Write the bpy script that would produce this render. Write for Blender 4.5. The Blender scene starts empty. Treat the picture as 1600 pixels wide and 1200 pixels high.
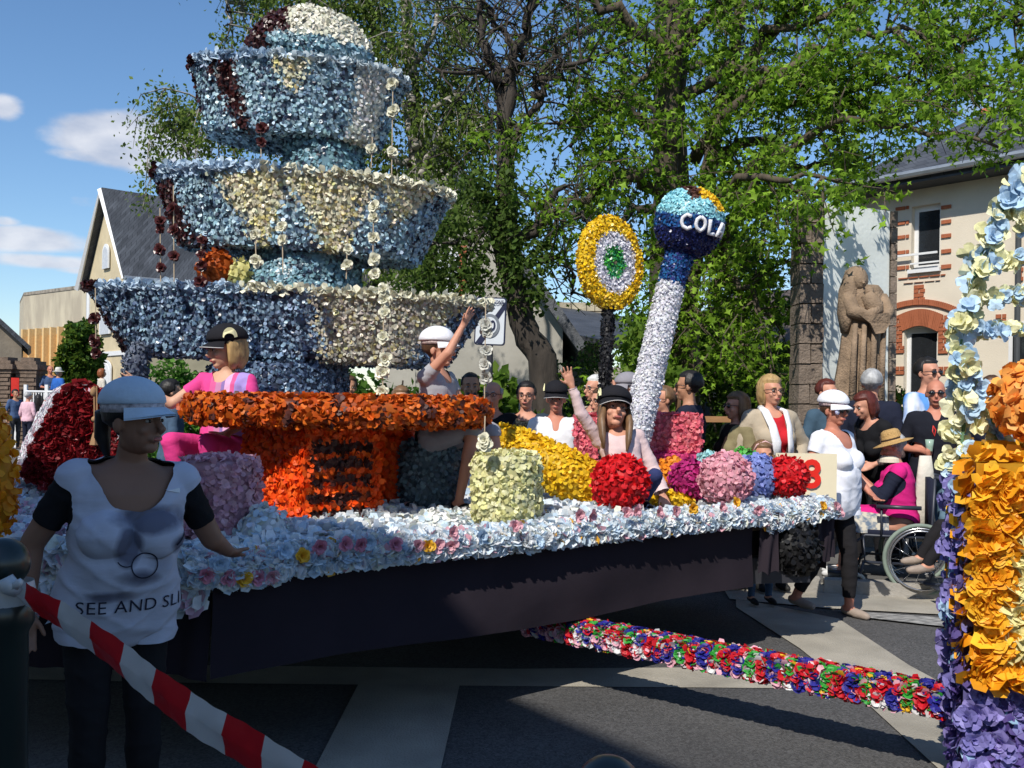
import bpy, math, random
import numpy as np
from mathutils import Vector, Matrix, Euler
random.seed(7); RNG = np.random.default_rng(7)
S = bpy.context.scene; COL = S.collection
PI = math.pi

# ------------------------------------------------------------------ camera, sky, sun
F = 1500.0; ROLL = math.radians(0.8); CZ = 1.55
cam_d = bpy.data.cameras.new('camera'); cam = bpy.data.objects.new('camera', cam_d); COL.objects.link(cam)
cam_d.sensor_width = 36; cam_d.lens = 36*F/1600; cam_d.shift_y = 25/1600; cam_d.clip_end = 3000; cam_d.clip_start = 0.05
_R = Vector((math.cos(ROLL), 0, math.sin(ROLL))); _U = Vector((-math.sin(ROLL), 0, math.cos(ROLL))); _B = Vector((0, -1, 0))
cam.matrix_world = Matrix(((_R.x, _U.x, _B.x, 0), (_R.y, _U.y, _B.y, 0), (_R.z, _U.z, _B.z, CZ), (0, 0, 0, 1)))
S.camera = cam
SUN_AZ, SUN_EL = math.radians(-25), math.radians(46)          # azimuth measured from the -Y axis, negative = from the left
SDIR = Vector((math.sin(SUN_AZ)*math.cos(SUN_EL), -math.cos(SUN_AZ)*math.cos(SUN_EL), math.sin(SUN_EL)))
sl = bpy.data.lights.new('sun', 'SUN'); so = bpy.data.objects.new('sun', sl); COL.objects.link(so)
sl.energy = 4.7; sl.angle = math.radians(0.5); sl.color = (1.0, 0.95, 0.86)
so.rotation_euler = SDIR.to_track_quat('Z', 'Y').to_euler()
S.view_settings.view_transform = 'Standard'; S.view_settings.look = 'None'; S.view_settings.gamma = 1
S.view_settings.use_curve_mapping = False; S.view_settings.exposure = 0.12
S.cycles.max_bounces = 6; S.cycles.transparent_max_bounces = 8

def at(px, py, Y):
    """point of the place that lies Y metres ahead of the viewpoint on the given line of sight"""
    u, v = (px-800)/F, (625-py)/F
    d = _R*u + _U*v + Vector((0, 1, 0))
    return Vector((0, 0, CZ)) + d*Y
def ground(px, py, z=0.0):
    d = at(px, py, 1) - Vector((0, 0, CZ))
    t = (z-CZ)/d.z
    return Vector((0, 0, CZ)) + d*t

W = bpy.data.worlds.new('World'); S.world = W; W.use_nodes = True
def build_world():
    nt = W.node_tree; nt.nodes.clear(); N = nt.nodes.new; L = nt.links.new
    sky = N('ShaderNodeTexSky'); sky.sky_type = 'NISHITA'; sky.sun_disc = False
    sky.sun_elevation = SUN_EL; sky.sun_rotation = math.atan2(SDIR.x, SDIR.y)
    sky.altitude = 0; sky.air_density = 1.0; sky.dust_density = 0.25; sky.ozone_density = 4.0
    tc = N('ShaderNodeTexCoord')
    def math_(op, a, b=None, clamp=False):
        m = N('ShaderNodeMath'); m.operation = op; m.use_clamp = clamp
        for i, x in enumerate((a, b)):
            if x is None: continue
            if isinstance(x, (int, float)): m.inputs[i].default_value = x
            else: L(x, m.inputs[i])
        return m.outputs[0]
    no = N('ShaderNodeTexNoise'); no.inputs['Scale'].default_value = 9; no.inputs['Detail'].default_value = 8; no.inputs['Roughness'].default_value = .58
    mp = N('ShaderNodeMapping'); mp.inputs['Scale'].default_value = (1, 1, 2.0); L(tc.outputs['Generated'], mp.inputs[0]); L(mp.outputs[0], no.inputs['Vector'])
    acc = 0.0
    blobs = [(215, 225, 125, 46, 1.0), (130, 243, 60, 16, .6), (5, 165, 30, 24, .6), (30, 375, 120, 24, .75), (75, 408, 100, 15, .7), (130, 315, 70, 18, .3),
             (130, 423, 60, 8, .5), (5, 345, 30, 12, .5), (1560, 150, 150, 55, .45), (1130, 470, 160, 40, .4), (1480, 20, 120, 30, .35), (700, 60, 120, 50, .3), (960, 60, 80, 60, .35),
             (2300, 350, 260, 60, .7), (-700, 300, 300, 60, .7), (-200, 420, 160, 30, .6), (1950, 120, 180, 70, .6)]
    for (px, py, rx, rz, st) in blobs:
        d = (at(px, py, 1)-Vector((0, 0, CZ))).normalized(); k = 1500*1.08
        s = N('ShaderNodeVectorMath'); s.operation = 'SUBTRACT'; L(tc.outputs['Generated'], s.inputs[0]); s.inputs[1].default_value = d
        m = N('ShaderNodeVectorMath'); m.operation = 'MULTIPLY'; L(s.outputs[0], m.inputs[0]); m.inputs[1].default_value = (k/rx, k/rx, k/rz)
        l = N('ShaderNodeVectorMath'); l.operation = 'LENGTH'; L(m.outputs[0], l.inputs[0])
        v = math_('MULTIPLY', math_('SUBTRACT', 1.35, l.outputs['Value'], True), st)
        acc = math_('MAXIMUM', acc, v)
    nz = math_('MULTIPLY', math_('SUBTRACT', no.outputs['Fac'], .5), 1.7)
    mask = math_('MULTIPLY', math_('ADD', math_('MULTIPLY', acc, 1.55), math_('SUBTRACT', nz, .42)), 1.9, True)
    sm = N('ShaderNodeMapRange'); sm.interpolation_type = 'SMOOTHSTEP'; L(mask, sm.inputs[0])
    # cloud body: bright tops, greyer where thick
    n2 = N('ShaderNodeTexNoise'); n2.inputs['Scale'].default_value = 20; n2.inputs['Detail'].default_value = 5; L(mp.outputs[0], n2.inputs['Vector'])
    cr = N('ShaderNodeValToRGB'); cr.color_ramp.elements[0].position = .3; cr.color_ramp.elements[0].color = (4.6, 5.2, 6.6, 1)
    cr.color_ramp.elements[1].position = .72; cr.color_ramp.elements[1].color = (8.6, 8.7, 9.2, 1); L(n2.outputs['Fac'], cr.inputs[0])
    mx = N('ShaderNodeMix'); mx.data_type = 'RGBA'; L(math_('MULTIPLY', sm.outputs[0], .88), mx.inputs[0]); hs_ = N('ShaderNodeHueSaturation'); hs_.inputs['Saturation'].default_value = 1.1; hs_.inputs['Value'].default_value = 1.42; L(sky.outputs[0], hs_.inputs['Color']); L(hs_.outputs[0], mx.inputs[6]); L(cr.outputs[0], mx.inputs[7])
    bg = N('ShaderNodeBackground'); bg.inputs['Strength'].default_value = 0.095; L(mx.outputs[2], bg.inputs[0])
    o = N('ShaderNodeOutputWorld'); L(bg.outputs[0], o.inputs[0])
build_world()

# ------------------------------------------------------------------ materials
MATS = {}
def mat(name, col=(0, 0, 0), rough=.7, var=.12, scale=8, bump=0.0, bscale=None, spec=.4, attr=False, trans=0, metal=0, col2=None, detail=6, stretch=None, coat=0, bdist=.02):
    if name in MATS: return MATS[name]
    m = bpy.data.materials.new(name); m.use_nodes = True; MATS[name] = m
    nt = m.node_tree; b = nt.nodes['Principled BSDF']; out = nt.nodes['Material Output']; N = nt.nodes.new; L = nt.links.new
    b.inputs['Roughness'].default_value = rough; b.inputs['Specular IOR Level'].default_value = spec; b.inputs['Metallic'].default_value = metal
    if coat: b.inputs['Coat Weight'].default_value = coat
    tc = N('ShaderNodeTexCoord'); vec = tc.outputs['Object']
    if stretch:
        mp = N('ShaderNodeMapping'); mp.inputs['Scale'].default_value = stretch; L(vec, mp.inputs[0]); vec = mp.outputs[0]
    no = N('ShaderNodeTexNoise'); no.inputs['Scale'].default_value = scale; no.inputs['Detail'].default_value = detail; L(vec, no.inputs['Vector'])
    if attr:
        a = N('ShaderNodeAttribute'); a.attribute_name = 'Col'; base = a.outputs['Color']
    else:
        r = N('ShaderNodeRGB'); r.outputs[0].default_value = (*col, 1); base = r.outputs[0]
    if col2:
        cr = N('ShaderNodeMapRange'); cr.inputs[1].default_value = .38; cr.inputs[2].default_value = .62; L(no.outputs['Fac'], cr.inputs[0])
        mx = N('ShaderNodeMix'); mx.data_type = 'RGBA'; L(cr.outputs[0], mx.inputs[0]); L(base, mx.inputs[6]); mx.inputs[7].default_value = (*col2, 1); fin = mx.outputs[2]
    else:
        h = N('ShaderNodeHueSaturation'); mr = N('ShaderNodeMapRange'); mr.inputs[1].default_value = .3; mr.inputs[2].default_value = .7
        mr.inputs[3].default_value = 1-var; mr.inputs[4].default_value = 1+var; L(no.outputs['Fac'], mr.inputs[0]); L(mr.outputs[0], h.inputs['Value']); L(base, h.inputs['Color']); fin = h.outputs[0]
    L(fin, b.inputs['Base Color'])
    if bump:
        n2 = N('ShaderNodeTexNoise'); n2.inputs['Scale'].default_value = bscale or scale*6; n2.inputs['Detail'].default_value = 5; L(vec, n2.inputs['Vector'])
        bp = N('ShaderNodeBump'); bp.inputs['Strength'].default_value = min(1, bump); bp.inputs['Distance'].default_value = bdist; L(n2.outputs['Fac'], bp.inputs['Height']); L(bp.outputs[0], b.inputs['Normal'])
    if trans:
        t = N('ShaderNodeBsdfTranslucent'); L(fin, t.inputs[0]); ms = N('ShaderNodeMixShader'); ms.inputs[0].default_value = trans
        L(b.outputs[0], ms.inputs[1]); L(t.outputs[0], ms.inputs[2]); L(ms.outputs[0], out.inputs[0])
    return m
PETAL = mat('paper_petal', (1, 1, 1), rough=.5, var=.1, scale=40, attr=True, trans=.22, spec=.3)
SHINY = mat('glossy_petal', (1, 1, 1), rough=.33, var=.12, scale=40, attr=True, trans=.12, spec=.5)
LEAF = mat('leaf', (1, 1, 1), rough=.5, var=.2, scale=3, attr=True, trans=.55, spec=.12)
BARK = mat('bark', (.085, .066, .046), rough=.9, var=.4, scale=9, bump=.9, bscale=26, stretch=(1, 1, .25))
BARKD = mat('dark_bark', (.05, .04, .032), rough=.9, var=.4, scale=9, bump=.9, bscale=26, stretch=(1, 1, .25))

# ------------------------------------------------------------------ geometry helpers: everything is (V, F)
def arr(V): return np.asarray(V, dtype=float).reshape(-1, 3)
def join(*gs):
    Vs, Fs, o = [], [], 0
    for V, Fc in gs:
        Vs.append(arr(V)); Fs += [tuple(i+o for i in f) for f in Fc]; o += len(V)
    return np.concatenate(Vs), Fs
def box(c, s, rz=0, bev=0):
    x, y, z = (k/2 for k in s)
    V = arr([(-x, -y, -z), (x, -y, -z), (x, y, -z), (-x, y, -z), (-x, -y, z), (x, -y, z), (x, y, z), (-x, y, z)])
    ca, sa = math.cos(rz), math.sin(rz)
    V = np.stack([V[:, 0]*ca-V[:, 1]*sa, V[:, 0]*sa+V[:, 1]*ca, V[:, 2]], 1) + arr([c])
    return V, [(0, 3, 2, 1), (4, 5, 6, 7), (0, 1, 5, 4), (1, 2, 6, 5), (2, 3, 7, 6), (3, 0, 4, 7)]
def lathe(prof, n=32, c=(0, 0, 0), cap=True, noise=0):
    V, Fc = [], []
    for r, z in prof:
        for i in range(n):
            a = 2*PI*i/n; V.append((r*math.cos(a), r*math.sin(a), z))
    for j in range(len(prof)-1):
        for i in range(n):
            k = (i+1) % n; Fc.append((j*n+i, j*n+k, (j+1)*n+k, (j+1)*n+i))
    if cap:
        if prof[0][0] > 1e-4: Fc.append(tuple(range(n-1, -1, -1)))
        if prof[-1][0] > 1e-4: Fc.append(tuple((len(prof)-1)*n+i for i in range(n)))
    V = arr(V)
    if noise: V = V*(1+RNG.normal(0, noise, (len(V), 1)))
    return V+arr([c]), Fc
def ell(c, r, n=16, m=10, rot=None):
    V = [(0, 0, -1)]
    for j in range(1, m):
        t = -PI/2+PI*j/m
        for i in range(n):
            a = 2*PI*i/n; V.append((math.cos(t)*math.cos(a), math.cos(t)*math.sin(a), math.sin(t)))
    V.append((0, 0, 1)); Fc = []
    for i in range(n): Fc.append((0, 1+(i+1) % n, 1+i))
    for j in range(m-2):
        for i in range(n):
            a = 1+j*n; k = (i+1) % n; Fc.append((a+i, a+k, a+n+k, a+n+i))
    e = len(V)-1
    for i in range(n): Fc.append((e, 1+(m-2)*n+i, 1+(m-2)*n+(i+1) % n))
    V = arr(V)*arr([r])
    if rot is not None: V = V @ np.array(rot.to_3x3()).T
    return V+arr([c]), Fc
def _frame(d):
    d = d/(np.linalg.norm(d)+1e-9); a = np.array([0, 0, 1.]) if abs(d[2]) < .9 else np.array([0, 1., 0])
    u = np.cross(a, d); u /= np.linalg.norm(u); return d, u, np.cross(d, u)
def tube(pts, rad, n=8, sq=1.0, cap=True, ref=None):
    """tube through pts; rad may be numbers or (ru, rv) pairs"""
    pts = arr(pts); k = len(pts)
    if isinstance(rad, (int, float)): rad = [rad]*k
    V, Fc = [], []; pu = None if ref is None else np.array(ref, float)
    for j in range(k):
        d = pts[min(j+1, k-1)]-pts[max(j-1, 0)]; d, u, v = _frame(d)
        if pu is not None:
            u = pu-d*np.dot(pu, d)
            u = u/(np.linalg.norm(u)+1e-9); v = np.cross(d, u)
        pu = u
        ru, rv = rad[j] if isinstance(rad[j], (tuple, list)) else (rad[j], rad[j])
        for i in range(n):
            a = 2*PI*i/n; V.append(pts[j]+u*ru*math.cos(a)+v*rv*math.sin(a))
    for j in range(k-1):
        for i in range(n):
            q = (i+1) % n; Fc.append((j*n+i, j*n+q, (j+1)*n+q, (j+1)*n+i))
    if cap: Fc.append(tuple(range(n-1, -1, -1))); Fc.append(tuple((k-1)*n+i for i in range(n)))
    return arr(V), Fc
def caps(p, q, rp, rq, n=10):
    """closed tapered capsule"""
    p, q = np.array(p, float), np.array(q, float); d = q-p; L = np.linalg.norm(d)+1e-9; d = d/L
    P, R = [], []
    for t in (-.98, -.8, -.45, 0): P.append(p+d*rp*t); R.append(rp*math.sqrt(1-t*t))
    for t in (0, .45, .8, .98): P.append(q+d*rq*t); R.append(rq*math.sqrt(1-t*t))
    return tube(P, R, n)
def prism(poly, z0, z1):
    n = len(poly); V = [(p[0], p[1], z0) for p in poly]+[(p[0], p[1], z1) for p in poly]
    ar = sum(poly[i][0]*poly[(i+1) % n][1]-poly[(i+1) % n][0]*poly[i][1] for i in range(n))
    Fc = [(i, (i+1) % n, n+(i+1) % n, n+i) for i in range(n)]+[tuple(range(n-1, -1, -1)), tuple(range(n, 2*n))]
    if ar < 0: Fc = [tuple(reversed(f)) for f in Fc]
    return arr(V), Fc
def slab(pts, th):
    """planar polygon of 3-D points given thickness th along minus its normal"""
    P = arr(pts); n = np.cross(P[1]-P[0], P[2]-P[0]); n /= np.linalg.norm(n); k = len(P)
    V = np.concatenate([P, P-n*th]); Fc = [tuple(range(k)), tuple(range(2*k-1, k-1, -1))]+[(i, k+i, k+(i+1) % k, (i+1) % k) for i in range(k)]
    return V, Fc
def subdiv(poly_quad, nu, nv):
    a, b, c, d = (np.array(p, float) for p in poly_quad); V = []; Fc = []
    for j in range(nv+1):
        for i in range(nu+1):
            u, v = i/nu, j/nv; V.append((a*(1-u)+b*u)*(1-v)+(d*(1-u)+c*u)*v)
    for j in range(nv):
        for i in range(nu): k = j*(nu+1)+i; Fc.append((k, k+1, k+nu+2, k+nu+1))
    return arr(V), Fc
def rotm(V, M, c=(0, 0, 0)):
    c = arr([c]); return (arr(V)-c) @ np.array(M.to_3x3()).T + c

def wloc(o):
    v = Vector((0, 0, 0))
    while o is not None: v += o.location; o = o.parent
    return v
def raw_mesh(name, V, Fc, m, smooth=False, col=None, fm=None):
    me = bpy.data.meshes.new(name)
    V = np.ascontiguousarray(arr(V), dtype=np.float32)
    if isinstance(Fc, np.ndarray):
        k = Fc.shape[1]; me.vertices.add(len(V)); me.vertices.foreach_set('co', V.ravel()); me.loops.add(Fc.size); me.polygons.add(len(Fc))
        me.loops.foreach_set('vertex_index', Fc.ravel().astype(np.int32)); me.polygons.foreach_set('loop_start', np.arange(0, Fc.size, k, dtype=np.int32))
        me.polygons.foreach_set('loop_total', np.full(len(Fc), k, dtype=np.int32)); me.update(calc_edges=True)
    else: me.from_pydata(V.tolist(), [], Fc)
    for x in (m if isinstance(m, (list, tuple)) else [m]): me.materials.append(x)
    if fm is not None: me.polygons.foreach_set('material_index', np.asarray(fm, dtype=np.int32))
    if smooth: me.polygons.foreach_set('use_smooth', np.ones(len(me.polygons), dtype=bool))
    if col is not None:
        a = me.color_attributes.new('Col', 'FLOAT_COLOR', 'POINT'); c = np.ones((len(V), 4), dtype=np.float32); c[:, :3] = col; a.data.foreach_set('color', c.ravel())
    me.update(); return me
def mk(name, G, m, parent=None, smooth=False, col=None, fm=None, local=False, kind=None):
    V, Fc = G; V = arr(V)
    if parent is not None and not local: V = V-arr([tuple(wloc(parent))])
    o = bpy.data.objects.new(name, raw_mesh(name, V, Fc, m, smooth, col, fm)); COL.objects.link(o)
    if parent is not None: o.parent = parent
    if kind: o['kind'] = kind
    return o
def inst(name, me, loc, parent=None, rot=(0, 0, 0), scale=(1, 1, 1)):
    o = bpy.data.objects.new(name, me); COL.objects.link(o); o.location = Vector(loc)-(wloc(parent) if parent is not None else Vector((0, 0, 0)))
    o.rotation_euler = rot; o.scale = scale
    if parent is not None: o.parent = parent
    return o
def thing(name, label, cat, loc=(0, 0, 0), group=None, rz=0):
    o = bpy.data.objects.new(name, None); o.empty_display_size = .2; COL.objects.link(o); o.location = loc; o.rotation_euler = (0, 0, rz)
    o['label'] = label; o['category'] = cat
    if group: o['group'] = group
    return o
def tag(o, label, cat, group=None):
    o['label'] = label; o['category'] = cat
    if group: o['group'] = group
    return o
def struct(name, G, m, smooth=False, fm=None):
    o = mk(name, G, m, smooth=smooth, fm=fm); o['kind'] = 'structure'; return o

# ------------------------------------------------------------------ petals
def tris(G):
    V, Fc = G; T = []
    for f in Fc:
        for i in range(1, len(f)-1): T.append((f[0], f[i], f[i+1]))
    return arr(V), np.array(T)
def sample(G, n):
    V, T = tris(G); A, B, C = V[T[:, 0]], V[T[:, 1]], V[T[:, 2]]; cr = np.cross(B-A, C-A); ar = np.linalg.norm(cr, axis=1)
    k = RNG.choice(len(T), n, p=ar/ar.sum()); u, v = RNG.random(n), RNG.random(n); s = u+v > 1; u[s] = 1-u[s]; v[s] = 1-v[s]
    P = A[k]+(B[k]-A[k])*u[:, None]+(C[k]-A[k])*v[:, None]; return P, cr[k]/(ar[k][:, None]+1e-12)
def area(G):
    V, T = tris(G); return .5*np.linalg.norm(np.cross(V[T[:, 1]]-V[T[:, 0]], V[T[:, 2]]-V[T[:, 0]]), axis=1).sum()
def unit(v): return v/(np.linalg.norm(v, axis=1, keepdims=True)+1e-9)
def petals(P, Nn, size, phi=(20, 70), wid=.95, down=0.0, lift=0.0, curl=.35):
    """bent petals (2 quads each) standing out of the surface at points P"""
    n = len(P); r = unit(RNG.normal(size=(n, 3))); t = unit(r-Nn*np.sum(r*Nn, 1, keepdims=True))
    if down: t = unit(t+np.array([0, 0, -down])); t = unit(t-Nn*np.sum(t*Nn, 1, keepdims=True))
    ph = np.radians(RNG.uniform(phi[0], phi[1], n))[:, None]; d = t*np.sin(ph)+Nn*np.cos(ph); w = unit(np.cross(d, Nn)); q = np.cross(w, d)
    s = size*RNG.uniform(.7, 1.3, n)[:, None]; cu = s*RNG.uniform(-curl, curl*1.3, n)[:, None]; ww = s*wid*.5
    cup = s*RNG.uniform(-.05, .22, n)[:, None]; b = P+Nn*lift-d*s*.18
    mid = b+d*s*.6; tip = b+d*s*1.02+q*cu
    V = np.stack([b-w*ww*.45, b+w*ww*.45, mid+w*ww+q*cup, mid-w*ww*RNG.uniform(.8, 1.1, n)[:, None]+q*cup*RNG.uniform(.2, 1.3, n)[:, None], tip+w*ww*.55, tip-w*ww*.6+q*cup*.5], 1).reshape(-1, 3)
    i = np.arange(n)[:, None]*6; Fq = np.concatenate([i+np.array([[0, 1, 2, 3]]), i+np.array([[3, 2, 4, 5]])], 1).reshape(-1, 4)
    return V, Fq
def flowery(name, G, size, colf, parent, dens=1.0, phi=(20, 72), jit=.12, material=None, base=None, down=.0, wid=.95, base_dark=.75, curl=.35, smooth=False, sz=.60):
    """a solid covered in paper petals: the solid is one mesh, its petals a second one below it"""
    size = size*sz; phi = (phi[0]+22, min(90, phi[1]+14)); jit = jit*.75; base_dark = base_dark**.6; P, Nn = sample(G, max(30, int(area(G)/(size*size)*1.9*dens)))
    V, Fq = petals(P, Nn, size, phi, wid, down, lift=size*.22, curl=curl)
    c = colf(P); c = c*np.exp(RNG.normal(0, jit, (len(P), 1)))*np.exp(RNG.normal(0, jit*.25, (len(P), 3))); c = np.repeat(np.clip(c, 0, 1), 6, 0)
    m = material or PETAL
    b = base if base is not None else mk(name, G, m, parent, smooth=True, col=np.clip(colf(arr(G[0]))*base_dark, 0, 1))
    p = mk('petals', (V, Fq), m, b, col=c, smooth=smooth); p['kind'] = 'stuff'
    return b
def const(c): return lambda P: np.tile(np.array(c, float), (len(P), 1))
def choice_col(cols, w=None):
    cols = np.array(cols, float); w = None if w is None else np.array(w)/sum(w)
    return lambda P: cols[RNG.choice(len(cols), len(P), p=w)]
def blossom_mesh(name, r, c, layers=((5, 1.0, 62), (5, .8, 38), (4, .5, 15)), m=None, seed=0):
    """a whole paper flower facing +Z"""
    rg = np.random.default_rng(seed); Vs, Fs, o = [], [], 0; Cs = []
    for (k, s, ang) in layers:
        for i in range(k):
            a = 2*PI*(i+rg.random()*.5)/k; ph = math.radians(ang+rg.uniform(-10, 10)); L = r*s*rg.uniform(.85, 1.15)
            d = np.array([math.cos(a)*math.sin(ph), math.sin(a)*math.sin(ph), math.cos(ph)]); w = np.array([-math.sin(a), math.cos(a), 0]); q = np.cross(w, d)
            hw = L*.5
            pts = [(.0, -.2, 0), (.0, .2, 0), (.4, .85, .1), (.4, -.85, .1), (.4, 0, -.06), (.8, 1.0, .02+rg.uniform(-.1, .15)), (.8, -1.0, .02+rg.uniform(-.1, .15)), (.8, 0, -.12), (1.0, .45, -.1), (1.03, 0, -.2), (1.0, -.5, -.08)]
            V = [d*L*x+w*hw*y+q*L*z*-1 for x, y, z in pts]
            Fc = [(0, 1, 4), (1, 2, 4), (0, 4, 3), (4, 2, 5, 7), (3, 4, 7, 6), (7, 5, 8, 9), (6, 7, 9, 10)]
            Vs += V; Fs += [tuple(j+o for j in f) for f in Fc]; o += len(V); cc = np.array(c)*rg.uniform(.85, 1.1); Cs += [cc]*len(V)
    return raw_mesh(name, Vs, Fs, m or PETAL, False, np.clip(np.array(Cs), 0, 1))
def aim(n, roll=None):
    q = Vector(n).to_track_quat('Z', 'Y'); e = (q @ Euler((0, 0, random.uniform(0, 6.28) if roll is None else roll)).to_quaternion()).to_euler(); return e
def text_mesh(body, size, extrude=.002, spacing=1.0, shear=0, bold=False):
    cu = bpy.data.curves.new('lettering', 'FONT'); cu.body = body; cu.size = size; cu.extrude = extrude; cu.align_x = 'CENTER'; cu.align_y = 'CENTER'; cu.space_character = spacing; cu.shear = shear
    if bold: cu.offset = size*.025
    cu.resolution_u = 3
    o = bpy.data.objects.new('lettering', cu); COL.objects.link(o); dg = bpy.context.evaluated_depsgraph_get(); me = bpy.data.meshes.new_from_object(o.evaluated_get(dg))
    bpy.data.objects.remove(o); V = np.array([v.co[:] for v in me.vertices]); Fc = [tuple(p.vertices) for p in me.polygons]; return V, Fc
def on_plane(G, o, u, v):
    """lay flat x,y geometry on the plane through o with axes u, v"""
    V = arr(G[0]); u, v = np.array(u, float), np.array(v, float); n = np.cross(u, v)
    return V[:, :1]*u+V[:, 1:2]*v+V[:, 2:3]*n+arr([tuple(o)]), G[1]
# ================================================================== SETTING
def mat_asphalt():
    m = mat('asphalt', (.088, .086, .086), rough=.88, var=.28, scale=.9, bump=.8, bscale=130)
    nt = m.node_tree; b = nt.nodes['Principled BSDF']; N = nt.nodes.new; L = nt.links.new
    src = b.inputs['Base Color'].links[0].from_socket; tc = N('ShaderNodeTexCoord'); v = N('ShaderNodeTexVoronoi'); v.inputs['Scale'].default_value = 95; L(tc.outputs['Object'], v.inputs['Vector'])
    mr = N('ShaderNodeMapRange'); mr.inputs[3].default_value = .55; mr.inputs[4].default_value = 1.5; L(v.outputs['Color'], mr.inputs[0])
    h = N('ShaderNodeHueSaturation'); L(src, h.inputs['Color']); L(mr.outputs[0], h.inputs['Value']); L(h.outputs[0], b.inputs['Base Color']); return m
ASPH = mat_asphalt()
PALE = mat('pale_paving', (.36, .33, .275), rough=.9, var=.22, scale=2.5, bump=.6, bscale=110)
KERB = mat('kerb_stone', (.30, .28, .25), rough=.9, var=.2, scale=5, bump=.5)
WALK = mat('pavement', (.12, .115, .11), rough=.9, var=.2, scale=2, bump=.5, bscale=120)
struct('road', subdiv([(-400, -60, 0), (400, -60, 0), (400, 900, 0), (-400, 900, 0)], 4, 4), ASPH)
def band(pix, z=.004, name='road_marking', m=None):
    P = [tuple(ground(x, y))[:2]+(z,) for x, y in pix]
    n = sum(P[i][0]*P[(i+1) % len(P)][1]-P[(i+1) % len(P)][0]*P[i][1] for i in range(len(P)))
    f = tuple(range(len(P))) if n > 0 else tuple(range(len(P)-1, -1, -1))
    return struct(name, (P, [f]), m or PALE)
g1 = [ground(-60, 1025), ground(0, 1028)]
band([(-200, 1024), (300, 1040), (800, 1046), (1420, 1041), (1470, 1078), (800, 1073), (300, 1068), (-200, 1057)], name='pale_paving_strip')
band([(1150, 936), (1310, 968), (1420, 1041), (1620, 1150), (1700, 1290), (1560, 1290), (1345, 1092), (1250, 1015), (1150, 950)], .008, 'pale_paving_strip')
band([(560, 1072), (718, 1074), (690, 1200), (670, 1300), (440, 1300), (494, 1200)], .012, 'pale_paving_strip')
band([(1128, 918), (1700, 950), (1700, 975), (1300, 953), (1140, 938)], .012, 'pale_paving_strip')
WORN = mat('worn_white_paint', (.42, .41, .39), rough=.9, scale=14, col2=(.12, .12, .12), bump=.4, bscale=90, stretch=(1, 6, 1))
band([(1303, 956), (1700, 985), (1700, 1008), (1360, 969)], .016, 'worn_paint_stripe', WORN)
# far pavement with its kerb, 0.12 m up, running from lower left to right
k0, k1 = ground(1128, 920), ground(1500, 941); kd = (k1-k0).normalized(); kn = Vector((-kd.y, kd.x, 0))
a = k0-kd*1.2; b = k1+kd*30
struct('pavement', prism([(a+kn*.16)[:2], (b+kn*.16)[:2], (b+kn*7)[:2], (a+kn*7)[:2]], -.02, .10), WALK)
kg = bpy.data.meshes.new('kerb_stone')
KG = box((0, 0, .05), (.97, .14, .13)); km = raw_mesh('kerb_stone', KG[0], KG[1], KERB)
kr = struct('kerb', box(tuple((a+b)/2+kn*.08-Vector((0, 0, .04)))[:2]+(.02,), ((b-a).length, .13, .1), math.atan2(kd.y, kd.x)), KERB)
for i in range(14):
    p = a+kd*(i+.5)+kn*.08; inst('kerb_stone', km, (p.x, p.y, .006), kr, (0, 0, math.atan2(kd.y, kd.x)))
struct('pavement_left', prism([(-40, 17.5), (-9.2, 17.5), (-3, 15), (4, 13), (4, 34), (-40, 40)], -.02, .05), WALK)
struct('lawn', prism([(-7, 13), (12, 11.6), (20, 14.5), (20, 60), (-14, 60), (-12, 30)], -.02, .08), mat('grass_ground', (.05, .09, .025), rough=.95, var=.4, scale=3, bump=.8, bscale=60))

# ---------------------------------------------------------------- buildings
SLATE = mat('slate', (.055, .06, .07), rough=.6, var=.3, scale=2.5, bump=.5, bscale=30)
def slate_mat(name, col, sc):
    m = mat(name, col, rough=.62, var=.25, scale=1.4); nt = m.node_tree; b = nt.nodes['Principled BSDF']; N = nt.nodes.new; L = nt.links.new
    tc = N('ShaderNodeTexCoord'); br = N('ShaderNodeTexBrick'); br.inputs['Scale'].default_value = sc; br.inputs['Mortar Size'].default_value = .012
    br.inputs['Color1'].default_value = (1.25, 1.25, 1.25, 1); br.inputs['Color2'].default_value = (.7, .7, .7, 1); br.inputs['Mortar'].default_value = (.3, .3, .3, 1)
    mp = N('ShaderNodeMapping'); mp.inputs['Rotation'].default_value = (math.radians(55), 0, .5); L(tc.outputs['Object'], mp.inputs[0]); L(mp.outputs[0], br.inputs['Vector'])
    src = b.inputs['Base Color'].links[0].from_socket; mx = N('ShaderNodeMix'); mx.data_type = 'RGBA'; mx.blend_type = 'MULTIPLY'; mx.inputs[0].default_value = 1; L(src, mx.inputs[6]); L(br.outputs['Color'], mx.inputs[7]); L(mx.outputs[2], b.inputs['Base Color'])
    return m
SLATE2 = slate_mat('slate_rows', (.07, .075, .085), 2.6)
CREAM = mat('cream_render', (.55, .46, .30), rough=.9, var=.12, scale=1.5, bump=.3, bscale=40)
BUFF = mat('buff_render', (.68, .60, .48), rough=.9, var=.08, scale=1.5, bump=.3, bscale=60)
STAIN = mat('stained_concrete', (.52, .46, .34), rough=.9, scale=1.6, col2=(.38, .33, .25), stretch=(1, 1, .3), bump=.2)
WHITE = mat('white_paint', (.72, .72, .72), rough=.5, var=.04)
GLASS = mat('window_glass', (.02, .022, .025), rough=.08, var=.1, spec=.8)
OCHRE = mat('ochre_panel', (.62, .36, .13), rough=.8, var=.08)
BRICKM = mat('red_brick', (.36, .11, .05), rough=.9, var=.22, scale=7, bump=.5)
GRIME = mat('old_brick', (.16, .115, .085), rough=.95, var=.35, scale=10, bump=.8)

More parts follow.
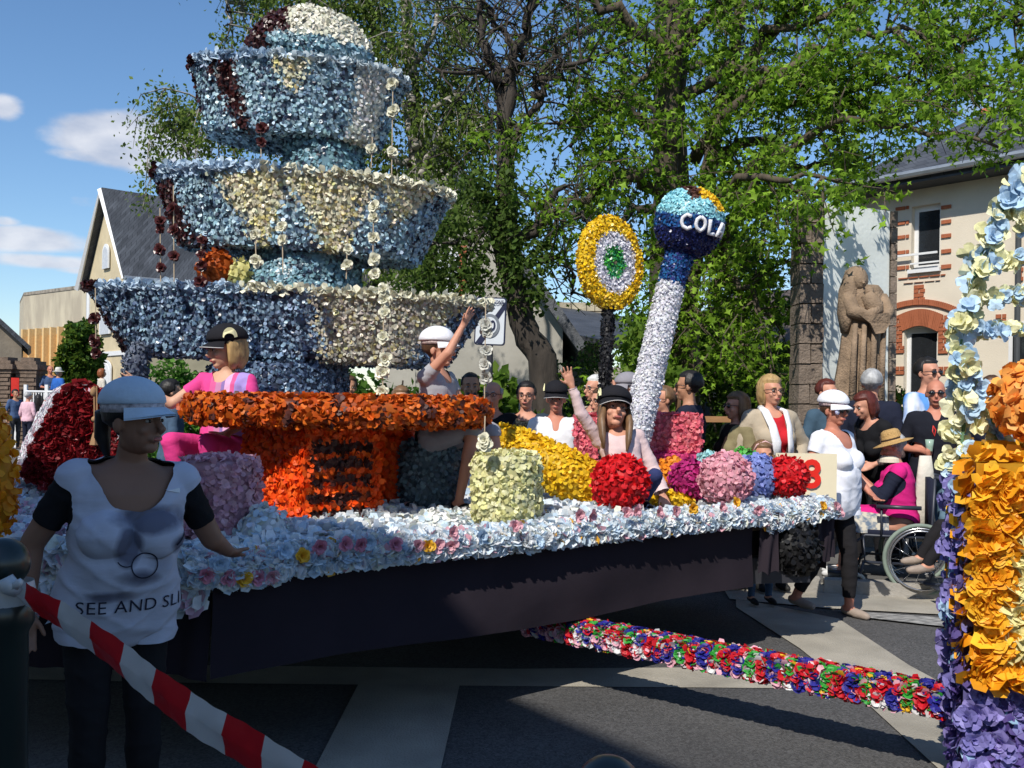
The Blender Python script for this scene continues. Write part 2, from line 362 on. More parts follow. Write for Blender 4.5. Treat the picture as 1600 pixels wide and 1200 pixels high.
def lerp(a, b, t): return Vector(a)*(1-t)+Vector(b)*t
def wall_box(p, q, z0, z1, th, s0, s1, out=.0):
    """a box standing on the wall line p->q between fractions s0 and s1, front face 'out' proud of the line"""
    p, q = Vector((p[0], p[1], 0)), Vector((q[0], q[1], 0)); d = (q-p).normalized(); n = Vector((d.y, -d.x, 0))
    a, b = lerp(p, q, s0), lerp(p, q, s1); c = (a+b)/2+n*(out-th/2)
    return box((c.x, c.y, (z0+z1)/2), ((b-a).length, th, z1-z0), math.atan2(d.y, d.x))

# gabled house far left
def gabled():
    F1, F2 = at(135, 600, 46), at(199, 600, 42); F1.z = F2.z = 0
    d = (F2-F1).normalized(); n = Vector((-d.y, d.x, 0)); n = n if n.x > 0 else -n
    L = 6.0; F3, F4 = F2+n*L, F1+n*L; ze, zr = 6.8, 10.75; mid = (F1+F2)/2
    t = thing('gabled_house', 'cream gabled house with steep slate roof and white arched door behind the railing', 'house', tuple(mid))
    V = [(*F1[:2], 0), (*F2[:2], 0), (*F2[:2], ze), (*mid[:2], zr), (*F1[:2], ze), (*F4[:2], 0), (*F3[:2], 0), (*F3[:2], ze), (*(mid+n*L)[:2], zr), (*F4[:2], ze)]
    mk('wall', (V, [(0, 1, 2, 3, 4), (1, 6, 7, 2), (6, 5, 9, 8, 7), (5, 0, 4, 9)]), CREAM, t)
    up = Vector((0, 0, 1)); r0, r1 = mid-n*.35+up*(zr+.12), mid+n*(L+.3)+up*(zr+.12)
    e0, e1 = F2-n*.35+up*(ze-.25)+d*.35, F3+n*.3+up*(ze-.25)+d*.35
    w0, w1 = F1-n*.35+up*(ze-.25)-d*.35, F4+n*.3+up*(ze-.25)-d*.35
    rf = mk('roof', join(slab([r0, e0, e1, r1], -.16), slab([r0, r1, w1, w0], -.16)), SLATE2, t)
    mk('verge_board', join(tube([w0-n*.03, r0-n*.03], (.13, .05), 4), tube([r0-n*.03, e0-n*.03], (.13, .05), 4)), WHITE, rf)
    mk('gutter', tube([e0+d*.1+up*.02, e1+d*.1+up*.02], .13, 8), mat('zinc', (.3, .33, .36), rough=.4, metal=.5), rf)
    mk('trim', join(wall_box(F1, F2, 3.3, 3.5, .1, 0, 1, .06), wall_box(F1, F2, 0, ze, .12, .93, 1.0, .05), wall_box(F1, F2, 0, ze-.1, .12, 0, .07, .05)), WHITE, t)
    for (s, z0, z1, w) in ((.5, 0, 3.0, .13), (.5, 4.3, 6.3, .1), (.5, 7.3, 8.3, .06)):
        P = []
        for k in range(13):
            a = PI*k/12; P.append((s-w*math.cos(a), z1-.4+.4*math.sin(a)+.0))
        prof = [(s-w, z0)]+P+[(s+w, z0)]
        nn = Vector((d.y, -d.x, 0)); nn = nn if nn.dot(n) < 0 else -nn
        def poly(pr, out, grow=1.0):
            return [tuple(lerp(F1, F2, s+(x-s)*grow)+nn*out+up*(z if z > z0 else z0)) for x, z in pr]
        g = mk('door' if z0 == 0 else 'window', slab(poly([(x, z+.14) if z > z0 else (x, z) for x, z in prof], .06, 1.3), .05), WHITE, t)
        mk('pane' if z0 else 'door_panel', slab(poly(prof, .1), .03), WHITE if z0 == 0 else mat('pale_shutter', (.5, .52, .55), rough=.5), g)
gabled()
def modern():
    p, q = at(35, 600, 55), at(133, 600, 50.5); p.z = q.z = 0; q = Vector(q); d = (q-p).normalized(); n = Vector((q.x*1.25, q.y, 0)).normalized()
    t = thing('flat_roofed_hall', 'cream flat-roofed hall with a row of ochre vertical fins', 'building', tuple((p+q)/2))
    zt = 7.25; Z = lambda z: 1.55+(z-1.55)*1.27
    mk('wall', prism([tuple(p)[:2], tuple(q)[:2], tuple(q+n*6)[:2], tuple(p+n*6)[:2]], 0, zt), STAIN, t)
    mk('parapet', prism([tuple(p-n*.1)[:2], tuple(q-n*.1)[:2], tuple(q+n*6)[:2], tuple(p+n*6)[:2]], zt-.12, zt+.06), mat('dirty_coping', (.25, .22, .18), rough=.9, var=.4, scale=4), t)
    for i in range(8):
        s = .07+i*.118
        w = mk('window', wall_box(p, q, Z(.9), Z(4.1), .1, s+.012, s+.105, .01), OCHRE, t)
        mk('pane', wall_box(p, q, Z(1.9), Z(4.0), .06, s+.075, s+.1, .03), WHITE, w)
        mk('fin', wall_box(p, q, Z(.7), Z(4.4), .34, s-.012, s+.012, .30), mat('ochre_fin', (.66, .44, .2), rough=.8), t)
    mk('ledge', wall_box(p, q, Z(1.95), Z(2.08), .2, .02, .99, .14), STAIN, t)
    q2 = q+d*.05
    mk('shade_strip', prism([tuple(q2)[:2], tuple(q2+d*.45)[:2], tuple(q2+d*.45+n*5)[:2], tuple(q2+n*5)[:2]], 0, zt-.05), mat('shaded_side_grey', (.25, .23, .2), rough=.95, var=.4, scale=4), t)  # grey strip for the hall's shaded right side, shade put into its colour
modern()
def farleft():
    t = thing('old_stone_house', 'old brown house with dark slate roof at the edge of view beside the flat hall', 'house', tuple(at(-40, 640, 34))[:2]+(0,))
    c = at(33, 600, 34); g = at(-20, 600, 31)
    A, B = Vector((c.x, c.y, 0)), Vector((c.x-6, c.y-3.0, 0)); n = Vector((3, -6, 0)).normalized()*-1
    d = (B-A).normalized(); n = Vector((d.y, -d.x, 0)); n = n if n.y > 0 else -n
    ze = 3.4; m = mat('brown_render', (.24, .2, .15), rough=.95, var=.2, scale=2, bump=.4); up = Vector((0, 0, 1)); C, D = B+n*6, A+n*6; mid = (A+B)/2
    V = [A, B, B+up*ze, mid+up*6.6, A+up*ze, D, C, C+up*ze, mid+n*6+up*6.6, D+up*ze]
    mk('wall', ([tuple(v) for v in V], [(0, 4, 3, 2, 1), (0, 5, 9, 4), (5, 6, 7, 8, 9), (1, 2, 7, 6)]), m, t)
    mk('roof', join(slab([mid-n*.3+up*6.75, A-n*.3-d*.3+up*3.2, D-d*.3+up*3.2, mid+n*6+up*6.75], .15), slab([mid-n*.3+up*6.75, mid+n*6+up*6.75, C+d*.3+up*3.2, B-n*.3+d*.3+up*3.2], .15)), SLATE2, t)
farleft()
# brick gate pillars
for i, (px, lab) in enumerate(((4, 'old brick wall pier with stepped cap cut by the edge of view'), (47, 'old brick gate pier with stepped cap beside the white railing'))):
    b = at(px, 640, 27); t = thing('gate_pier', lab, 'pier', (b.x, b.y, 0), 'old brick gate piers')
    w = .62 if i else .9
    mk('shaft', box((b.x, b.y, 1.05), (w*.9, w*.9, 2.1)), GRIME, t)
    mk('cap', join(box((b.x, b.y, 2.16), (w*1.05, w*1.05, .12)), box((b.x, b.y, 2.28), (w*1.2, w*1.2, .14)), box((b.x, b.y, 2.4), (w*.95, w*.95, .1)), box((b.x, b.y, 2.5), (w*.6, w*.6, .1))), GRIME, t)
    bm = raw_mesh('brick', *box((0, 0, 0), (w*.46, .05, .085)), m=GRIME)
    for r in range(18):
        for k in range(2): inst('brick', bm, (b.x+(k-.5)*w*.44+(.03 if r % 2 else -.03), b.y-w*.45-.012, .08+r*.115), t, (0, 0, random.uniform(-.02, .02)))
b = at(25, 640, 27.4)
bw = mk('low_brick_wall', box((b.x, b.y, .7), (.6, .3, 1.4)), GRIME); tag(bw, 'low old brick wall between the two gate piers', 'wall')
b = at(24, 590, 26.4); t = thing('red_notice_board', 'red board leaning in the gap between the brick piers', 'sign', (b.x, b.y, 0))
mk('board', box((b.x, b.y, 1.72), (.2, .05, .5), .2), mat('red_plastic', (.6, .03, .02), rough=.4), t); mk('post', box((b.x, b.y+.05, .8), (.05, .05, 1.6)), WHITE, t)
# terrace and railing
A, B = at(40, 640, 25.5), at(215, 640, 23.5); A.z = B.z = 0
struct('terrace', prism([(A.x, A.y), (B.x, B.y), (B.x+2, B.y+9), (A.x+1, A.y+9)], 0, .62), WALK)
t = thing('white_railing', 'white metal railing with thin upright pickets at the terrace edge', 'railing', (A.x, A.y, .62))
u = (B-A).normalized(); nR = 40; pm = raw_mesh('picket', *box((0, 0, .0), (.025, .02, .92)), m=WHITE)
mk('rail', join(tube([A+Vector((0, 0, 1.6)), B+Vector((0, 0, 1.6))], .03, 6), tube([A+Vector((0, 0, .72)), B+Vector((0, 0, .72))], .025, 6)), WHITE, t)
for i in range(nR+1):
    p = lerp(A, B, i/nR)
    if i % 8 == 0: mk('post', box((p.x, p.y, 1.2), (.08, .08, 1.16)), WHITE, t)
    else: inst('picket', pm, (p.x, p.y, 1.16), t)

# house behind the birch, middle
def midhouse():
    A, B = at(590, 620, 21), at(878, 620, 19.5); A.z = B.z = 0; d = (B-A).normalized(); n = Vector((B.x*.9, B.y, 0)).normalized(); up = Vector((0, 0, 1))
    t = thing('grey_gabled_house', 'grey rendered gabled house with white slatted shutters half hidden by the trees', 'house', tuple(A))
    zr, ze = 7.2, 3.1; s = .30; mid = lerp(A, B, s); LZ = 4.2
    V = [A, B, B+up*ze, mid+up*zr, A+up*LZ, A+n*7, B+n*7, B+n*7+up*ze, mid+n*7+up*zr, A+n*7+up*LZ]
    mk('wall', ([tuple(v) for v in V], [(0, 1, 2, 3, 4), (1, 6, 7, 2), (6, 5, 9, 8, 7), (5, 0, 4, 9)]), mat('grey_render', (.34, .32, .28), rough=.9, var=.15, scale=1.2, bump=.3), t)
    e = d*.5+up*-.45
    mk('roof', join(slab([mid-n*.4+up*(zr+.15), B-n*.4+e+up*ze, B+n*7+e+up*ze, mid+n*7+up*(zr+.15)], .2), slab([mid-n*.4+up*(zr+.15), mid+n*7+up*(zr+.15), A+n*7-d*.5+up*(LZ-.3), A-n*.4-d*.5+up*(LZ-.3)], .2)), SLATE, t)
    s0, s1 = .33, .455
    w = mk('window', wall_box(A, B, 3.6, 4.75, .08, s0, s1, .05), WHITE, t)
    sm = raw_mesh('slat', *box((0, 0, 0), ((B-A).length*(s1-s0)*.9, .03, .05)), m=mat('shutter_white', (.62, .65, .68), rough=.5))
    for k in range(14):
        p = lerp(A, B, (s0+s1)/2)-n*.06; inst('slat', sm, (p.x, p.y, 3.68+k*.078), w, (.5, 0, math.atan2(d.y, d.x)))
    bm = raw_mesh('brick', *box((0, 0, 0), (.16, .06, .065)), m=BRICKM)
    for k in range(16):
        p = lerp(A, B, s1+.018)-n*.02; inst('brick', bm, (p.x, p.y, 3.62+k*.076), t, (0, 0, math.atan2(d.y, d.x)))
midhouse()
# stone block building and low roofs
t = thing('stone_outbuilding', 'pale stone block outbuilding beyond the leaning tree', 'building', tuple(at(905, 620, 25))[:2]+(0,))
b = at(906, 620, 25); mk('wall', box((b.x, b.y+1, 2.05), (1.3, 2, 4.1)), mat('stone_dark', (.24, .21, .16), rough=.95, var=.2), t)
SB = mat('pale_stone', (.42, .37, .27), rough=.95, var=.25, scale=4, bump=.6)
for r in range(17):
    x = -.65
    while x < .6:
        w = min(random.uniform(.16, .42), .65-x); z = .16+r*.24
        if w > .08: mk('stone', box((b.x+x+w/2, b.y-.02-random.uniform(0, .02), z), (w-.018, .06, .215)), SB, t)
        x += w
t = thing('low_slate_roofed_shed', 'low shed with a dark sloping slate roof behind the hedge', 'shed', tuple(at(960, 620, 22))[:2]+(0,))
a, b = at(868, 516, 21), at(1060, 556, 20.5)
mk('roof', slab([a, b, b+Vector((.6, 4, 1.0)), a+Vector((.3, 4, .9))], .12), SLATE, t)
mk('wall', prism([(a.x+.2, a.y+.3), (b.x-.1, b.y+.3), (b.x, b.y+3.6), (a.x+.3, a.y+3.6)], 0, 2.3), mat('grey_render'), t)
def darkshed():
    A, B = at(1035, 620, 17), at(1262, 620, 15.5); A.z = B.z = 0; d = (B-A).normalized(); n = Vector((-d.y, d.x, 0)); up = Vector((0, 0, 1))
    t = thing('dark_timber_shed', 'dark timber shed with a shallow slate roof behind the spectators', 'shed', tuple(A))
    DW = mat('dark_timber', (.035, .04, .05), rough=.8, var=.35, scale=6, bump=.4, stretch=(1, 1, .2))
    mk('wall', prism([tuple(A)[:2], tuple(B)[:2], tuple(B+n*4)[:2], tuple(A+n*4)[:2]], 0, 2.45), DW, t)
    L = (B-A).length; k = int(L/.16); pm = raw_mesh('plank', *box((0, 0, 0), (.145, .03, 2.4)), m=DW)
    for i in range(k):
        p = lerp(A, B, (i+.5)/k)-n*.018; inst('plank', pm, (p.x, p.y, 1.2), t, (0, 0, math.atan2(d.y, d.x)))
    mk('roof', slab([A-n*.4-d*.3+up*2.4, B-n*.4+d*.3+up*2.4, B+n*4+d*.3+up*3.9, A+n*4-d*.3+up*3.9], .14), mat('brown_roof', (.09, .07, .06), rough=.8, var=.3, scale=5, bump=.5), t)
darkshed()

# monument: rough stone pillar, white panel, statue
def monument():
    Y = 10.6; k = Y/F; pl = at(1247, 640, Y); pr = at(1282, 640, Y); zt = at(1266, 318, Y).z
    PST = mat('brown_granite', (.185, .145, .115), rough=.95, var=.3, scale=9, bump=.9, bscale=40)
    t = thing('stone_pillar', 'tall pillar of rough brown granite blocks beside the white panel', 'pillar', ((pl.x+pr.x)/2, Y, 0))
    w = pr.x-pl.x+.02; cx = (pl.x+pr.x)/2; top_dx = -.02
    mk('core', box((cx, Y+.17, zt/2), (w-.04, .3, zt-.02)), mat('mortar', (.2, .17, .14), rough=.95), t)
    n = 17; h = zt/n
    for i in range(n):
        sp = [(0, 1)] if i % 2 == 0 else [(0, .48), (.48, 1)]
        for a, b in sp:
            G = box((cx-w/2+w*(a+b)/2, Y+.15+random.uniform(-.012, .012), h*(i+.5)), (w*(b-a)-.008, .36, h-.014)); V = G[0]+RNG.normal(0, .004, G[0].shape)
            mk('stone_block', (V, G[1]), PST, t)
    a0, a1 = at(1284, 600, Y), at(1387, 600, Y+.5)
    p = thing('white_panel_wall', 'smooth whitewashed upright slab behind the statue', 'wall', ((a0.x+a1.x)/2, Y, 0))
    zl, zr = at(1286, 316, Y).z, at(1388, 330, Y+.5).z
    PW = mat('whitewash', (.70, .73, .70), rough=.85, var=.12, scale=1.6, bump=.2, bscale=20)
    V = [(a0.x, a0.y, 0), (a1.x, a1.y, 0), (a1.x, a1.y, zr), (a0.x, a0.y, zl), (a0.x+.02, a0.y+.25, 0), (a1.x+.02, a1.y+.25, 0), (a1.x+.02, a1.y+.25, zr), (a0.x+.02, a0.y+.25, zl)]
    mk('slab', (V, [(0, 1, 2, 3), (5, 4, 7, 6), (1, 5, 6, 2), (4, 0, 3, 7), (3, 2, 6, 7), (0, 4, 5, 1)]), PW, p)
    ee = thing('granite_edge_column', 'narrow granite edging column on the right of the white panel', 'pillar', (a1.x+.04, a1.y, 0))
    for i in range(20): mk('stone_block', box((a1.x+.045, a1.y+.12, zr*(i+.5)/20), (.07, .3, zr/20-.01)), PST, ee)
    # statue
    Ys = 10.05; c = at(1342, 625, Ys); sc = Ys/F
    st = thing('stone_statue', 'weathered sandstone statue of a robed mother holding a child', 'statue', (c.x, Ys, 0))
    ST = mat('sandstone', (.25, .175, .115), rough=.95, var=.32, scale=8, bump=.8, bscale=45)
    def P(px, py, dy=0): q = at(px, py, Ys); return (q.x, Ys+dy, q.z)
    zb = 0
    # robe: stacked outline rings from photographed widths
    rows = [(700, 1296, 1384), (640, 1300, 1382), (600, 1304, 1380), (560, 1311, 1379), (530, 1315, 1378), (505, 1318, 1379), (490, 1318, 1381), (470, 1318, 1382), (455, 1320, 1379), (446, 1325, 1372)]
    R = []; 
    bz = ground
    P0 = at(1340, 700, Ys)
    allr = [(None, 1292, 1386)]+rows
    rings = []
    for (py, xl, xr) in rows:
        a, b = at(xl, py, Ys), at(xr, py, Ys); rings.append(((a.x+b.x)/2, (a.z+b.z)/2, (b.x-a.x)/2))
    rings = [(rings[0][0], 0.3, rings[0][2]*1.03)]+rings
    V, Fc = [], []; n = 48
    for j, (cx_, z, r) in enumerate(rings):
        for i in range(n):
            a = 2*PI*i/n; fold = 1+(.045*math.sin(a*9+z*1.5)+.03*math.sin(a*17+1))*(1 if j < 7 else .3)
            V.append((cx_+r*math.cos(a)*fold, Ys+r*.62*math.sin(a)*fold, z))
    for j in range(len(rings)-1):
        for i in range(n): q = (i+1) % n; Fc.append((j*n+i, j*n+q, (j+1)*n+q, (j+1)*n+i))
    Fc.append(tuple((len(rings)-1)*n+i for i in range(n)))
    parts = [(arr(V), Fc)]
    hd = np.array(P(1337, 436)); s = sc
    parts.append(ell(P(1338, 438, .02), (19*s, 18*s, 23*s))); parts.append(tube([P(1334, 425, .02), P(1326, 455, .0), P(1321, 490, -.02), P(1318, 520, -.04)], [(12*s, 14*s), (15*s, 18*s), (13*s, 18*s), (6*s, 10*s)], 12))                   # veil
    parts.append(ell(P(1339, 441, -.06), (11.5*s, 13*s, 15*s)))                # face
    parts.append(ell(P(1330, 462, .03), (14*s, 16*s, 26*s)))                   # veil fall
    parts.append(ell(P(1364, 470, -.0), (14*s, 18*s, 22*s)))
    parts.append(tube([P(1322, 462, -.05), P(1326, 488, -.13), P(1345, 497, -.2), P(1362, 485, -.19)], [11*s, 12*s, 10*s, 8*s], 10))   # arm round the child
    parts.append(tube([P(1376, 465, -.02), P(1380, 488, -.12), P(1368, 505, -.19), P(1350, 508, -.2)], [10*s, 11*s, 10*s, 7*s], 10))
    parts.append(tube([P(1347, 462, -.12), P(1358, 480, -.15), P(1362, 500, -.14)], [10*s, 14*s, 11*s], 10))     # child body
    for x0 in (1326, 1340, 1356, 1370): parts.append(tube([P(x0, 508, -.2), P(x0-4, 560, -.22), P(x0-8, 640, -.24)], [4*s, 5*s, 6*s], 6))
    mk('figure', join(*parts), ST, st, smooth=True)
    mk('child_head', ell(P(1352, 458, -.10), (8*s, 9*s, 10*s)), ST, st, smooth=True)
    mk('nose', tube([P(1340, 440, -.145), P(1341, 446, -.165)], [.008, .014], 6), ST, st)
    mk('shawl_corner', slab([P(1330, 497, -.24), P(1345, 509, -.25), P(1352, 525, -.26), P(1366, 523, -.25), P(1378, 508, -.2), P(1376, 492, -.2), P(1352, 495, -.26)], .03), ST, st)
    mk('plinth', box((c.x, Ys, .15), (.8, .5, .34)), PST, st)
monument()

# house on the right
def righthouse():
    A, B = at(1330, 620, 19.4), at(1760, 620, 15.6); A.z = B.z = 0; d = (B-A).normalized(); nb = Vector((-d.y, d.x, 0)); up = Vector((0, 0, 1)); nf = -nb; L = (B-A).length; rz = math.atan2(d.y, d.x)
    t = thing('rendered_house', 'buff rendered house with red brick window surrounds and slate roof', 'house', tuple(lerp(A, B, .5)))
    def S(px, py):                     # a spot on the facade: fraction along it and height
        r = at(px, py, 1)-Vector((0, 0, CZ)); o = Vector((0, 0, CZ)); k = (A-o).dot(nb)/r.dot(nb); p = o+r*k; return (p-A).dot(d)/L, p.z
    ze = S(1480, 270)[1]
    holes = []
    for (x0, x1, y0, y1) in ((1424, 1469, 320, 420), (1412, 1464, 512, 640)):
        s0, _ = S(x0, (y0+y1)/2); s1, _ = S(x1, (y0+y1)/2); _, z1 = S((x0+x1)/2, y0); _, z0 = S((x0+x1)/2, y1); holes.append((s0, s1, z0, z1))
    # wall built round its openings
    cuts = sorted({0, 1, *[h[0] for h in holes], *[h[1] for h in holes]}); pieces = []
    for a, b in zip(cuts, cuts[1:]):
        zz = [0]; hs = sorted([h for h in holes if h[0] <= a+1e-6 and h[1] >= b-1e-6], key=lambda h: h[2]); z = 0
        for h in hs: pieces.append(wall_box(A, B, z, h[2], .3, a, b)); z = h[3]
        pieces.append(wall_box(A, B, z, ze, .3, a, b))
    mk('wall', join(*pieces), BUFF, t)
    mk('side_wall', prism([tuple(A+nb*.3)[:2], tuple(B+nb*.3)[:2], tuple(B+nb*7)[:2], tuple(A+nb*7)[:2]], 0, ze-.02), BUFF, t)
    CUR = mat('dark_interior', (.03, .022, .02), rough=.9)
    for i, (s0, s1, z0, z1) in enumerate(holes):
        w = mk('window', join(wall_box(A, B, z0, z1, .05, s0, s0+.05/L*1.6, -.12), wall_box(A, B, z0, z1, .05, s1-.05/L*1.4, s1, -.12), wall_box(A, B, z1-.1, z1, .05, s0+.08/L, s1-.07/L, -.121), wall_box(A, B, z0, z0+.09, .05, s0+.08/L, s1-.07/L, -.121)), WHITE, t)
        mk('pane', wall_box(A, B, z0+.09, z1-.1, .01, s0+.08/L, s1-.07/L, -.14), GLASS, w)
        mk('sill', wall_box(A, B, z0-.07, z0, .22, s0-.03/L, s1+.03/L, .08), WHITE, w)
        if i == 0:
            mk('guard_rail', join(wall_box(A, B, z0+.26, z0+.3, .03, s0-.25/L, s1, .12), wall_box(A, B, z0+.1, z0+.13, .03, s0, s1, .05)), WHITE, w)
            mk('curtain', wall_box(A, B, z0+.5, z1-.15, .02, s0+.2/L, s1-.2/L, -.17), mat('grey_net', (.2, .17, .18), rough=.9), w)
    # quoins
    BR = [raw_mesh('brick', *box((0, 0, 0), (w, .05, .062)), m=BRICKM) for w in (.2, .11)]
    def brick_rect(x0, x1, y0, y1, mode=0):
        s0, zb = S(x0, y1); s1, zt = S(x1, y0); Wd = (s1-s0)*L; nr = max(1, round((zt-zb)/.075)); 
        for r in range(nr):
            z = zb+(zt-zb)*(r+.5)/nr; x = 0 if r % 2 == 0 else -.1
            while x < Wd-.02:
                e0 = max(x, 0); e1 = min(x+.2, Wd)
                if e1-e0 > .04:
                    p = lerp(A, B, s0+(e0+e1)/2/L)+nf*(.0+random.uniform(0, .008)); o = inst('brick', BR[0], (p.x, p.y, z), t, (0, 0, rz), ((e1-e0-.012)/.2, 1, (zt-zb)/nr/.075))
                x += .21
    for y in (325, 348, 370, 394, 418): brick_rect(1400, 1421, y-4, y+5); brick_rect(1471, 1487, y-6, y+3)
    brick_rect(1404, 1478, 428, 437); brick_rect(1412, 1470, 438, 443); brick_rect(1428, 1446, 444, 478)
    brick_rect(1388, 1411, 492, 542); brick_rect(1466, 1484, 492, 542); brick_rect(1382, 1413, 540, 553); brick_rect(1466, 1498, 540, 553)
    brick_rect(1382, 1413, 572, 586); brick_rect(1466, 1497, 572, 586); brick_rect(1382, 1413, 616, 630)
    brick_rect(1556, 1573, 490, 520); brick_rect(1588, 1600, 410, 440)
    # flat arch with hood above the lower window
    for k in range(24):
        f = (k+.5)/24; x = 1408+f*62; y = 505-9*math.sin(PI*f); s, z = S(x, y); p = lerp(A, B, s)+nf*.012; inst('brick', BR[1], (p.x, p.y, z), t, (0, (f-.5)*.6, rz), (.38, 1, 5.2))
    for k in range(36):
        f = (k+.5)/36; x = 1384+f*112; y = 486-14*math.sin(PI*f)**.8; s, z = S(x, y); p = lerp(A, B, s)+nf*.02; inst('brick', BR[1], (p.x, p.y, z), t, (0, (f-.5)*.5, rz), (.42, 1, 1.7))
    up6 = up*(ze)
    e0, e1 = A-d*.3+nf*.55+up*(ze-.05), B+d*.5+nf*.55+up*(ze-.05); rdg = 3.6; r0, r1 = A+d*1.0+nb*3.4+up*(ze+2.0), B+nb*3.4+up*(ze+2.0)
    rf = mk('roof', join(slab([e0, e1, r1, r0], .14), slab([r1, B+nb*7.3+up*(ze-.1), A+nb*7.3-d*.3+up*(ze-.1), r0], .14), slab([e0, r0, A+nb*7.3-d*.3+up*(ze-.1)], .14)), SLATE2, t)
    mk('gutter', tube([e0+nf*.05, e1+nf*.05], .07, 8), mat('zinc'), rf); mk('soffit', join(slab([e0-up*.16, A-d*.3+up*(ze-.22), B+up*(ze-.22), e1-up*.16], .04)), mat('dark_soffit', (.06, .065, .07), rough=.8), rf)
    c = lerp(r0, r1, .06); mk('ridge_tile', tube([lerp(r0, r1, 0), lerp(r0, r1, .05)], .1, 6), BRICKM, rf)
    s, _ = S(1592, 500); p = lerp(A, B, s)+nf*.06; mk('downpipe', tube([(p.x, p.y, 0), (p.x, p.y, ze-.2)], .05, 8), mat('dark_soffit'), t)
    s0, z0 = S(1575, 620); s1, z1 = S(1640, 500); w = mk('window', wall_box(A, B, z0, z1, .06, s0, s1, .01), WHITE, t); mk('pane', wall_box(A, B, z0+.1, z1-.1, .02, s0+.08/L, s1-.08/L, .03), GLASS, w)
righthouse()

# unseen house behind the viewpoint, outline shaped to throw shade over the float's near end
def shadehouse():
    Hh = 10.0; kx, ky = SDIR.x/SDIR.z, SDIR.y/SDIR.z
    cx, cy = -.18+Hh*kx, 5.29+Hh*ky
    fp = [(cx, cy), (cx+.6*12, cy-.8*12), (cx+.6*12-12, cy-.8*12-9), (cx-.79*12-12, cy+.61*12-9), (cx-.79*12, cy+.61*12)]
    t = thing('shade_caster_house', 'unseen house behind the viewpoint, shaped to shade the near end of the float', 'house', (cx, cy, 0))
    mk('wall', prism(fp, 0, Hh-.3), BUFF, t); mk('roof', prism([(x, y) for x, y in fp], Hh-.3, Hh), SLATE, t)
    for k in range(3):
        for j in range(2):
            a = Vector((fp[0][0], fp[0][1], 0)); b = Vector((fp[1][0], fp[1][1], 0)); w = mk('window', wall_box(b, a, 1+j*4, 3+j*4, .06, .12+.3*k, .24+.3*k, .03), WHITE, t); mk('pane', wall_box(b, a, 1.1+j*4, 2.9+j*4, .02, .13+.3*k, .23+.3*k, .04), GLASS, w)
shadehouse()
# ================================================================== VEGETATION
def leaves(P, size, cols, kind='oval', droop=.3, up=.35):
    """leaf blades at points P"""
    n = len(P); d = unit(RNG.normal(size=(n, 3))+np.array([0, -.1, -droop])); nn = unit(RNG.normal(size=(n, 3))*.8+np.array([-.1, -.35, up*2])); w = unit(np.cross(d, nn)); q = np.cross(w, d)
    s = size*RNG.uniform(.6, 1.35, n)[:, None]; c = np.array(cols, float)[RNG.choice(len(cols), n)]*np.exp(RNG.normal(0, .22, (n, 1)))
    if kind == 'oval':
        V = np.stack([P, P+d*s*.5+w*s*.32+q*s*.08, P+d*s, P+d*s*.5-w*s*.32+q*s*.08], 1).reshape(-1, 3); i = np.arange(n)[:, None]*4
        Fq = np.concatenate([i+np.array([[0, 1, 2]]), i+np.array([[0, 2, 3]])], 1).reshape(-1, 3); return V, Fq, np.repeat(np.clip(c, 0, 1), 4, 0)
    # lobed: three pointed lobes
    z = q*s*.1
    V = np.stack([P, P+d*s*.35+w*s*.22, P+d*s*.55+w*s*.62-z, P+d*s*.62+w*s*.16+z, P+d*s*1.05-z, P+d*s*.62-w*s*.16+z, P+d*s*.55-w*s*.62-z, P+d*s*.35-w*s*.22], 1).reshape(-1, 3); i = np.arange(n)[:, None]*8
    Fq = np.concatenate([i+np.array([[0, 1, 3]]), i+np.array([[1, 2, 3]]), i+np.array([[0, 3, 5]]), i+np.array([[3, 4, 5]]), i+np.array([[0, 5, 7]]), i+np.array([[5, 6, 7]])], 1).reshape(-1, 3)
    return V, Fq, np.repeat(np.clip(c, 0, 1), 8, 0)
def smoothpath(pts, n=4):
    pts = [Vector(p) for p in pts]; out = []
    for i in range(len(pts)-1):
        p0, p1, p2, p3 = pts[max(i-1, 0)], pts[i], pts[i+1], pts[min(i+2, len(pts)-1)]
        for k in range(n):
            t = k/n; out.append(.5*((2*p1)+(p2-p0)*t+(2*p0-5*p1+4*p2-p3)*t*t+(3*p1-p0-3*p2+p3)*t**3))
    out.append(pts[-1]); return out
def limb(pts, r0, r1, n=8, seg=4, wob=.02):
    P = smoothpath(pts, seg); k = len(P); P = [p+Vector(RNG.normal(0, wob, 3)) if 0 < i < k-1 else p for i, p in enumerate(P)]
    return tube([tuple(p) for p in P], [r0+(r1-r0)*(i/(k-1))**.8 for i in range(k)], n), P
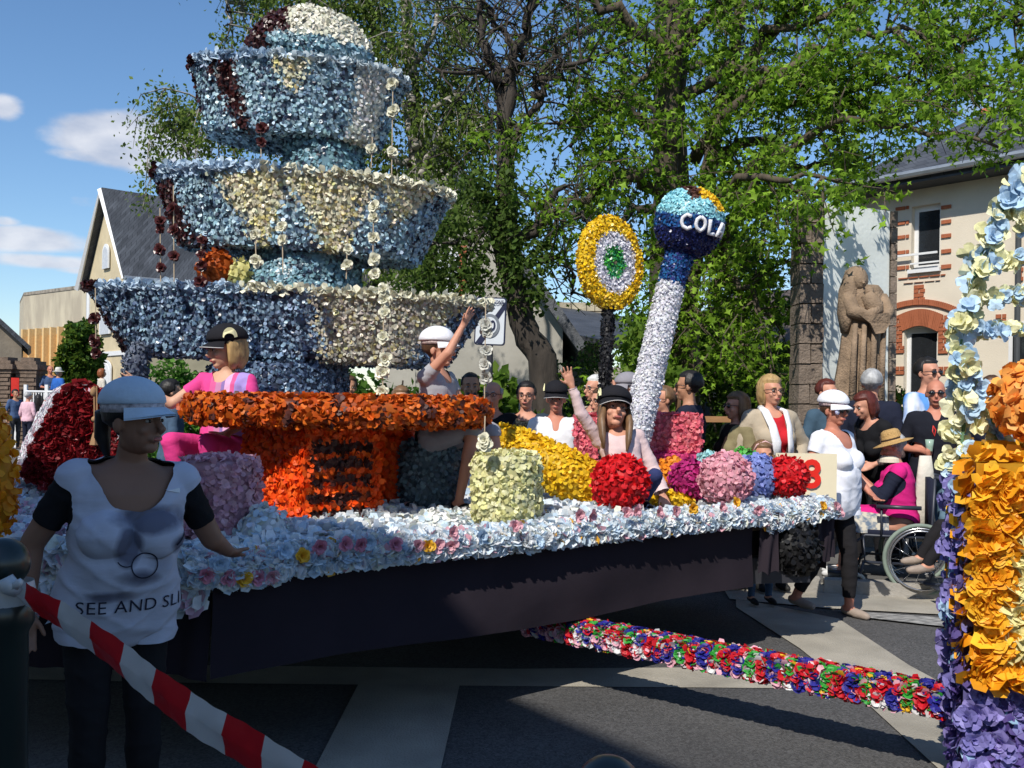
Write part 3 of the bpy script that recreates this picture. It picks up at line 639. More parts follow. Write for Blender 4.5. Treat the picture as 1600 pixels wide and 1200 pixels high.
def tree(name, label, trunks, limbs, bark, lf, twigs=5, group=None):
    """trunks/limbs: lists of (points, r0, r1[, density]); branchlets and leaves grow from the limbs"""
    base = trunks[0][0][0]; t = thing(name, label, 'tree', tuple(base), group)
    mk('trunk', join(*[limb(p, a, b, 12, 5, .015)[0] for p, a, b in trunks]), bark, t, smooth=True)
    LP = []; TW = []; 
    for L in limbs:
        p, a, b = L[:3]; dens = L[3] if len(L) > 3 else 1; G, P = limb(p, a, b, 7, 4, .05); mk('branch', G, bark, t, smooth=True)
        tot = sum((P[i+1]-P[i]).length for i in range(len(P)-1)); nt = int(tot*twigs*dens)+2
        for k in range(nt):
            f = random.uniform(.12, 1); i = min(int(f*(len(P)-1)), len(P)-2); o = P[i].lerp(P[i+1], random.random()); ax = (P[i+1]-P[i]).normalized()
            d = Vector(RNG.normal(0, 1, 3)); d = (d-ax*d.dot(ax)*.3).normalized()+ax*.6+Vector((0, 0, lf.get('rise', .1))); d.normalize()
            ln = lf['len']*random.uniform(.4, 1.25); Q = [o]; 
            for s in range(4): d = (d+Vector(RNG.normal(0, .25, 3))+Vector((0, 0, -lf.get('sag', .12)*s))).normalized(); Q.append(Q[-1]+d*ln/4)
            TW.append(tube([tuple(x) for x in Q], [.016, .012, .009, .006, .003], 4, cap=False))
            # side twigs
            for _ in range(lf.get('side', 2)):
                s = random.randint(1, 3); e = (d+Vector(RNG.normal(0, .7, 3))+Vector((0, 0, -lf.get('sag', .12)*1.5))).normalized(); R2 = [Q[s], Q[s]+e*ln*.2, Q[s]+e*ln*.42+Vector((0, 0, -lf.get('sag', .12)*.15))]
                TW.append(tube([tuple(x) for x in R2], [.008, .006, .003], 3, cap=False)); Q2 = R2
                if lf['n']:
                    m = int(lf['n']*.4); f = RNG.random(m); pts = np.array([tuple(Q2[0].lerp(Q2[2], x)) for x in f]); LP.append(pts+RNG.normal(0, lf['spread'], (m, 3))) if m else None
            if lf['n']:
                m = int(lf['n']*random.uniform(.5, 1.3)); f = RNG.uniform(.25, 1, m)*4; j = np.minimum(f.astype(int), 3); QQ = np.array([tuple(x) for x in Q])
                LP.append(QQ[j]+(QQ[j+1]-QQ[j])*(f-j)[:, None]+RNG.normal(0, lf['spread'], (m, 3)))
    tw = mk('twigs', join(*TW), bark, t); tw['kind'] = 'stuff'
    if LP:
        V, Fq, c = leaves(np.concatenate(LP), lf['size'], lf['cols'], lf.get('kind', 'oval'), lf.get('droop', .3)); cr = mk('crown', (V, Fq), LEAF, t, col=c); cr['kind'] = 'stuff'
        print('leaves', name, len(V)//4)
    return t
G1 = [(.10, .19, .022), (.14, .24, .03), (.08, .15, .02), (.18, .28, .04)]
G2 = [(.06, .11, .02), (.085, .14, .025), (.045, .085, .02)]
def A(px, py, Y): return at(px, py, Y)
def gr(px, Y): p = at(px, 625, Y); return Vector((p.x, Y, 0))
# big maple
Ym = 12.5
maple_trunks = [([gr(1062, Ym), A(1066, 560, Ym), A(1062, 430, Ym), A(1040, 260, Ym), A(1048, 120, Ym), A(1060, -60, Ym), A(1050, -260, Ym)], .26, .09),
                ([A(1072, 470, Ym+.2), A(1100, 320, Ym+.2), A(1118, 200, Ym+.3), A(1150, 60, Ym), A(1180, -160, Ym)], .15, .06),
                ([gr(1084, Ym+.7), A(1074, 500, Ym+.7), A(1068, 330, Ym+.7), A(1060, 150, Ym+.7), A(1095, -100, Ym+.8)], .19, .07)]
ml = []
def L_(pts, r0, r1, d=1.0): ml.append(([A(*p) for p in pts], r0, r1, d))
L_([(1100, 330, Ym), (1180, 260, Ym-.6), (1290, 200, Ym-1.3), (1420, 190, Ym-2), (1560, 230, Ym-2.4)], .09, .015, .62)
L_([(1085, 250, Ym), (1160, 150, Ym-.6), (1270, 80, Ym-1), (1400, 50, Ym-1.3), (1530, 60, Ym-1.6)], .09, .015, .6)
L_([(1120, 200, Ym), (1200, 60, Ym), (1300, -30, Ym-.5), (1430, -90, Ym-.8)], .12, .02, .8)
L_([(1090, 330, Ym), (1170, 290, Ym-1.6), (1240, 275, Ym-2.2), (1310, 285, Ym-2.5)], .07, .015, .6)
L_([(1100, 400, Ym+.2), (1160, 330, Ym-.2), (1220, 300, Ym-.7), (1290, 310, Ym-1.1)], .13, .03, .8)
L_([(1046, 330, Ym), (1000, 280, Ym-.5), (940, 290, Ym-.8), (890, 320, Ym-1), (850, 350, Ym-1)], .10, .02, .8)
L_([(1046, 240, Ym), (990, 170, Ym-.5), (930, 160, Ym-.7), (870, 190, Ym-.9)], .11, .02, .5)
L_([(1050, 90, Ym), (980, 30, Ym-.4), (900, -10, Ym-.5), (820, -40, Ym-.6)], .11, .02, .6)
L_([(1055, 20, Ym), (1010, -70, Ym), (950, -150, Ym)], .09, .02, .7)
L_([(1060, 60, Ym+.2), (1130, 0, Ym-.4), (1220, -60, Ym-.6)], .09, .02, 1.1)
L_([(1070, 150, Ym), (1150, 100, Ym-.4), (1230, 130, Ym-1), (1310, 140, Ym-1.2)], .09, .02, 1.1)
L_([(1080, 420, Ym), (1120, 420, Ym-.6), (1170, 450, Ym-1), (1210, 500, Ym-1.1)], .08, .02, 1.2)
L_([(1070, 480, Ym), (1110, 500, Ym-.5), (1150, 540, Ym-.8), (1200, 560, Ym-.9)], .06, .02, 1.1)
L_([(1050, 400, Ym), (1010, 400, Ym-.4), (960, 430, Ym-.6)], .06, .02, .7)
L_([(1110, 260, Ym+.3), (1180, 220, Ym+.3), (1260, 260, Ym+.3), (1340, 250, Ym+.2)], .1, .02, .9)
L_([(1060, 560, Ym), (1030, 540, Ym-.4), (1000, 560, Ym-.6), (985, 600, Ym-.7)], .05, .02, .9)
L_([(1105, -40, Ym), (1210, -120, Ym), (1340, -160, Ym-.5)], .1, .02, .7)
L_([(1560, 30, Ym-1.6), (1640, 60, Ym-1.8), (1720, 120, Ym-2)], .05, .02, .8)
L_([(1400, 50, Ym-1.4), (1480, 110, Ym-1.8), (1570, 150, Ym-2)], .05, .015, .7)
L_([(1180, 60, Ym), (1290, 20, Ym-.6), (1400, -20, Ym-1), (1520, -30, Ym-1.2)], .06, .015, 1.0)
L_([(1150, 150, Ym), (1250, 170, Ym-.8), (1350, 130, Ym-1.2), (1450, 130, Ym-1.5)], .06, .015, 1.0)
L_([(1090, 60, Ym), (1000, 110, Ym-.6), (930, 230, Ym-1)], .05, .015, .9)
tree('maple_tree', 'tall green leafy tree with several trunks arching over the buff house and the statue', maple_trunks, ml, BARK,
     dict(n=40, len=1.1, size=.088, spread=.10, cols=[(.15, .27, .02), (.21, .36, .03), (.10, .19, .02), (.29, .45, .055)], kind='maple', side=3, sag=.14, droop=.6), twigs=7.0)
# leaning ivy-clad tree in the middle with nearly bare branches
Yt = 11.5
def T(*a): return A(*a)
tt = [([gr(865, Yt), A(850, 590, Yt), A(815, 500, Yt), A(795, 400, Yt), A(792, 300, Yt), A(788, 200, Yt+.1), A(780, 130, Yt+.1)], .21, .08)]
tl = [([A(797, 420, Yt), A(765, 330, Yt), A(740, 270, Yt)], .10, .03, .5), ([A(800, 390, Yt), A(850, 340, Yt-.2), (A(885, 290, Yt-.4))], .10, .03, .4),
      ([A(790, 200, Yt), A(800, 120, Yt), A(822, 60, Yt), A(830, -10, Yt), A(850, -80, Yt)], .10, .03, .9), ([A(782, 130, Yt), A(765, 90, Yt), A(750, 40, Yt), A(760, -20, Yt)], .08, .03, .9),
      ([A(788, 130, Yt), A(735, 110, Yt), A(690, 120, Yt-.3)], .05, .015, .8), ([A(830, 150, Yt), A(880, 110, Yt-.2), A(930, 90, Yt-.3)], .06, .015, 1.0), ([A(790, 240, Yt), A(830, 190, Yt), A(845, 130, Yt), A(870, 60, Yt)], .07, .02, .9),
      ([A(812, 90, Yt), A(780, 40, Yt), A(760, 10, Yt), A(700, -30, Yt)], .05, .015, .9), ([A(850, 340, Yt-.2), A(900, 330, Yt-.4), A(935, 360, Yt-.5)], .04, .012, .7), ([A(830, -10, Yt), A(880, -30, Yt), A(930, -60, Yt)], .04, .012, .9),
      ([A(792, 330, Yt), A(750, 360, Yt-.2), A(700, 380, Yt-.3)], .05, .02, .4), ([A(845, 400, Yt), A(880, 420, Yt), A(900, 450, Yt)], .03, .012, .8)]
tl = [(p, a, b, d*2) for p, a, b, d in tl]
lean = tree('leaning_tree', 'dark leaning tree with ivy on its forked trunk and nearly bare branches in the middle', tt, tl, BARKD,
     dict(n=4, len=.9, size=.05, spread=.12, cols=[(.09, .12, .03), (.12, .15, .04)], side=3, sag=0.0, rise=.1), twigs=5)
# ivy on that trunk and the branches beside it
pts = []
for (px, py, rx, ry, n) in ((800, 400, 26, 70, 900), (770, 340, 30, 50, 450), (793, 300, 16, 60, 500), (745, 290, 28, 40, 500), (700, 350, 60, 50, 700), (690, 430, 50, 40, 700), (740, 430, 30, 50, 500), (845, 400, 25, 40, 300), (640, 400, 40, 60, 700), (835, 460, 22, 34, 260)):
    a = RNG.normal(0, .5, (n, 2)); pts.append(np.array([tuple(at(px+rx*x, py+ry*y, Yt-.15+RNG.normal(0, .25))) for x, y in a]))
V, Fq, c = leaves(np.concatenate(pts), .075, [(.09, .15, .03), (.13, .20, .04), (.07, .12, .025)], 'oval', .5); iv = mk('ivy', (V, Fq), LEAF, lean, col=c); iv['kind'] = 'stuff'
# birch: fine hanging foliage behind the tower
Yb = 14.0
bt = [([gr(668, Yb), A(665, 480, Yb), A(655, 330, Yb), A(648, 200, Yb), A(640, 90, Yb), A(630, -60, Yb), A(600, -260, Yb)], .2, .05)]
bl = []
for (pts_, d) in (([(650, 230), (600, 120), (520, 40), (440, -20)], 1.2), ([(652, 300), (690, 200), (710, 100), (720, 10)], 1.0), ([(640, 100), (560, 20), (480, -40), (380, -60)], 1.2), ([(655, 330), (700, 280), (740, 240), (770, 190)], .9),
                  ([(640, 120), (680, 40), (710, -40)], 1), ([(650, 260), (620, 260), (560, 220), (480, 200), (380, 170), (310, 190)], .8), ([(655, 360), (690, 340), (730, 300)], .9), ([(660, 420), (640, 380), (600, 400)], .8), ([(645, 160), (600, 60), (560, -20), (500, -90)], 1.0),
                  ([(420, 200), (340, 175), (290, 180), (272, 205)], .9), ([(380, 20), (360, 10), (352, 40)], .8), ([(648, 200), (700, 150), (740, 130), (770, 60)], .8), ([(655, 330), (620, 320), (600, 340)], .8)):
    bl.append(([A(x, y, Yb+random.uniform(-.6, .6)) for x, y in pts_], .06, .012, d))
tree('birch_tree', 'slender silver birch with fine drooping foliage behind the flower tower', bt, bl, mat('birch_bark', (.40, .37, .32), rough=.8, scale=5, col2=(.07, .06, .05), stretch=(1, 1, 3)),
     dict(n=75, len=1.2, size=.068, spread=.12, cols=[(.14, .20, .04), (.18, .26, .05), (.09, .14, .03)], side=3, sag=.38, droop=.9), twigs=6)
# drooping blue-green conifer behind
Yc = 17.0
cl = []
for (pts_, d) in (([(1040, 180), (980, 160), (920, 190), (890, 230)], 1), ([(1040, 60), (960, 30), (890, 50), (840, 90)], 1), ([(1040, 260), (980, 270), (930, 300)], 1), ([(1050, -20), (1100, -30), (1160, 10), (1230, 20)], 1.2), ([(1040, 120), (1100, 100), (1180, 120)], .8), ([(1040, -60), (970, -40), (900, -20)], 1), ([(1040, 330), (990, 330), (940, 370)], .8), ([(1045, 380), (1100, 360), (1160, 400)], .8)):
    cl.append(([A(x, y, Yc) for x, y in pts_], .13, .03, d))
tree('drooping_conifer', 'dark conifer with long drooping sprays behind the tall leafy tree', [([gr(1040, Yc), A(1042, 400, Yc), A(1040, 200, Yc), A(1040, 0, Yc), A(1040, -250, Yc)], .38, .12)], cl, BARKD,
     dict(n=30, len=1.5, size=.09, spread=.07, cols=[(.03, .055, .03), (.04, .07, .04), (.025, .04, .028)], side=2, sag=.8, droop=1.4), twigs=6)
# dense dark greenery behind the maple, right of the stems
def bush(name, label, cat, px0, px1, py0, py1, Y, dY, size, n, cols, kind='oval', core=True, group=None, lump=.16):
    a, b = at(px0, py1, Y), at(px1, py0, Y); z0 = 0; cx = (a.x+b.x)/2; w = (b.x-a.x)/2; h = b.z
    t = thing(name, label, cat, (cx, Y, 0), group)
    m = max(3, int(w/.35)); st = []; P = []
    for i in range(m):
        x = a.x+(b.x-a.x)*(i+.5)/m; hh = h*random.uniform(.88, 1.05); rr = max(.3, 2*w/m*.85)
        st.append(limb([(x, Y, 0), (x+random.uniform(-.1, .1), Y, hh*.5), (x+random.uniform(-.2, .2), Y, hh*.85)], .035, .012, 5, 2)[0])
        for _ in range(max(4, int(n/m/180))):
            c = np.array([x+random.uniform(-rr, rr)*.7, Y+random.uniform(-dY, dY)*.6, random.uniform(.1, hh-.12)]); k = 180; u = unit(RNG.normal(size=(k, 3)))*RNG.uniform(.55, 1.05, (k, 1)); P.append(c+u*np.array([rr*.55, dY*.5, lump+.12]))
    mk('stem', join(*st), BARKD, t); P = np.concatenate(P); P = P[P[:, 2] > .02]
    V, Fq, c = leaves(P, size, cols, kind, .2); f = mk('foliage', (V, Fq), LEAF, t, col=c); f['kind'] = 'stuff'
    return t
bush('clipped_hedge', 'dense clipped dark green hedge behind the man in the white shirt', 'hedge', 812, 962, 538, 640, 13.5, .7, .055, 9000, G2)
bush('laurel_bush', 'glossy laurel bush behind the pink seated girl', 'bush', 206, 335, 562, 640, 16, .7, .10, 4200, [(.05, .13, .02), (.08, .19, .03), (.12, .26, .04)])
bush('laurel_bush', 'laurel bush below the tower between the blue column and the waving girl', 'bush', 440, 660, 565, 640, 13, .8, .10, 7000, [(.04, .10, .015), (.06, .14, .02), (.09, .19, .03)])
bush('leafy_shrub', 'bright upright shrub with long leaves below the speed zone sign', 'shrub', 705, 832, 562, 640, 11, .6, .13, 3200, G1)
bush('leafy_shrub', 'light green shrub between the dark lollipop stick and the white cup stem', 'shrub', 958, 1040, 500, 640, 11, .6, .12, 2600, G1, 'maple')
bush('leafy_shrub', 'low dark shrub in front of the timber shed', 'shrub', 1100, 1240, 590, 640, 12.2, .5, .09, 3600, G2+[(.10, .18, .03)])
bush('ivy_column', 'tall ivy mass climbing between the flat hall and the gabled house', 'ivy', 104, 145, 505, 640, 37, .8, .22, 30000, [(.05, .11, .02), (.14, .22, .03), (.09, .15, .02)])
bush('garden_shrub', 'small garden shrub at the foot of the buff house', 'shrub', 1386, 1420, 568, 640, 14.2, .3, .08, 1300, G1)
bush('far_hedge', 'far dark hedge line closing the garden behind the trees', 'hedge', 640, 1250, 560, 640, 24, .9, .16, 12000, G2)
bush('conifer_bush', 'dark green bushy mass rising behind the leafy trunks', 'bush', 1075, 1245, 320, 640, 14.6, .8, .12, 8000, G2+[(.08, .16, .03)])

# leaves strewn as shade outside the frame are not needed: the crown itself shades the white panel

# zone sign
def zsign():
    c = at(766, 502, 9.3); s = 9.3/F; t = thing('zone_sign', 'white square road sign ending a 30 speed zone on a dark pole', 'road sign', (c.x, c.y, 0))
    def rr(w, h, r, z): 
        P = []
        for (sx, sy, a0) in ((1, 1, 0), (-1, 1, 90), (-1, -1, 180), (1, -1, 270)):
            for k in range(6): a = math.radians(a0+90*k/5); P.append((sx*(w/2-r)+r*math.cos(a), sy*(h/2-r)+r*math.sin(a), z))
        return P
    w, h = 49*s, 75*s; ux, vz = Vector((.985, -.17, -.03)), Vector((.03, 0, 1))
    def put(name, pts, m, dz, th=.004, par=None):
        V = [c+ux*p[0]+vz*p[1]+Vector((-.17, -.985, 0))*dz for p in pts]; return mk(name, slab(V, th), m, par or t)
    NV = mat('sign_navy', (.02, .025, .06), rough=.4); SW = mat('sign_white', (.62, .66, .70), rough=.35, var=.03); SG = mat('sign_grey', (.17, .19, .22), rough=.4)
    pl = put('plate', rr(w, h, .03, 0), NV, 0, .02); f = put('face', rr(w-.025, h-.025, .022, 0), SW, .004)
    put('slash', [(-w/2+.013, -h/2+.02, 0), (-w/2+.08, -h/2+.013, 0), (w/2-.013, .075+.04, 0), (w/2-.013, .16+.03, 0)], NV, .008)
    circ = lambda r: [(r*math.cos(2*PI*k/32), r*1.18*math.sin(2*PI*k/32)-.045, 0) for k in range(32)]
    put('ring', circ(.098), SG, .012); put('disc', circ(.072), SW, .016)
    G = text_mesh('30', .115, .001, bold=True); V = arr(G[0])*np.array([1, 1.15, 1])+np.array([[0, -.045, 0]]); mk('numerals', on_plane((V, G[1]), c+Vector((-.17, -.985, 0))*.022, ux, vz), NV, t)
    for wd, xo, sz_ in (('FIN', -.088, .036), ('DE', -.012, .028), ('ZONE', .076, .040)):
        G = text_mesh(wd, sz_, .001, 1.05, bold=True); V = arr(G[0])*np.array([.95, 1.2, 1])+np.array([[xo, h/2-.05, 0]]); mk('lettering', on_plane((V, G[1]), c+Vector((-.17, -.985, 0))*.022, ux, vz), NV, t)
    mk('pole', tube([(c.x, c.y+.05, 0), (c.x, c.y+.05, c.z+.2)], .03, 10), mat('dark_steel', (.05, .05, .06), rough=.5, metal=.4), t)
zsign()
# ================================================================== THE FLOWER FLOAT
FA, FB = Vector((-1.2, 3.85, 0)), Vector((2.12, 6.42, 0)); fd = (FB-FA).normalized(); fnv = Vector((fd.y, -fd.x, 0)); ZP = .88
fp = [tuple(FA)[:2], tuple(FB)[:2], tuple(FB-fnv*1.35)[:2], (.2, 7.6), (-4.6, 7.9), (-4.4, 4.9), (-2.9, 4.35)]
flo = thing('parade_float', 'long parade float with white petal-covered deck and black cloth skirt', 'parade float', tuple((FA+FB)/2))
mk('deck', prism(fp, ZP-.12, ZP), mat('deck_ply', (.2, .15, .1)), flo)
BLK = mat('black_cloth', (.026, .020, .027), rough=.95, var=.12, scale=3, bump=.3, bscale=9, spec=.12, bdist=.012)
def skirt(p, q, z0, z1, nfold, name='skirt', amp=.012, bow=0):
    p, q = Vector(p), Vector(q); n = 120; V = []; d = (q-p).normalized(); no = Vector((d.y, -d.x, 0)); m = 14
    for j in range(m+1):
        for i in range(n+1):
            s, r = i/n, j/m; off = amp*r*(math.sin(s*nfold)+.5*math.sin(s*nfold*2.3+r*2))+.01*math.sin(r*5+s*9)
            z = z1+(z0+.015*math.sin(s*9)-z1)*r; V.append(tuple(p.lerp(q, s)+no*off+Vector((0, 0, z))))
    return mk(name, (V, [(j*(n+1)+i, (j+1)*(n+1)+i, (j+1)*(n+1)+i+1, j*(n+1)+i+1) for j in range(m) for i in range(n)]), BLK, flo, smooth=True)
def Lf(px):
    """point of the float's long side seen at column px"""
    k = (at(px, 800, 1).x); t = (k*FA.y-FA.x)/((FB.x-FA.x)-k*(FB.y-FA.y)); return FA.lerp(FB, t)
skirt(FA+fnv*.02, Lf(1174)+fnv*.02, .415, ZP, 23, amp=.006)
skirt(Lf(1178)+fnv*.04, Lf(1197)+fnv*.10, .50, ZP, 6, 'skirt_flap')
skirt(Lf(1268)+fnv*.04, FB+Vector((.05, -.02, 0)), .52, ZP, 12, 'skirt_flap')
skirt(FB, FB-fnv*1.35, .45, ZP, 30, 'end_skirt'); skirt((-2.9, 4.35, 0), FA, .4, ZP, 40, 'end_skirt'); skirt((-4.4, 4.9, 0), (-2.9, 4.35, 0), .4, ZP, 30, 'end_skirt')
skirt((.2, 7.6, 0), (-4.6, 7.9, 0), .42, ZP, 60, 'back_skirt'); skirt(FB-fnv*1.35, (.2, 7.6, 0), .42, ZP, 30, 'back_skirt')
# hidden chassis: axle, wheels, beam
mk('chassis', join(box((-1.2, 6.0, .5), (5.5, .12, .16), .2), box((-.8, 5.6, .5), (5.5, .12, .16), .2)), mat('dark_steel'), flo)
RUB = mat('rubber', (.02, .02, .02), rough=.85)
for (x, y) in ((-2.0, 5.4), (-2.6, 7.0), (-.4, 7.2)):
    V, Fc = lathe([(.05, -.1), (.3, -.1), (.35, -.06), (.35, .06), (.3, .1), (.05, .1)], 24); V = arr(V)[:, [2, 0, 1]]; V = V[:, [1, 0, 2]]; mk('wheel', (V+arr([(x, y, .35)]), Fc), RUB, flo)
for px in (1176,): p = Lf(px); mk('timber_prop', box((p.x+.04, p.y+.3, .62), (.04, .05, .5)), mat('raw_timber', (.35, .16, .07), rough=.8), flo)
# petal carpet on the deck
WH = [(.72, .79, .84), (.58, .71, .83), (.80, .81, .81), (.76, .78, .68), (.84, .85, .87)]
def deckcol(P):
    c = np.array(WH)[RNG.choice(5, len(P), p=[.3, .22, .2, .08, .2])]
    m = (P[:, 0] < -1.6) & (RNG.random(len(P)) < .30); c[m] = (.66, .42, .52); return c
top = prism(fp, ZP, ZP+.004); topG = (arr(top[0]), [top[1][-1]])
# a rolling surface: bumps of petals
P, Nn = sample(topG, 26000); P[:, 2] += .02*np.sin(P[:, 0]*5)+.015*np.sin(P[:, 1]*6)+RNG.uniform(0, .03, len(P)); V, Fq = petals(P, np.tile([0, 0, 1.], (len(P), 1)), .046, (30, 85)); c = np.repeat(np.clip(deckcol(P)*np.exp(RNG.normal(0, .08, (len(P), 1))), 0, 1), 6, 0)
o = mk('petal_carpet', (V, Fq), PETAL, flo, col=c); o['kind'] = 'stuff'
# hanging petal fringe with a wavy lower outline
low = [(290, 893), (320, 905), (350, 912), (390, 910), (420, 903), (440, 895), (462, 872), (480, 862), (520, 858), (560, 860), (600, 857), (640, 860), (690, 861), (697, 842), (705, 838), (740, 846), (765, 836), (782, 824), (792, 838), (806, 850), (822, 853), (835, 848), (850, 832), (866, 818), (880, 812), (940, 812), (1000, 806), (1040, 803), (1100, 798), (1130, 796), (1150, 798), (1165, 800), (1180, 812), (1186, 824), (1200, 822), (1230, 815), (1255, 818), (1262, 806), (1275, 797), (1292, 792)]
Vd, Fd = [], []
for i, (x, y) in enumerate(low):
    p = Lf(x)+fnv*.05; zz = CZ+(at(x, y, 1).z-CZ)*p.y
    Vd += [tuple(p+Vector((0, 0, ZP+.03))-fnv*.06), tuple(p+fnv*.02+Vector((0, 0, ZP-.03))), (p.x+fnv.x*.01, p.y+fnv.y*.01, min(zz, ZP-.05))]
for i in range(len(low)-1):
    a = i*3; Fd += [(a, a+1, a+4, a+3), (a+1, a+2, a+5, a+4)]
def fringe(G, nP, size=.044, parent=None, edge=None):
    P, Nn = sample(G, nP); Nn[np.sum(Nn*np.array(fnv), 1) < 0] *= -1; V, Fq = petals(P, Nn, size, (15, 70), down=.6)
    c = np.array(WH)[RNG.choice(5, len(P), p=[.25, .3, .2, .08, .17])]
    return P, V, Fq, c
fr = mk('hanging_fringe', (Vd, Fd), mat('pale_backing', (.3, .34, .38)), flo)
P, V, Fq, c = fringe((arr(Vd), Fd), 11000)
m = RNG.random(len(P)) < .05; c[m] = (.74, .40, .47); m = RNG.random(len(P)) < .012; c[m] = (.85, .45, .05)
o = mk('petals', (V, Fq), PETAL, fr, col=np.repeat(np.clip(c*np.exp(RNG.normal(0, .08, (len(P), 1))), 0, 1), 6, 0)); o['kind'] = 'stuff'
# rosettes along the hem of the fringe, each its own flower
ros = {k: blossom_mesh('flower', .05, c, seed=i) for i, (k, c) in enumerate(dict(pink=(.78, .42, .48), rose=(.62, .25, .34), gold=(.85, .48, .04), white=(.75, .76, .77), blue=(.5, .64, .78)).items())}
hem = [(310, 897, 'rose'), (345, 903, 'rose'), (368, 905, 'gold'), (390, 902, 'rose'), (412, 900, 'pink'), (425, 893, 'white'), (458, 868, 'gold'), (485, 853, 'rose'), (524, 850, 'rose'), (548, 850, 'rose'), (602, 850, 'rose'), (636, 852, 'pink'), (652, 853, 'gold'), (668, 852, 'pink'), (688, 852, 'pink'), (690, 832, 'pink'), (787, 822, 'pink'), (806, 845, 'white'), (822, 848, 'blue'), (838, 842, 'white'), (886, 805, 'pink'), (905, 804, 'pink'), (960, 800, 'pink'), (975, 798, 'pink'), (1010, 800, 'pink'), (1035, 798, 'pink'), (1063, 793, 'gold'), (1108, 792, 'pink'), (1130, 785, 'gold'), (1165, 796, 'pink'), (1185, 818, 'white'), (1265, 790, 'gold'), (1285, 790, 'pink'), (1293, 800, 'pink'), (330, 880, 'blue'), (430, 860, 'blue'), (735, 838, 'blue'), (560, 845, 'blue')]
for (x, y, k) in hem:
    p = Lf(x)+fnv*.09; z = CZ+(at(x, y, 1).z-CZ)*p.y; inst('flower', ros[k], (p.x, p.y, z), fr, aim(fnv+Vector((random.uniform(-.3, .3), 0, random.uniform(-.3, .3)))), (.72,)*3)
# left end fringe
for (a, b, nm) in (((-4.45, 4.88), (-2.9, 4.3), 900), ((-2.9, 4.3), (FA.x, FA.y-.03), 2200)):
    V0 = [(a[0], a[1], ZP+.05), (b[0], b[1], ZP+.05), (b[0], b[1]-.03, ZP-.17), ((a[0]+b[0])/2, (a[1]+b[1])/2-.04, ZP-.24), (a[0], a[1]-.03, ZP-.16)]
    G = (arr(V0), [(0, 1, 2, 3, 4)]); P, Nn = sample(G, nm); Nn = np.tile([-.3, -.95, .1], (len(P), 1)); V, Fq = petals(P, Nn, .065, (15, 70), down=.5); c = np.array(WH+[(.66, .42, .52)])[RNG.choice(6, len(P))]
    o = mk('end_fringe', G, mat('pale_backing'), flo); q = mk('petals', (V, Fq), PETAL, o, col=np.repeat(np.clip(c, 0, 1), 6, 0)); q['kind'] = 'stuff'
# mounds of petals lying on the deck
for (px, py, Y, r, h) in ((412, 795, 4.35, .12, .17), (690, 795, 5.1, .16, .07), (925, 770, 6.0, .2, .05), (735, 775, 5.3, .12, .06)):
    p = at(px, py, Y); g = ell((p.x, p.y, ZP), (r, r, h)); flowery('petal_mound', g, .05, choice_col(WH), flo)

YT = 6.6
def tlt(V, cx, zc, ang): return rotm(V, Matrix.Rotation(ang, 3, 'Y'), (cx, YT, zc))
LB, DB, GB, BR_, CR, CY = (.40, .57, .67), (.17, .27, .37), (.035, .045, .08), (.05, .012, .012), (.72, .68, .50), (.70, .62, .28)
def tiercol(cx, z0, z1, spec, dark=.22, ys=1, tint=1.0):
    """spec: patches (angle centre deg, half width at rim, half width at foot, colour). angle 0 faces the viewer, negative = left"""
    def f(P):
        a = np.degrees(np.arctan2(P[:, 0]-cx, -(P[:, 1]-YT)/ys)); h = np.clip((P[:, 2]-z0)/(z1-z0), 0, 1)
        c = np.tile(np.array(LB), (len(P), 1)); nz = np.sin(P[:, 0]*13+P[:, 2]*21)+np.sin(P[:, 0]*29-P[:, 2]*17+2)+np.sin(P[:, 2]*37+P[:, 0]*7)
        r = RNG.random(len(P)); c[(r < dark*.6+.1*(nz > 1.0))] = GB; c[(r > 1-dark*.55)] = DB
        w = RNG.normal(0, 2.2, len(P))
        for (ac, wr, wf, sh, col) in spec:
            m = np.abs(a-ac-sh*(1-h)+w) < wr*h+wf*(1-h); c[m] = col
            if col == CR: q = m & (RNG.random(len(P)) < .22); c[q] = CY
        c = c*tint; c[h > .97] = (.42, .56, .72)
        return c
    return f
tw = thing('flower_tower', 'tall four-tier tower of stacked bowls covered in pale blue, brown and cream petals', 'flower tower', tuple(at(455, 640, YT))[:2]+(ZP,))
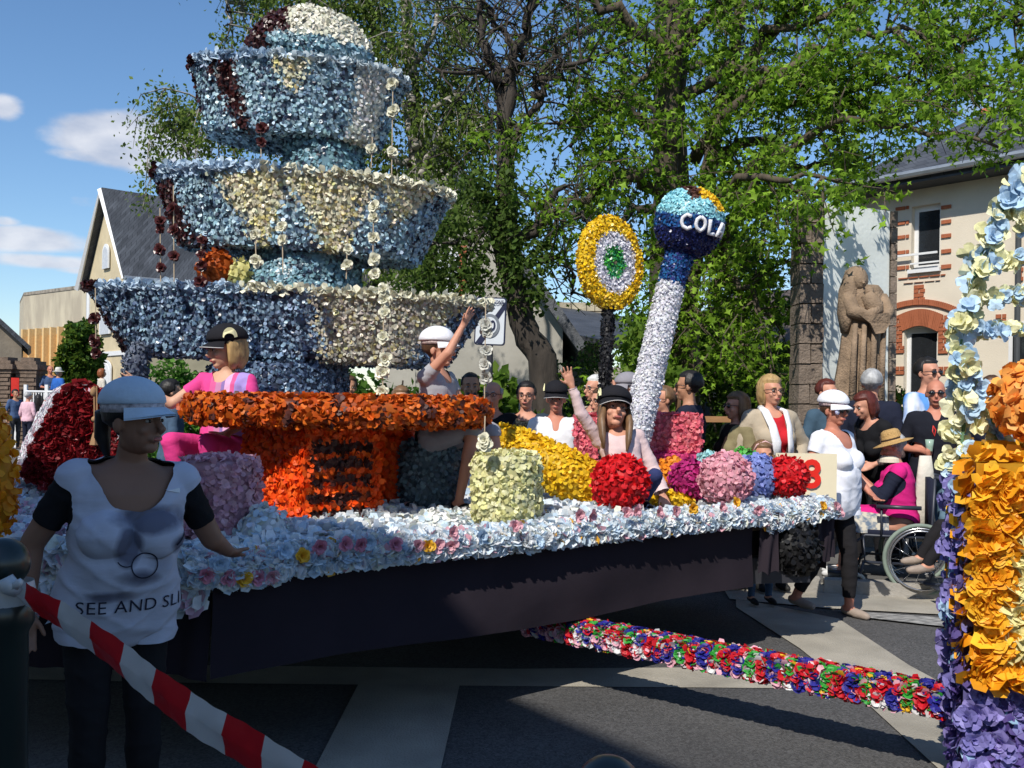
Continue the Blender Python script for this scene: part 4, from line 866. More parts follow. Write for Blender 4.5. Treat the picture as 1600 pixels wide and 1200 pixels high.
def tier(name, pxc, pyr, rr, pyb, rb, spec, ang=.03, size=.042, dark=.22, ys=.4, tint=1.0):
    k = YT/F; R, r = rr*k, rb*k; c = at(pxc, pyr, YT); z1 = at(pxc, pyr, YT-R*ys).z; z0 = at(pxc, pyb, YT-r*ys).z; c.z = z1
    prof = [(r*.2, z0+.03), (r*.9, z0), (r, z0+.01)]+[(r+(R-r)*t**1.05, z0+(z1-z0)*t) for t in np.linspace(.12, 1, 9)]+[(R-.03, z1+.005), (R*.5, z1-.05), (.02, z1-.06)]
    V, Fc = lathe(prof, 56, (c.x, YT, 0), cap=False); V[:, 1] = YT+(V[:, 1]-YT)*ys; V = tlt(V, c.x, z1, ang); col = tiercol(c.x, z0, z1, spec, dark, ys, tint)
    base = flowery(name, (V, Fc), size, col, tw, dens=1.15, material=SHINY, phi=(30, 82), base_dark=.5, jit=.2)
    # thick rim row of ruffles
    n = int(2*PI*R/.006); a = RNG.uniform(0, 2*PI, n); P = np.stack([c.x+R*np.cos(a), YT+R*ys*np.sin(a), z1+RNG.uniform(-.03, .02, n)], 1); Nn = unit(np.stack([np.cos(a), np.sin(a), np.full(n, .6)], 1)); V2, Fq = petals(P, Nn, .042, (10, 60))
    an = np.degrees(np.arctan2(P[:, 0]-c.x, -(P[:, 1]-YT)/ys)); cc = np.tile(np.array((.50, .62, .74)), (n, 1)); 
    cc[an > -8] = (.72, .70, .56) if name != 'upper_bowl' else (.60, .68, .72); cc[(an < -62)] = BR_
    V2 = tlt(V2, c.x, z1, ang); o = mk('rim_petals', (V2, Fq), SHINY, base, col=np.repeat(np.clip(cc*np.exp(RNG.normal(0, .12, (n, 1))), 0, 1), 6, 0)); o['kind'] = 'stuff'
    return base
def column(name, pxt, pyt, rt, pxb, pyb, rb, col, size=.042, dark=.3):
    a, b = at(pxt, pyt, YT-.25), at(pxb, pyb, YT-.25); a.y = b.y = YT; a.x *= YT/(YT-.25); b.x *= YT/(YT-.25); k = YT/F; P = [a.lerp(b, t) for t in np.linspace(0, 1, 6)]; G = tube([tuple(p) for p in P], [(rt+(rb-rt)*t**2)*k for t in np.linspace(0, 1, 6)], 28)
    flowery(name, G, size, col, tw, dens=1.1, material=SHINY, phi=(30, 82), base_dark=.5, jit=.2)
mixc = choice_col([(.17, .30, .36), (.24, .42, .50), GB, (.10, .18, .22)], [.35, .3, .15, .2])
darkc = choice_col([(.12, .18, .28), (.18, .28, .42), GB, (.07, .10, .18)], [.35, .3, .2, .15])
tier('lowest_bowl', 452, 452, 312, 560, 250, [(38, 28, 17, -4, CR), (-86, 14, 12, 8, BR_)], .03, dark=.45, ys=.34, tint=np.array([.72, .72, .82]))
column('foot_column', 435, 570, 105, 440, 740, 95, darkc)
column('lower_column', 487, 372, 78, 470, 455, 100, mixc)
tier('middle_bowl', 475, 264, 230, 385, 186, [(-13, 17, 2, 2, CR), (18, 18, 6, 2, CR), (54, 22, -10, -10, CR), (-71, 17, 10, 10, BR_)], .06, dark=.27, ys=.52)
column('middle_column', 507, 190, 56, 505, 275, 64, mixc)
tier('upper_bowl', 468, 86, 166, 205, 133, [(3, 12, -10, 0, CR), (52, 13, 15, 4, (.70, .69, .64)), (-40, 11, 4, 11, BR_), (-80, 13, -4, 6, BR_)], .06, dark=.3, ys=.55)
# crowning bun
c = at(484, 74, YT-.25); c.y = YT; c.x *= YT/(YT-.25); k = YT/F
prof = [(.02, -.02), (88*k, -.02), (97*k, .02), (96*k, .08), (88*k, 36*k), (66*k, 60*k), (36*k, 74*k), (.01, 79*k)]
V, Fc = lathe(prof, 40, tuple(c), cap=False); V[:, 1] = YT+(V[:, 1]-YT)*.6; V = tlt(V, c.x, c.z, .10)
def topc(P):
    q = np.tile(np.array((.74, .72, .60)), (len(P), 1)); a = P[:, 0]-c.x+.25*(P[:, 2]-c.z)
    q[a < -.05] = BR_; m = P[:, 2] < c.z+.09-.12*(P[:, 0]-c.x); q[m] = np.array([(.24, .42, .50), (.12, .2, .25), (.4, .55, .62)])[RNG.choice(3, m.sum())]; m2 = m & (a < -.22); q[m2] = BR_; return q
flowery('crowning_bun', (V, Fc), .045, topc, tw, dens=1.2, material=SHINY, phi=(25, 75), base_dark=.55)
column('upper_column', 480, 60, 60, 480, 95, 60, mixc)
# small blue-grey prop left of the tower foot
g = at(212, 575, 6.3); flowery('side_stem', tube([at(222, 540, 6.3), at(212, 565, 6.3), at(210, 600, 6.3), at(212, 700, 6.3)], [.05, .075, .06, .06], 14), .04, choice_col([(.16, .19, .26), (.10, .12, .17)]), tw)
# strings of paper blossoms
BL = {k: blossom_mesh('blossom', .036, c, m=SHINY, seed=9+i) for i, (k, c) in enumerate((('cream', (.74, .72, .56)), ('brown', (.08, .02, .02)), ('grey', (.55, .55, .50))))}
STR = mat('string', (.5, .4, .28), rough=.9)
strings = [('cream', 600, [(452), 468, 490, 528, 562, 582, 612], 448, 615, 5.15, 'longest cream flower string hanging in front of the lowest bowl'),
           ('cream', 584, [323, 340, 371, 406, 428], 318, 436, 5.7, 'cream flower string below the right part of the middle bowl'),
           ('cream', 543, [390, 414], 368, 436, 5.75, 'short two-flower string from the point of the cream triangle'),
           ('cream', 441, [355, 375], 345, 425, 5.75, 'frayed two-flower string left of the cream triangle'),
           ('cream', 399, [366, 408], 358, 410, 5.75, 'two-flower cream string hanging furthest left under the middle bowl'),
           ('cream', 614, [131, 172, 178, 238], 125, 272, 5.9, 'cream flower string down the right side of the upper bowl'),
           ('cream', 582, [232], 214, 262, 5.85, 'single cream flower on a string under the upper bowl'),
           ('brown', 407, [200, 222], 190, 245, 5.9, 'short brown flower string under the upper bowl'),
           ('brown', 314, [376, 398, 415, 440], 365, 442, 5.75, 'brown flower string before the small orange flower'),
           ('brown', 271, [326, 360, 400], 290, 440, 5.9, 'brown flower string hanging from the left rim above the lowest bowl'),
           ('brown', 250, [345, 358, 390, 418], 325, 440, 6.0, 'outermost brown flower string over the left rim of the lowest bowl'),
           ('brown', 149, [498, 531, 537, 552], 450, 560, 6.2, 'brown flower string under the left tip of the lowest bowl'),
           ('grey', 759, [508, 520, 548, 570, 590], 474, 625, 5.6, 'grey-backed flower string in front of the speed sign'),
           ('cream', 758, [688, 696], 650, 706, 4.9, 'double cream flower hanging below the orange table top')]
for (k, px, ys, ya, yb, Y, lab) in strings:
    a, b = at(px, ya, Y), at(px-(2 if px > 500 else -1), yb, Y); t = thing('flower_string', lab, 'flower string', tuple(a))
    mk('string', tube([tuple(a), tuple(b)], .0035, 5), STR, t)
    for y in ys:
        p = at(px+random.uniform(-2, 2), y, Y); s = random.uniform(.85, 1.15); inst('blossom', BL[k], tuple(p), t, aim((random.uniform(-.5, .2), -1, random.uniform(-.2, .5))), (s, s, s)); inst('blossom', BL[k], tuple(p), t, aim((random.uniform(-.5, .5), 1, random.uniform(-.2, .5))), (s, s, s))
for (px, py) in ((500, 62), (519, 64), (612, 300)): pass
# orange and yellow flowers on the lower bowl
p = at(338, 420, 6.3); t = thing('orange_pompom', 'rust orange petal flower standing on the rim of the lowest bowl', 'paper flower', tuple(p))
flowery('pompom', ell(tuple(p), (.11, .09, .11)), .05, choice_col([(.55, .12, .02), (.40, .08, .01)]), t)
p = at(374, 426, 6.2); t = thing('yellow_bow', 'pale yellow paper bow beside the rust orange flower', 'paper bow', tuple(p)); flowery('bow', ell(tuple(p), (.055, .03, .075)), .06, const((.75, .70, .28)), t)

# ------------- orange table
YB = 5.28; tc_ = at(528, 622, YB); RT = 238*YB/F
tb = thing('orange_table', 'round orange petal table with brown flecked rim and boxy legs', 'table', (tc_.x, YB, ZP))
TS = .56; zt = at(528, 624, YB-RT*TS).z; zb = at(528, 663, YB-RT*TS).z
def rimc(P):
    a = np.arctan2(P[:, 0]-tc_.x, -(P[:, 1]-YB)/TS); q = np.array([(.58, .105, .008), (.66, .15, .014), (.48, .075, .007)])[RNG.choice(3, len(P))]
    m = (np.sin(a*22+np.sin(P[:, 2]*20)*.8) > .80) & (RNG.random(len(P)) < .85); q[m] = (.09, .03, .025); return q
V, Fc = lathe([(.02, zb), (RT-.04, zb), (RT-.01, zb+.02), (RT, (zt+zb)/2), (RT-.01, zt-.02), (RT-.04, zt), (.02, zt)], 72, (tc_.x, YB, 0), cap=False); V[:, 1] = YB+(V[:, 1]-YB)*TS
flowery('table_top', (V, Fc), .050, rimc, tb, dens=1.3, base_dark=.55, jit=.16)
def legc(P):
    q = np.array([(.88, .095, .006), (.92, .13, .01), (.80, .07, .005)])[RNG.choice(3, len(P))]; return q
def legbox(name, quad_px, back, z0, z1, stripes=None):
    pts = [Vector(ground(x, y, ZP))[:2] for x, y in quad_px]; G = prism(pts, z0, z1); V, Fc = G
    G2 = join(*[subdiv([V[i] for i in f], 12, 12) for f in Fc if len(f) == 4]); flowery(name, G2, .050, (lambda P: stripes(P)) if stripes else legc, tb, dens=1.3, base_dark=.55, jit=.14)
# main leg: corner edge near (478,..), left face and right face with brown bands
c0 = ground(475, 824, ZP); cl_ = ground(382, 808, ZP+.0); cr_ = ground(592, 812, ZP)
c0, cl_, cr_ = Vector(c0), Vector(cl_), Vector(cr_)
u1 = (cr_-c0); u2 = (cl_-c0)
def stripe(P):
    q = legc(P); f = ((P[:, 0]-c0.x)*u1.x+(P[:, 1]-c0.y)*u1.y)/(u1.length**2); onright = (P[:, 1] < c0.y+u1.y*f+.03) & (f > .06) & (f < .86)
    zz = (P[:, 2]-ZP)/(zb-ZP); s = np.zeros(len(P), bool)
    for k in range(5): s |= np.abs(zz-(.10+.165*k)) < .052+.01*np.sin(P[:, 0]*40)
    q[onright & s] = (.07, .022, .018); return q
pts = [tuple(c0)[:2], tuple(cr_)[:2], tuple(cr_+u2*.6+Vector((0, .25, 0)))[:2], tuple(cl_+Vector((.05, .35, 0)))[:2], tuple(cl_)[:2]]
V, Fc = prism(pts, ZP, zb); G2 = join(*[subdiv([V[i] for i in f], 14, 14) for f in Fc if len(f) == 4])
flowery('leg', G2, .050, stripe, tb, dens=1.35, base_dark=.55, jit=.14)
l2 = ground(598, 800, ZP); pts = [(l2.x, l2.y), (l2.x+.10, l2.y-.0), (l2.x+.16, l2.y+.35), (l2.x, l2.y+.35)]
V, Fc = prism(pts, ZP, zb); flowery('leg', join(*[subdiv([V[i] for i in f], 6, 12) for f in Fc if len(f) == 4]), .062, legc, tb, dens=1.2, base_dark=.55)
# stools, drum, sofa, banana, balls
def prop(name, label, cat, G, size, colf, loc, dens=1.25, jit=.1, part='cushion', phi=(20, 72), wid=.95, m=None):
    t = thing(name, label, cat, loc); flowery(part, G, size, colf, t, dens, phi, jit, base_dark=.6, wid=wid, material=m); return t
def drum(px, pyt, pyb, rpx, Y):
    a = at(px, pyt, Y); k = Y/F; r = rpx*k; z0 = max(ZP, at(px, pyb, Y).z-.02); z1 = a.z; return lathe([(.01, z0), (r*.97, z0), (r, z0+.05), (r*1.01, (z0+z1)/2), (r, z1-.05), (r*.93, z1-.01), (.01, z1)], 36, (a.x, Y, 0), cap=False), (a.x, Y, z0)
G, l = drum(345, 716, 826, 56, 4.45); prop('pink_stool', 'pale pink petal drum stool standing in the shade', 'stool', G, .05, choice_col([(.66, .36, .42), (.74, .44, .50), (.58, .30, .37)]), l, part='drum')
G, l = drum(792, 708, 806, 50, 5.15); prop('cream_drum', 'cream yellow petal drum standing on the deck edge', 'drum', G, .045, choice_col([(.76, .74, .42), (.80, .78, .50), (.72, .70, .34)]), l, part='drum')
G, l = drum(672, 690, 785, 46, 5.7); prop('blue_grey_stool', 'blue grey petal stool under the waving girl in grey', 'stool', G, .045, choice_col([(.13, .20, .24), (.17, .26, .31), (.09, .14, .18)]), l, part='drum')
# crimson cone with white side
def cone():
    Y = 6.1; t = thing('crimson_bell', 'crimson petal bell shape with a white edge and a string tassel', 'petal bell', tuple(at(130, 740, Y)))
    out = [(112, 742), (124, 700), (150, 650), (166, 620), (180, 606), (198, 600), (216, 603), (236, 612), (248, 624), (268, 700), (280, 760), (200, 790), (112, 745)]
    f = [at(x-72, y, Y) for x, y in out[:-1]]; b = [p+Vector((-.27, .4, 0)) for p in f]; n = len(f)
    G = ([tuple(p) for p in f+b], [tuple(range(n)), tuple(range(2*n-1, n-1, -1))]+[(i, n+i, n+(i+1) % n, (i+1) % n) for i in range(n)])
    front = (arr(G[0]), [G[1][0]]); side = (arr(G[0]), G[1][2:])
    bm = mk('bell', G, mat('crimson_core', (.06, .004, .006)), t)
    P, Nn = sample(front, 5200); Nn = np.tile([0, -1., .1], (len(P), 1)); V, Fq = petals(P, Nn, .045, (25, 80)); c = np.array([(.20, .008, .012), (.27, .014, .02), (.14, .006, .01), (.72, .25, .25)])[RNG.choice(4, len(P), p=[.4, .3, .29, .01])]
    q = mk('petals', (V, Fq), PETAL, bm, col=np.repeat(np.clip(c*np.exp(RNG.normal(0, .2, (len(P), 1))), 0, 1), 6, 0)); q['kind'] = 'stuff'
    P, Nn = sample(side, 5200); V, Fq = petals(P, Nn, .055, (25, 75)); c = np.array([(.72, .74, .78), (.70, .50, .58)])[(RNG.random(len(P)) < .3).astype(int)]
    q = mk('petals', (V, Fq), PETAL, bm, col=np.repeat(np.clip(c, 0, 1), 6, 0)); q['kind'] = 'stuff'
    a = at(148, 604, Y-.06); mk('tassel', join(tube([at(147, 603, Y-.06), at(148, 676, Y-.06)], .006, 5), tube([at(151, 603, Y-.06), at(152, 662, Y-.06)], .006, 5), ell(tuple(at(149, 655, Y-.06)), (.025, .02, .02)), ell(tuple(at(146, 612, Y-.06)), (.02, .02, .03)), tube([at(148, 676, Y-.07), at(147, 695, Y-.07)], [.012, .03], 6)), mat('tassel_cord', (.34, .2, .1), rough=.9), t)
cone()
# pink sofa
PK = choice_col([(.78, .16, .20), (.84, .24, .27), (.70, .12, .18)])
Y = 7.0; a, b = at(908, 655, Y), at(1092, 655, Y)
t = thing('pink_settee', 'coral pink petal settee behind the girl with the raised arm', 'settee', ((a.x+b.x)/2, Y, ZP))
def pbox(name, x0, x1, y0, y1, Y, dep, colf, par, size=.05):
    a, b = at(x0, y0, Y), at(x1, y1, Y); V, Fc = box(((a.x+b.x)/2, Y+dep/2, (a.z+b.z)/2), (b.x-a.x, dep, abs(a.z-b.z))); return flowery(name, join(*[subdiv([V[i] for i in f], 10, 8) for f in Fc]), size, colf, par, 1.25, (20, 75), .1, base_dark=.6)
pbox('backrest', 990, 1093, 650, 712, Y, .35, PK, t); pbox('seat', 990, 1093, 712, 775, Y-.03, .5, PK, t); pbox('armrest', 905, 960, 651, 760, Y+.1, .3, PK, t)
pbox('magenta_band', 992, 1095, 708, 718, Y-.05, .1, const((.68, .06, .22)), t, .04)
# banana
pts = [(776, 672, 6.0), (800, 690, 6.0), (835, 714, 5.95), (880, 738, 5.9), (930, 760, 5.9), (985, 775, 5.95), (1040, 783, 6.05), (1075, 786, 6.15)]
P = smoothpath([at(*p) for p in pts], 3); rr = [9, 22, 32, 36, 31, 22, 15, 7]; R = np.interp(np.linspace(0, 7, len(P)), range(8), rr)*6/F
prop('banana', 'long curved yellow petal banana lying across the deck', 'banana', tube([tuple(p) for p in P], list(R), 18), .045, choice_col([(.82, .52, .015), (.86, .58, .03), (.76, .45, .01)]), tuple(P[12]), part='body')
def ball(px, py, r, Y, cols, lab, name='petal_ball', size=.05, jit=.1, wid=.95):
    p = at(px, py, Y); prop(name, lab, 'ball', ell(tuple(p), (r*Y/F,)*3, 24, 16), size, choice_col(cols), tuple(p), part='ball', jit=jit, wid=wid)
ball(969, 755, 41, 5.55, [(.66, .012, .016), (.74, .02, .03), (.56, .008, .012)], 'large red petal ball in front of the waving girl')
ball(1230, 745, 29, 6.3, [(.66, .012, .016), (.74, .02, .03), (.56, .008, .012)], 'smaller red petal ball before the number board')
ball(1134, 748, 38, 6.0, [(.76, .36, .43), (.82, .44, .50), (.70, .30, .38)], 'light pink petal ball in the middle of the ball row')
ball(1078, 750, 29, 6.2, [(.42, .02, .16), (.50, .03, .20), (.34, .015, .13)], 'dark magenta petal ball left of the pink ball')
ball(1052, 742, 24, 6.5, [(.82, .26, .015), (.86, .32, .03)], 'orange petal ball peeping out beside the settee')
ball(1183, 746, 32, 6.35, [(.22, .28, .62), (.28, .34, .68), (.18, .24, .55)], 'lavender blue petal ball between the pink and red balls')
ball(1108, 726, 18, 6.6, [(.40, .70, .72)], 'pale turquoise petal ball behind the pink ball')
ball(1160, 722, 20, 6.7, [(.08, .42, .06)], 'green petal ball behind the lavender ball')
ball(1236, 856, 42, 6.15, [(.012, .012, .014), (.02, .02, .022)], 'black petal ball hanging under the end of the float', size=.055)
# lollipop target
def lolly():
    Y = 7.0; c = at(953, 411, Y); t = thing('target_lollipop', 'oval yellow, white and green petal lollipop on a black stick', 'lollipop', tuple(at(945, 640, Y)))
    k = Y/F; n = 44; rot = Matrix.Rotation(math.radians(28), 3, 'Z') @ Matrix.Rotation(math.radians(-6), 3, 'Y')
    prof = [(.01, -.055), (.8, -.055), (.96, -.04), (1.0, 0), (.96, .04), (.8, .055), (.01, .055)]
    V, Fc = lathe([(r, z) for r, z in prof], n, cap=False); V = arr(V); V = np.stack([V[:, 0]*50*k/math.cos(math.radians(28)), V[:, 2], V[:, 1]*73*k], 1); Fc = [tuple(reversed(f)) for f in Fc]
    # finer front and back
    def disc(yy, s):
        Vv, Ff = [(0, yy, 0)], []; 
        for j in range(1, 7):
            for i in range(n): a = 2*PI*i/n; Vv.append((.82*j/6*50*k/math.cos(math.radians(28))*math.cos(a), yy, .82*j/6*73*k*math.sin(a)))
        for i in range(n): Ff.append((0, 1+i, 1+(i+1) % n)[::s])
        for j in range(5):
            for i in range(n): Ff.append((1+j*n+i, 1+(j+1)*n+i, 1+(j+1)*n+(i+1) % n, 1+j*n+(i+1) % n)[::s])
        return arr(Vv), Ff
    G = join((V, Fc), disc(-.057, 1), disc(.057, -1)); Vr = G[0] @ np.array(rot).T + arr([tuple(c)])
    Ri = np.linalg.inv(np.array(rot))
    def col(P):
        q = (P-arr([tuple(c)])) @ Ri.T; d = np.sqrt((q[:, 0]/(50*k/math.cos(math.radians(28))))**2+(q[:, 2]/(73*k))**2)+RNG.normal(0, .015, len(P))
        o = np.tile(np.array((.84, .54, .012)), (len(P), 1)); o[RNG.random(len(P)) < .3] = (.88, .62, .03); o[d < .66] = (.74, .73, .80); g = d < .34; o[g] = np.array([(.03, .30, .09), (.10, .50, .06), (.02, .20, .08)])[RNG.choice(3, g.sum())]; o[d < .06] = (.2, .16, .1); return o
    flowery('disc', (Vr, G[1]), .032, col, t, 1.2, (25, 80), .12, material=SHINY, base_dark=.6)
    flowery('stick', tube([at(951, 480, Y), at(947, 560, Y), at(943, 690, Y+.1), at(943, 800, Y+.1)], .036, 14), .035, choice_col([(.018, .018, .022), (.035, .035, .04)]), t, 1.2)
lolly()
def cola():
    Y = 6.9; c = Vector(at(1077, 348, Y)); k = Y/F; t = thing('cola_lollipop', 'huge round lollipop with the word COLA on a white petal stick', 'lollipop', tuple(at(1000, 640, Y)))
    R = 52*k; up = np.array([.26, 0, .966]); 
    def col(P):
        q = (P-arr([tuple(c)]))/R; h = q @ np.array([.14, -.12, .98]); o = np.tile(np.array((.025, .06, .22)), (len(P), 1)); o[RNG.random(len(P)) < .35] = (.02, .13, .36)
        o[h < -.25] = (.02, .03, .15); m = h > .17+.05*np.sin(q[:, 0]*5+1); o[m] = (.30, .66, .74); m2 = m & (RNG.random(len(P)) < .3); o[m2] = (.38, .74, .82)
        y = (q[:, 2] > .55-.18*(q[:, 0]-.1)) & (q[:, 0] > .17); o[y | ((q[:, 0] > .62) & (h > .42))] = (.84, .52, .015); b = (np.abs(q[:, 0]-.02+.5*(q[:, 2]-.75)) < .22) & (q[:, 2] > .54) & (q[:, 1] < .3); o[b & ~y] = (.09, .035, .02); return o
    flowery('globe', ell(tuple(c), (R, R, R*1.04), 40, 26), .03, col, t, 1.2, (25, 82), .14, material=SHINY, base_dark=.6)
    # letters laid on the globe as tubes of white petals
    glyph = {'C': [[(.9, .85), (.5, 1), (.1, .8), (0, .5), (.1, .2), (.5, 0), (.9, .12)]], 'O': [[(.45, 1), (.1, .8), (0, .5), (.1, .2), (.45, 0), (.8, .2), (.9, .5), (.8, .8), (.45, 1)]], 'L': [[(.1, 1), (.1, .5), (.1, 0), (.8, 0)]], 'A': [[(0, 0), (.15, .55), (.45, 1), (.7, .9), (.78, .5), (.8, 0)], [(.1, .42), (.78, .42)]]}
    for i, ch in enumerate('COLA'):
        Gs = []
        for st in glyph[ch]:
            pp = []
            for (x, y) in [p.lerp(q, s)[:2] for p, q in zip([Vector((*u_, 0)) for u_ in st], [Vector((*u_, 0)) for u_ in st[1:]]) for s in (0, .5)]+[st[-1]]:
                az = math.radians(-22+i*22+x*17); el = math.radians(-19+y*21-i*3.2); pp.append((c.x+R*1.09*math.sin(az)*math.cos(el), c.y-R*1.09*math.cos(az)*math.cos(el), c.z+R*1.12*math.sin(el)))
            Gs.append(tube(pp, .013, 8))
        mk('letter', join(*Gs), mat('white_foil', (.80, .80, .84), rough=.5, bump=.8, bscale=160, bdist=.006), t, smooth=True)
    a, b, d = at(1064, 392, Y), at(1048, 446, Y), at(1000, 650, Y-.15); e = at(985, 720, Y-.2)
    flowery('neck', tube([a, b], [.095, .085], 18), .03, choice_col([(.02, .08, .28), (.03, .04, .2), (.02, .14, .34)]), t, 1.2, material=SHINY)
    flowery('stick', tube([b, b.lerp(d, .5), d, e], [.088, .09, .095, .095], 20), .03, choice_col([(.74, .74, .79), (.68, .68, .76), (.78, .78, .8)]), t, 1.3, base_dark=.9)
cola()
# number board
p0, p1 = at(1214, 708, 6.55), at(1305, 780, 6.6)
t = thing('number_board', 'cream board with a red number 8 at the rear end of the float', 'number board', ((p0.x+p1.x)/2, 6.58, p1.z))
mk('board', box(((p0.x+p1.x)/2, 6.58, (p0.z+p1.z)/2-.02), (p1.x-p0.x, .012, p0.z-p1.z+.04)), mat('cream_card', (.74, .66, .47), rough=.7, var=.02), t)
G = text_mesh('8', .27, .001, bold=True); c8 = at(1268, 743, 6.560); mk('numeral', on_plane(G, c8, (1, 0, 0), (0, 0, 1)), mat('red_print', (.70, .02, .01), rough=.5), t)
# pale blossoms and figure behind white-shirted man
# ------------- drawbar
D0, D1 = ground(835, 972, .33), ground(1500, 1100, .33)
t = thing('flowered_drawbar', 'long drawbar wrapped in red, blue, green, pink and white paper flowers', 'drawbar', tuple(D0))
dd = (D1-D0).normalized(); dn = Vector((dd.y, -dd.x, 0)); L_d = (D1-D0).length
mk('bar', box(tuple((D0+D1)/2), (L_d, .12, .06), math.atan2(dd.y, dd.x)), mat('dark_steel'), t)
DM = {k: blossom_mesh('rosette', .036, c, layers=((6, 1, 70), (5, .8, 40)), seed=20+i) for i, (k, c) in enumerate(dict(r=(.62, .015, .03), b=(.03, .03, .30), g=(.04, .36, .05), p=(.80, .42, .52), w=(.76, .76, .78), y=(.82, .48, .03)).items())}
nd = int(L_d/.058)
for i in range(nd+1):
    f = i/nd; p = D0.lerp(D1, f)
    rows = [(-.10, .045, 'pppwpp', .9), (-.05, .07, 'rbrgbr', .9), (0, .075, 'bgrbyr', .9), (.05, .07, 'rgbrgb', .9), (.095, .045, 'grbgrr' if f > .4 else 'rgbrgr', .4), (.11, 0, 'rbgrbr' if f > .35 else 'pwprwb', -.1), (.105, -.04, 'pwbpwr' if f < .75 else 'rgwbyr', -.3)]
    for j, (o_, z_, cs, nzv) in enumerate(rows):
        if len(t.children) > 296: break
        ch = cs[(i+j*2) % 6]
        if j < 5 and i % 2 == j % 2 and j not in (4,): pass
        q = p+dn*o_*.68+dd*random.uniform(-.015, .015)+Vector((0, 0, z_*.65)); s = random.uniform(.9, 1.15); inst('rosette', DM[ch], tuple(q), t, aim(dn*(o_*6)+Vector((0, 0, nzv+.2))), (s, s, s))
BJ = box(tuple((D0+D1)/2), (L_d, .135, .075), math.atan2(dd.y, dd.x)); P, Nn = sample(BJ, 6500); V, Fq = petals(P, Nn, .032, (25, 80)); cc = choice_col([(.62, .015, .03), (.03, .03, .30), (.04, .36, .05), (.80, .42, .52), (.76, .76, .78), (.82, .48, .03)], [.26, .2, .17, .2, .13, .04])(P)
o = mk('petals', (V, Fq), PETAL, t, col=np.repeat(np.clip(cc, 0, 1), 6, 0)); o['kind'] = 'stuff'

# ------------- second float, cut by the right edge
t = thing('second_float', 'amber and violet petal-covered box of the next float at the right edge', 'parade float', tuple(at(1600, 1200, 3.5))[:2]+(0,))
q0, q1 = at(1510, 722, 3.5), at(1490, 735, 4.15)
x0, y0 = q0.x, 3.5; x1, y1 = q1.x, 4.15; zt = at(1510, 722, 3.5).z; zm = at(1510, 1062, 3.5).z
fx = Vector((x1-x0, y1-y0, 0)); rt = Vector((1.5, -.12, 0)); q = Vector((x0, y0, 0))
qs = [q, q+rt, q+rt+fx, q+fx]
VI = choice_col([(.22, .20, .50), (.28, .26, .58), (.16, .13, .40), (.30, .46, .66)], [.4, .3, .22, .08])
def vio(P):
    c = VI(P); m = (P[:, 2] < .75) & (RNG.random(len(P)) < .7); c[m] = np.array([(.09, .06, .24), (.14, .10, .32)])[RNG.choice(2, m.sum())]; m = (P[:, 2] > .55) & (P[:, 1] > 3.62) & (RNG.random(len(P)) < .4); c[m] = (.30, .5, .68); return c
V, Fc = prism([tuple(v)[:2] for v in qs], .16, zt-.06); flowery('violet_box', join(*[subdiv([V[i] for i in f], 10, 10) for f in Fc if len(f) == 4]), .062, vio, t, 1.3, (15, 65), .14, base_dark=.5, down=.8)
fq = [q+Vector((.012, -.05, 0)), q+rt+Vector((0, -.05, 0)), q+rt+fx*.85, q+fx*.85+Vector((.04, 0, 0))]
def amber(P):
    c = choice_col([(.86, .40, .018), (.88, .48, .03), (.82, .33, .012)])(P); m = (np.abs(P[:, 0]-1.83+.03*np.sin(P[:, 2]*9)) < .05) & (P[:, 2] < 1.23) & (P[:, 2] > .58) & (RNG.random(len(P)) < .8); c[m] = (.80, .72, .34); return c
AMB = [blossom_mesh('flower', .052, c, layers=((5, 1.0, 74), (5, .8, 50), (3, .5, 25)), seed=70+i) for i, c in enumerate([(.86, .40, .018), (.88, .48, .03), (.82, .33, .012), (.80, .72, .34), (.22, .20, .50), (.30, .26, .60), (.34, .5, .70)])]
V, Fc = prism([tuple(v)[:2] for v in fq], zm, zt); flowery('amber_box', join(subdiv([V[i] for i in Fc[0]], 16, 12), subdiv([V[i] for i in Fc[1]], 4, 12), subdiv([V[i] for i in Fc[3]], 6, 12), subdiv([V[4], V[5], V[6], V[7]], 8, 4)), .056, amber, t, 1.5, (8, 60), .12, base_dark=.5, down=1.2, wid=1.3, sz=.9, curl=.6)
oc = at(1606, 628, 3.55); flowery('orange_bloom', ell(tuple(oc), (.115, .10, .125), 20, 12), .055, choice_col([(.88, .34, .06), (.92, .42, .10)]), t, 1.6, (20, 70), .1, wid=1.3, base_dark=.7)
for i in range(230):
    z = random.uniform(zm+.01, zt-.05); x = fq[0].x+random.uniform(.0, .55); s_ = random.uniform(.8, 1.15); k = 3 if (abs(x-1.86+.03*math.sin(z*9)) < .045 and .6 < z < 1.22 and random.random() < .85) else random.randrange(3)
    yy = fq[0].y-.02-.08*(x-fq[0].x)
    inst('flower', AMB[k], (x, yy, z), t, aim((random.uniform(-.7, .4), -1, random.uniform(-.6, .5))), (s_,)*3)
for i in range(60):
    z = random.uniform(.2, zm-.02) if i < 25 else random.uniform(.25, zt-.05); s_ = random.uniform(.8, 1.1)
    if i < 25: p_ = (q.x+random.uniform(0, .5), q.y-.03, z)
    else: f_ = random.uniform(.1, 1); p_ = (q.x+fx.x*f_-.02, q.y+fx.y*f_-.01, z)
    inst('flower', AMB[4+random.randrange(3 if z > .6 else 2)], p_, t, aim((random.uniform(-1.2, .2), -1, random.uniform(-.6, .4))), (s_,)*3)
mk('post', tube([at(1500, 745, 3.8), at(1500, 1100, 3.8)], .02, 8), mat('dark_steel'), t)
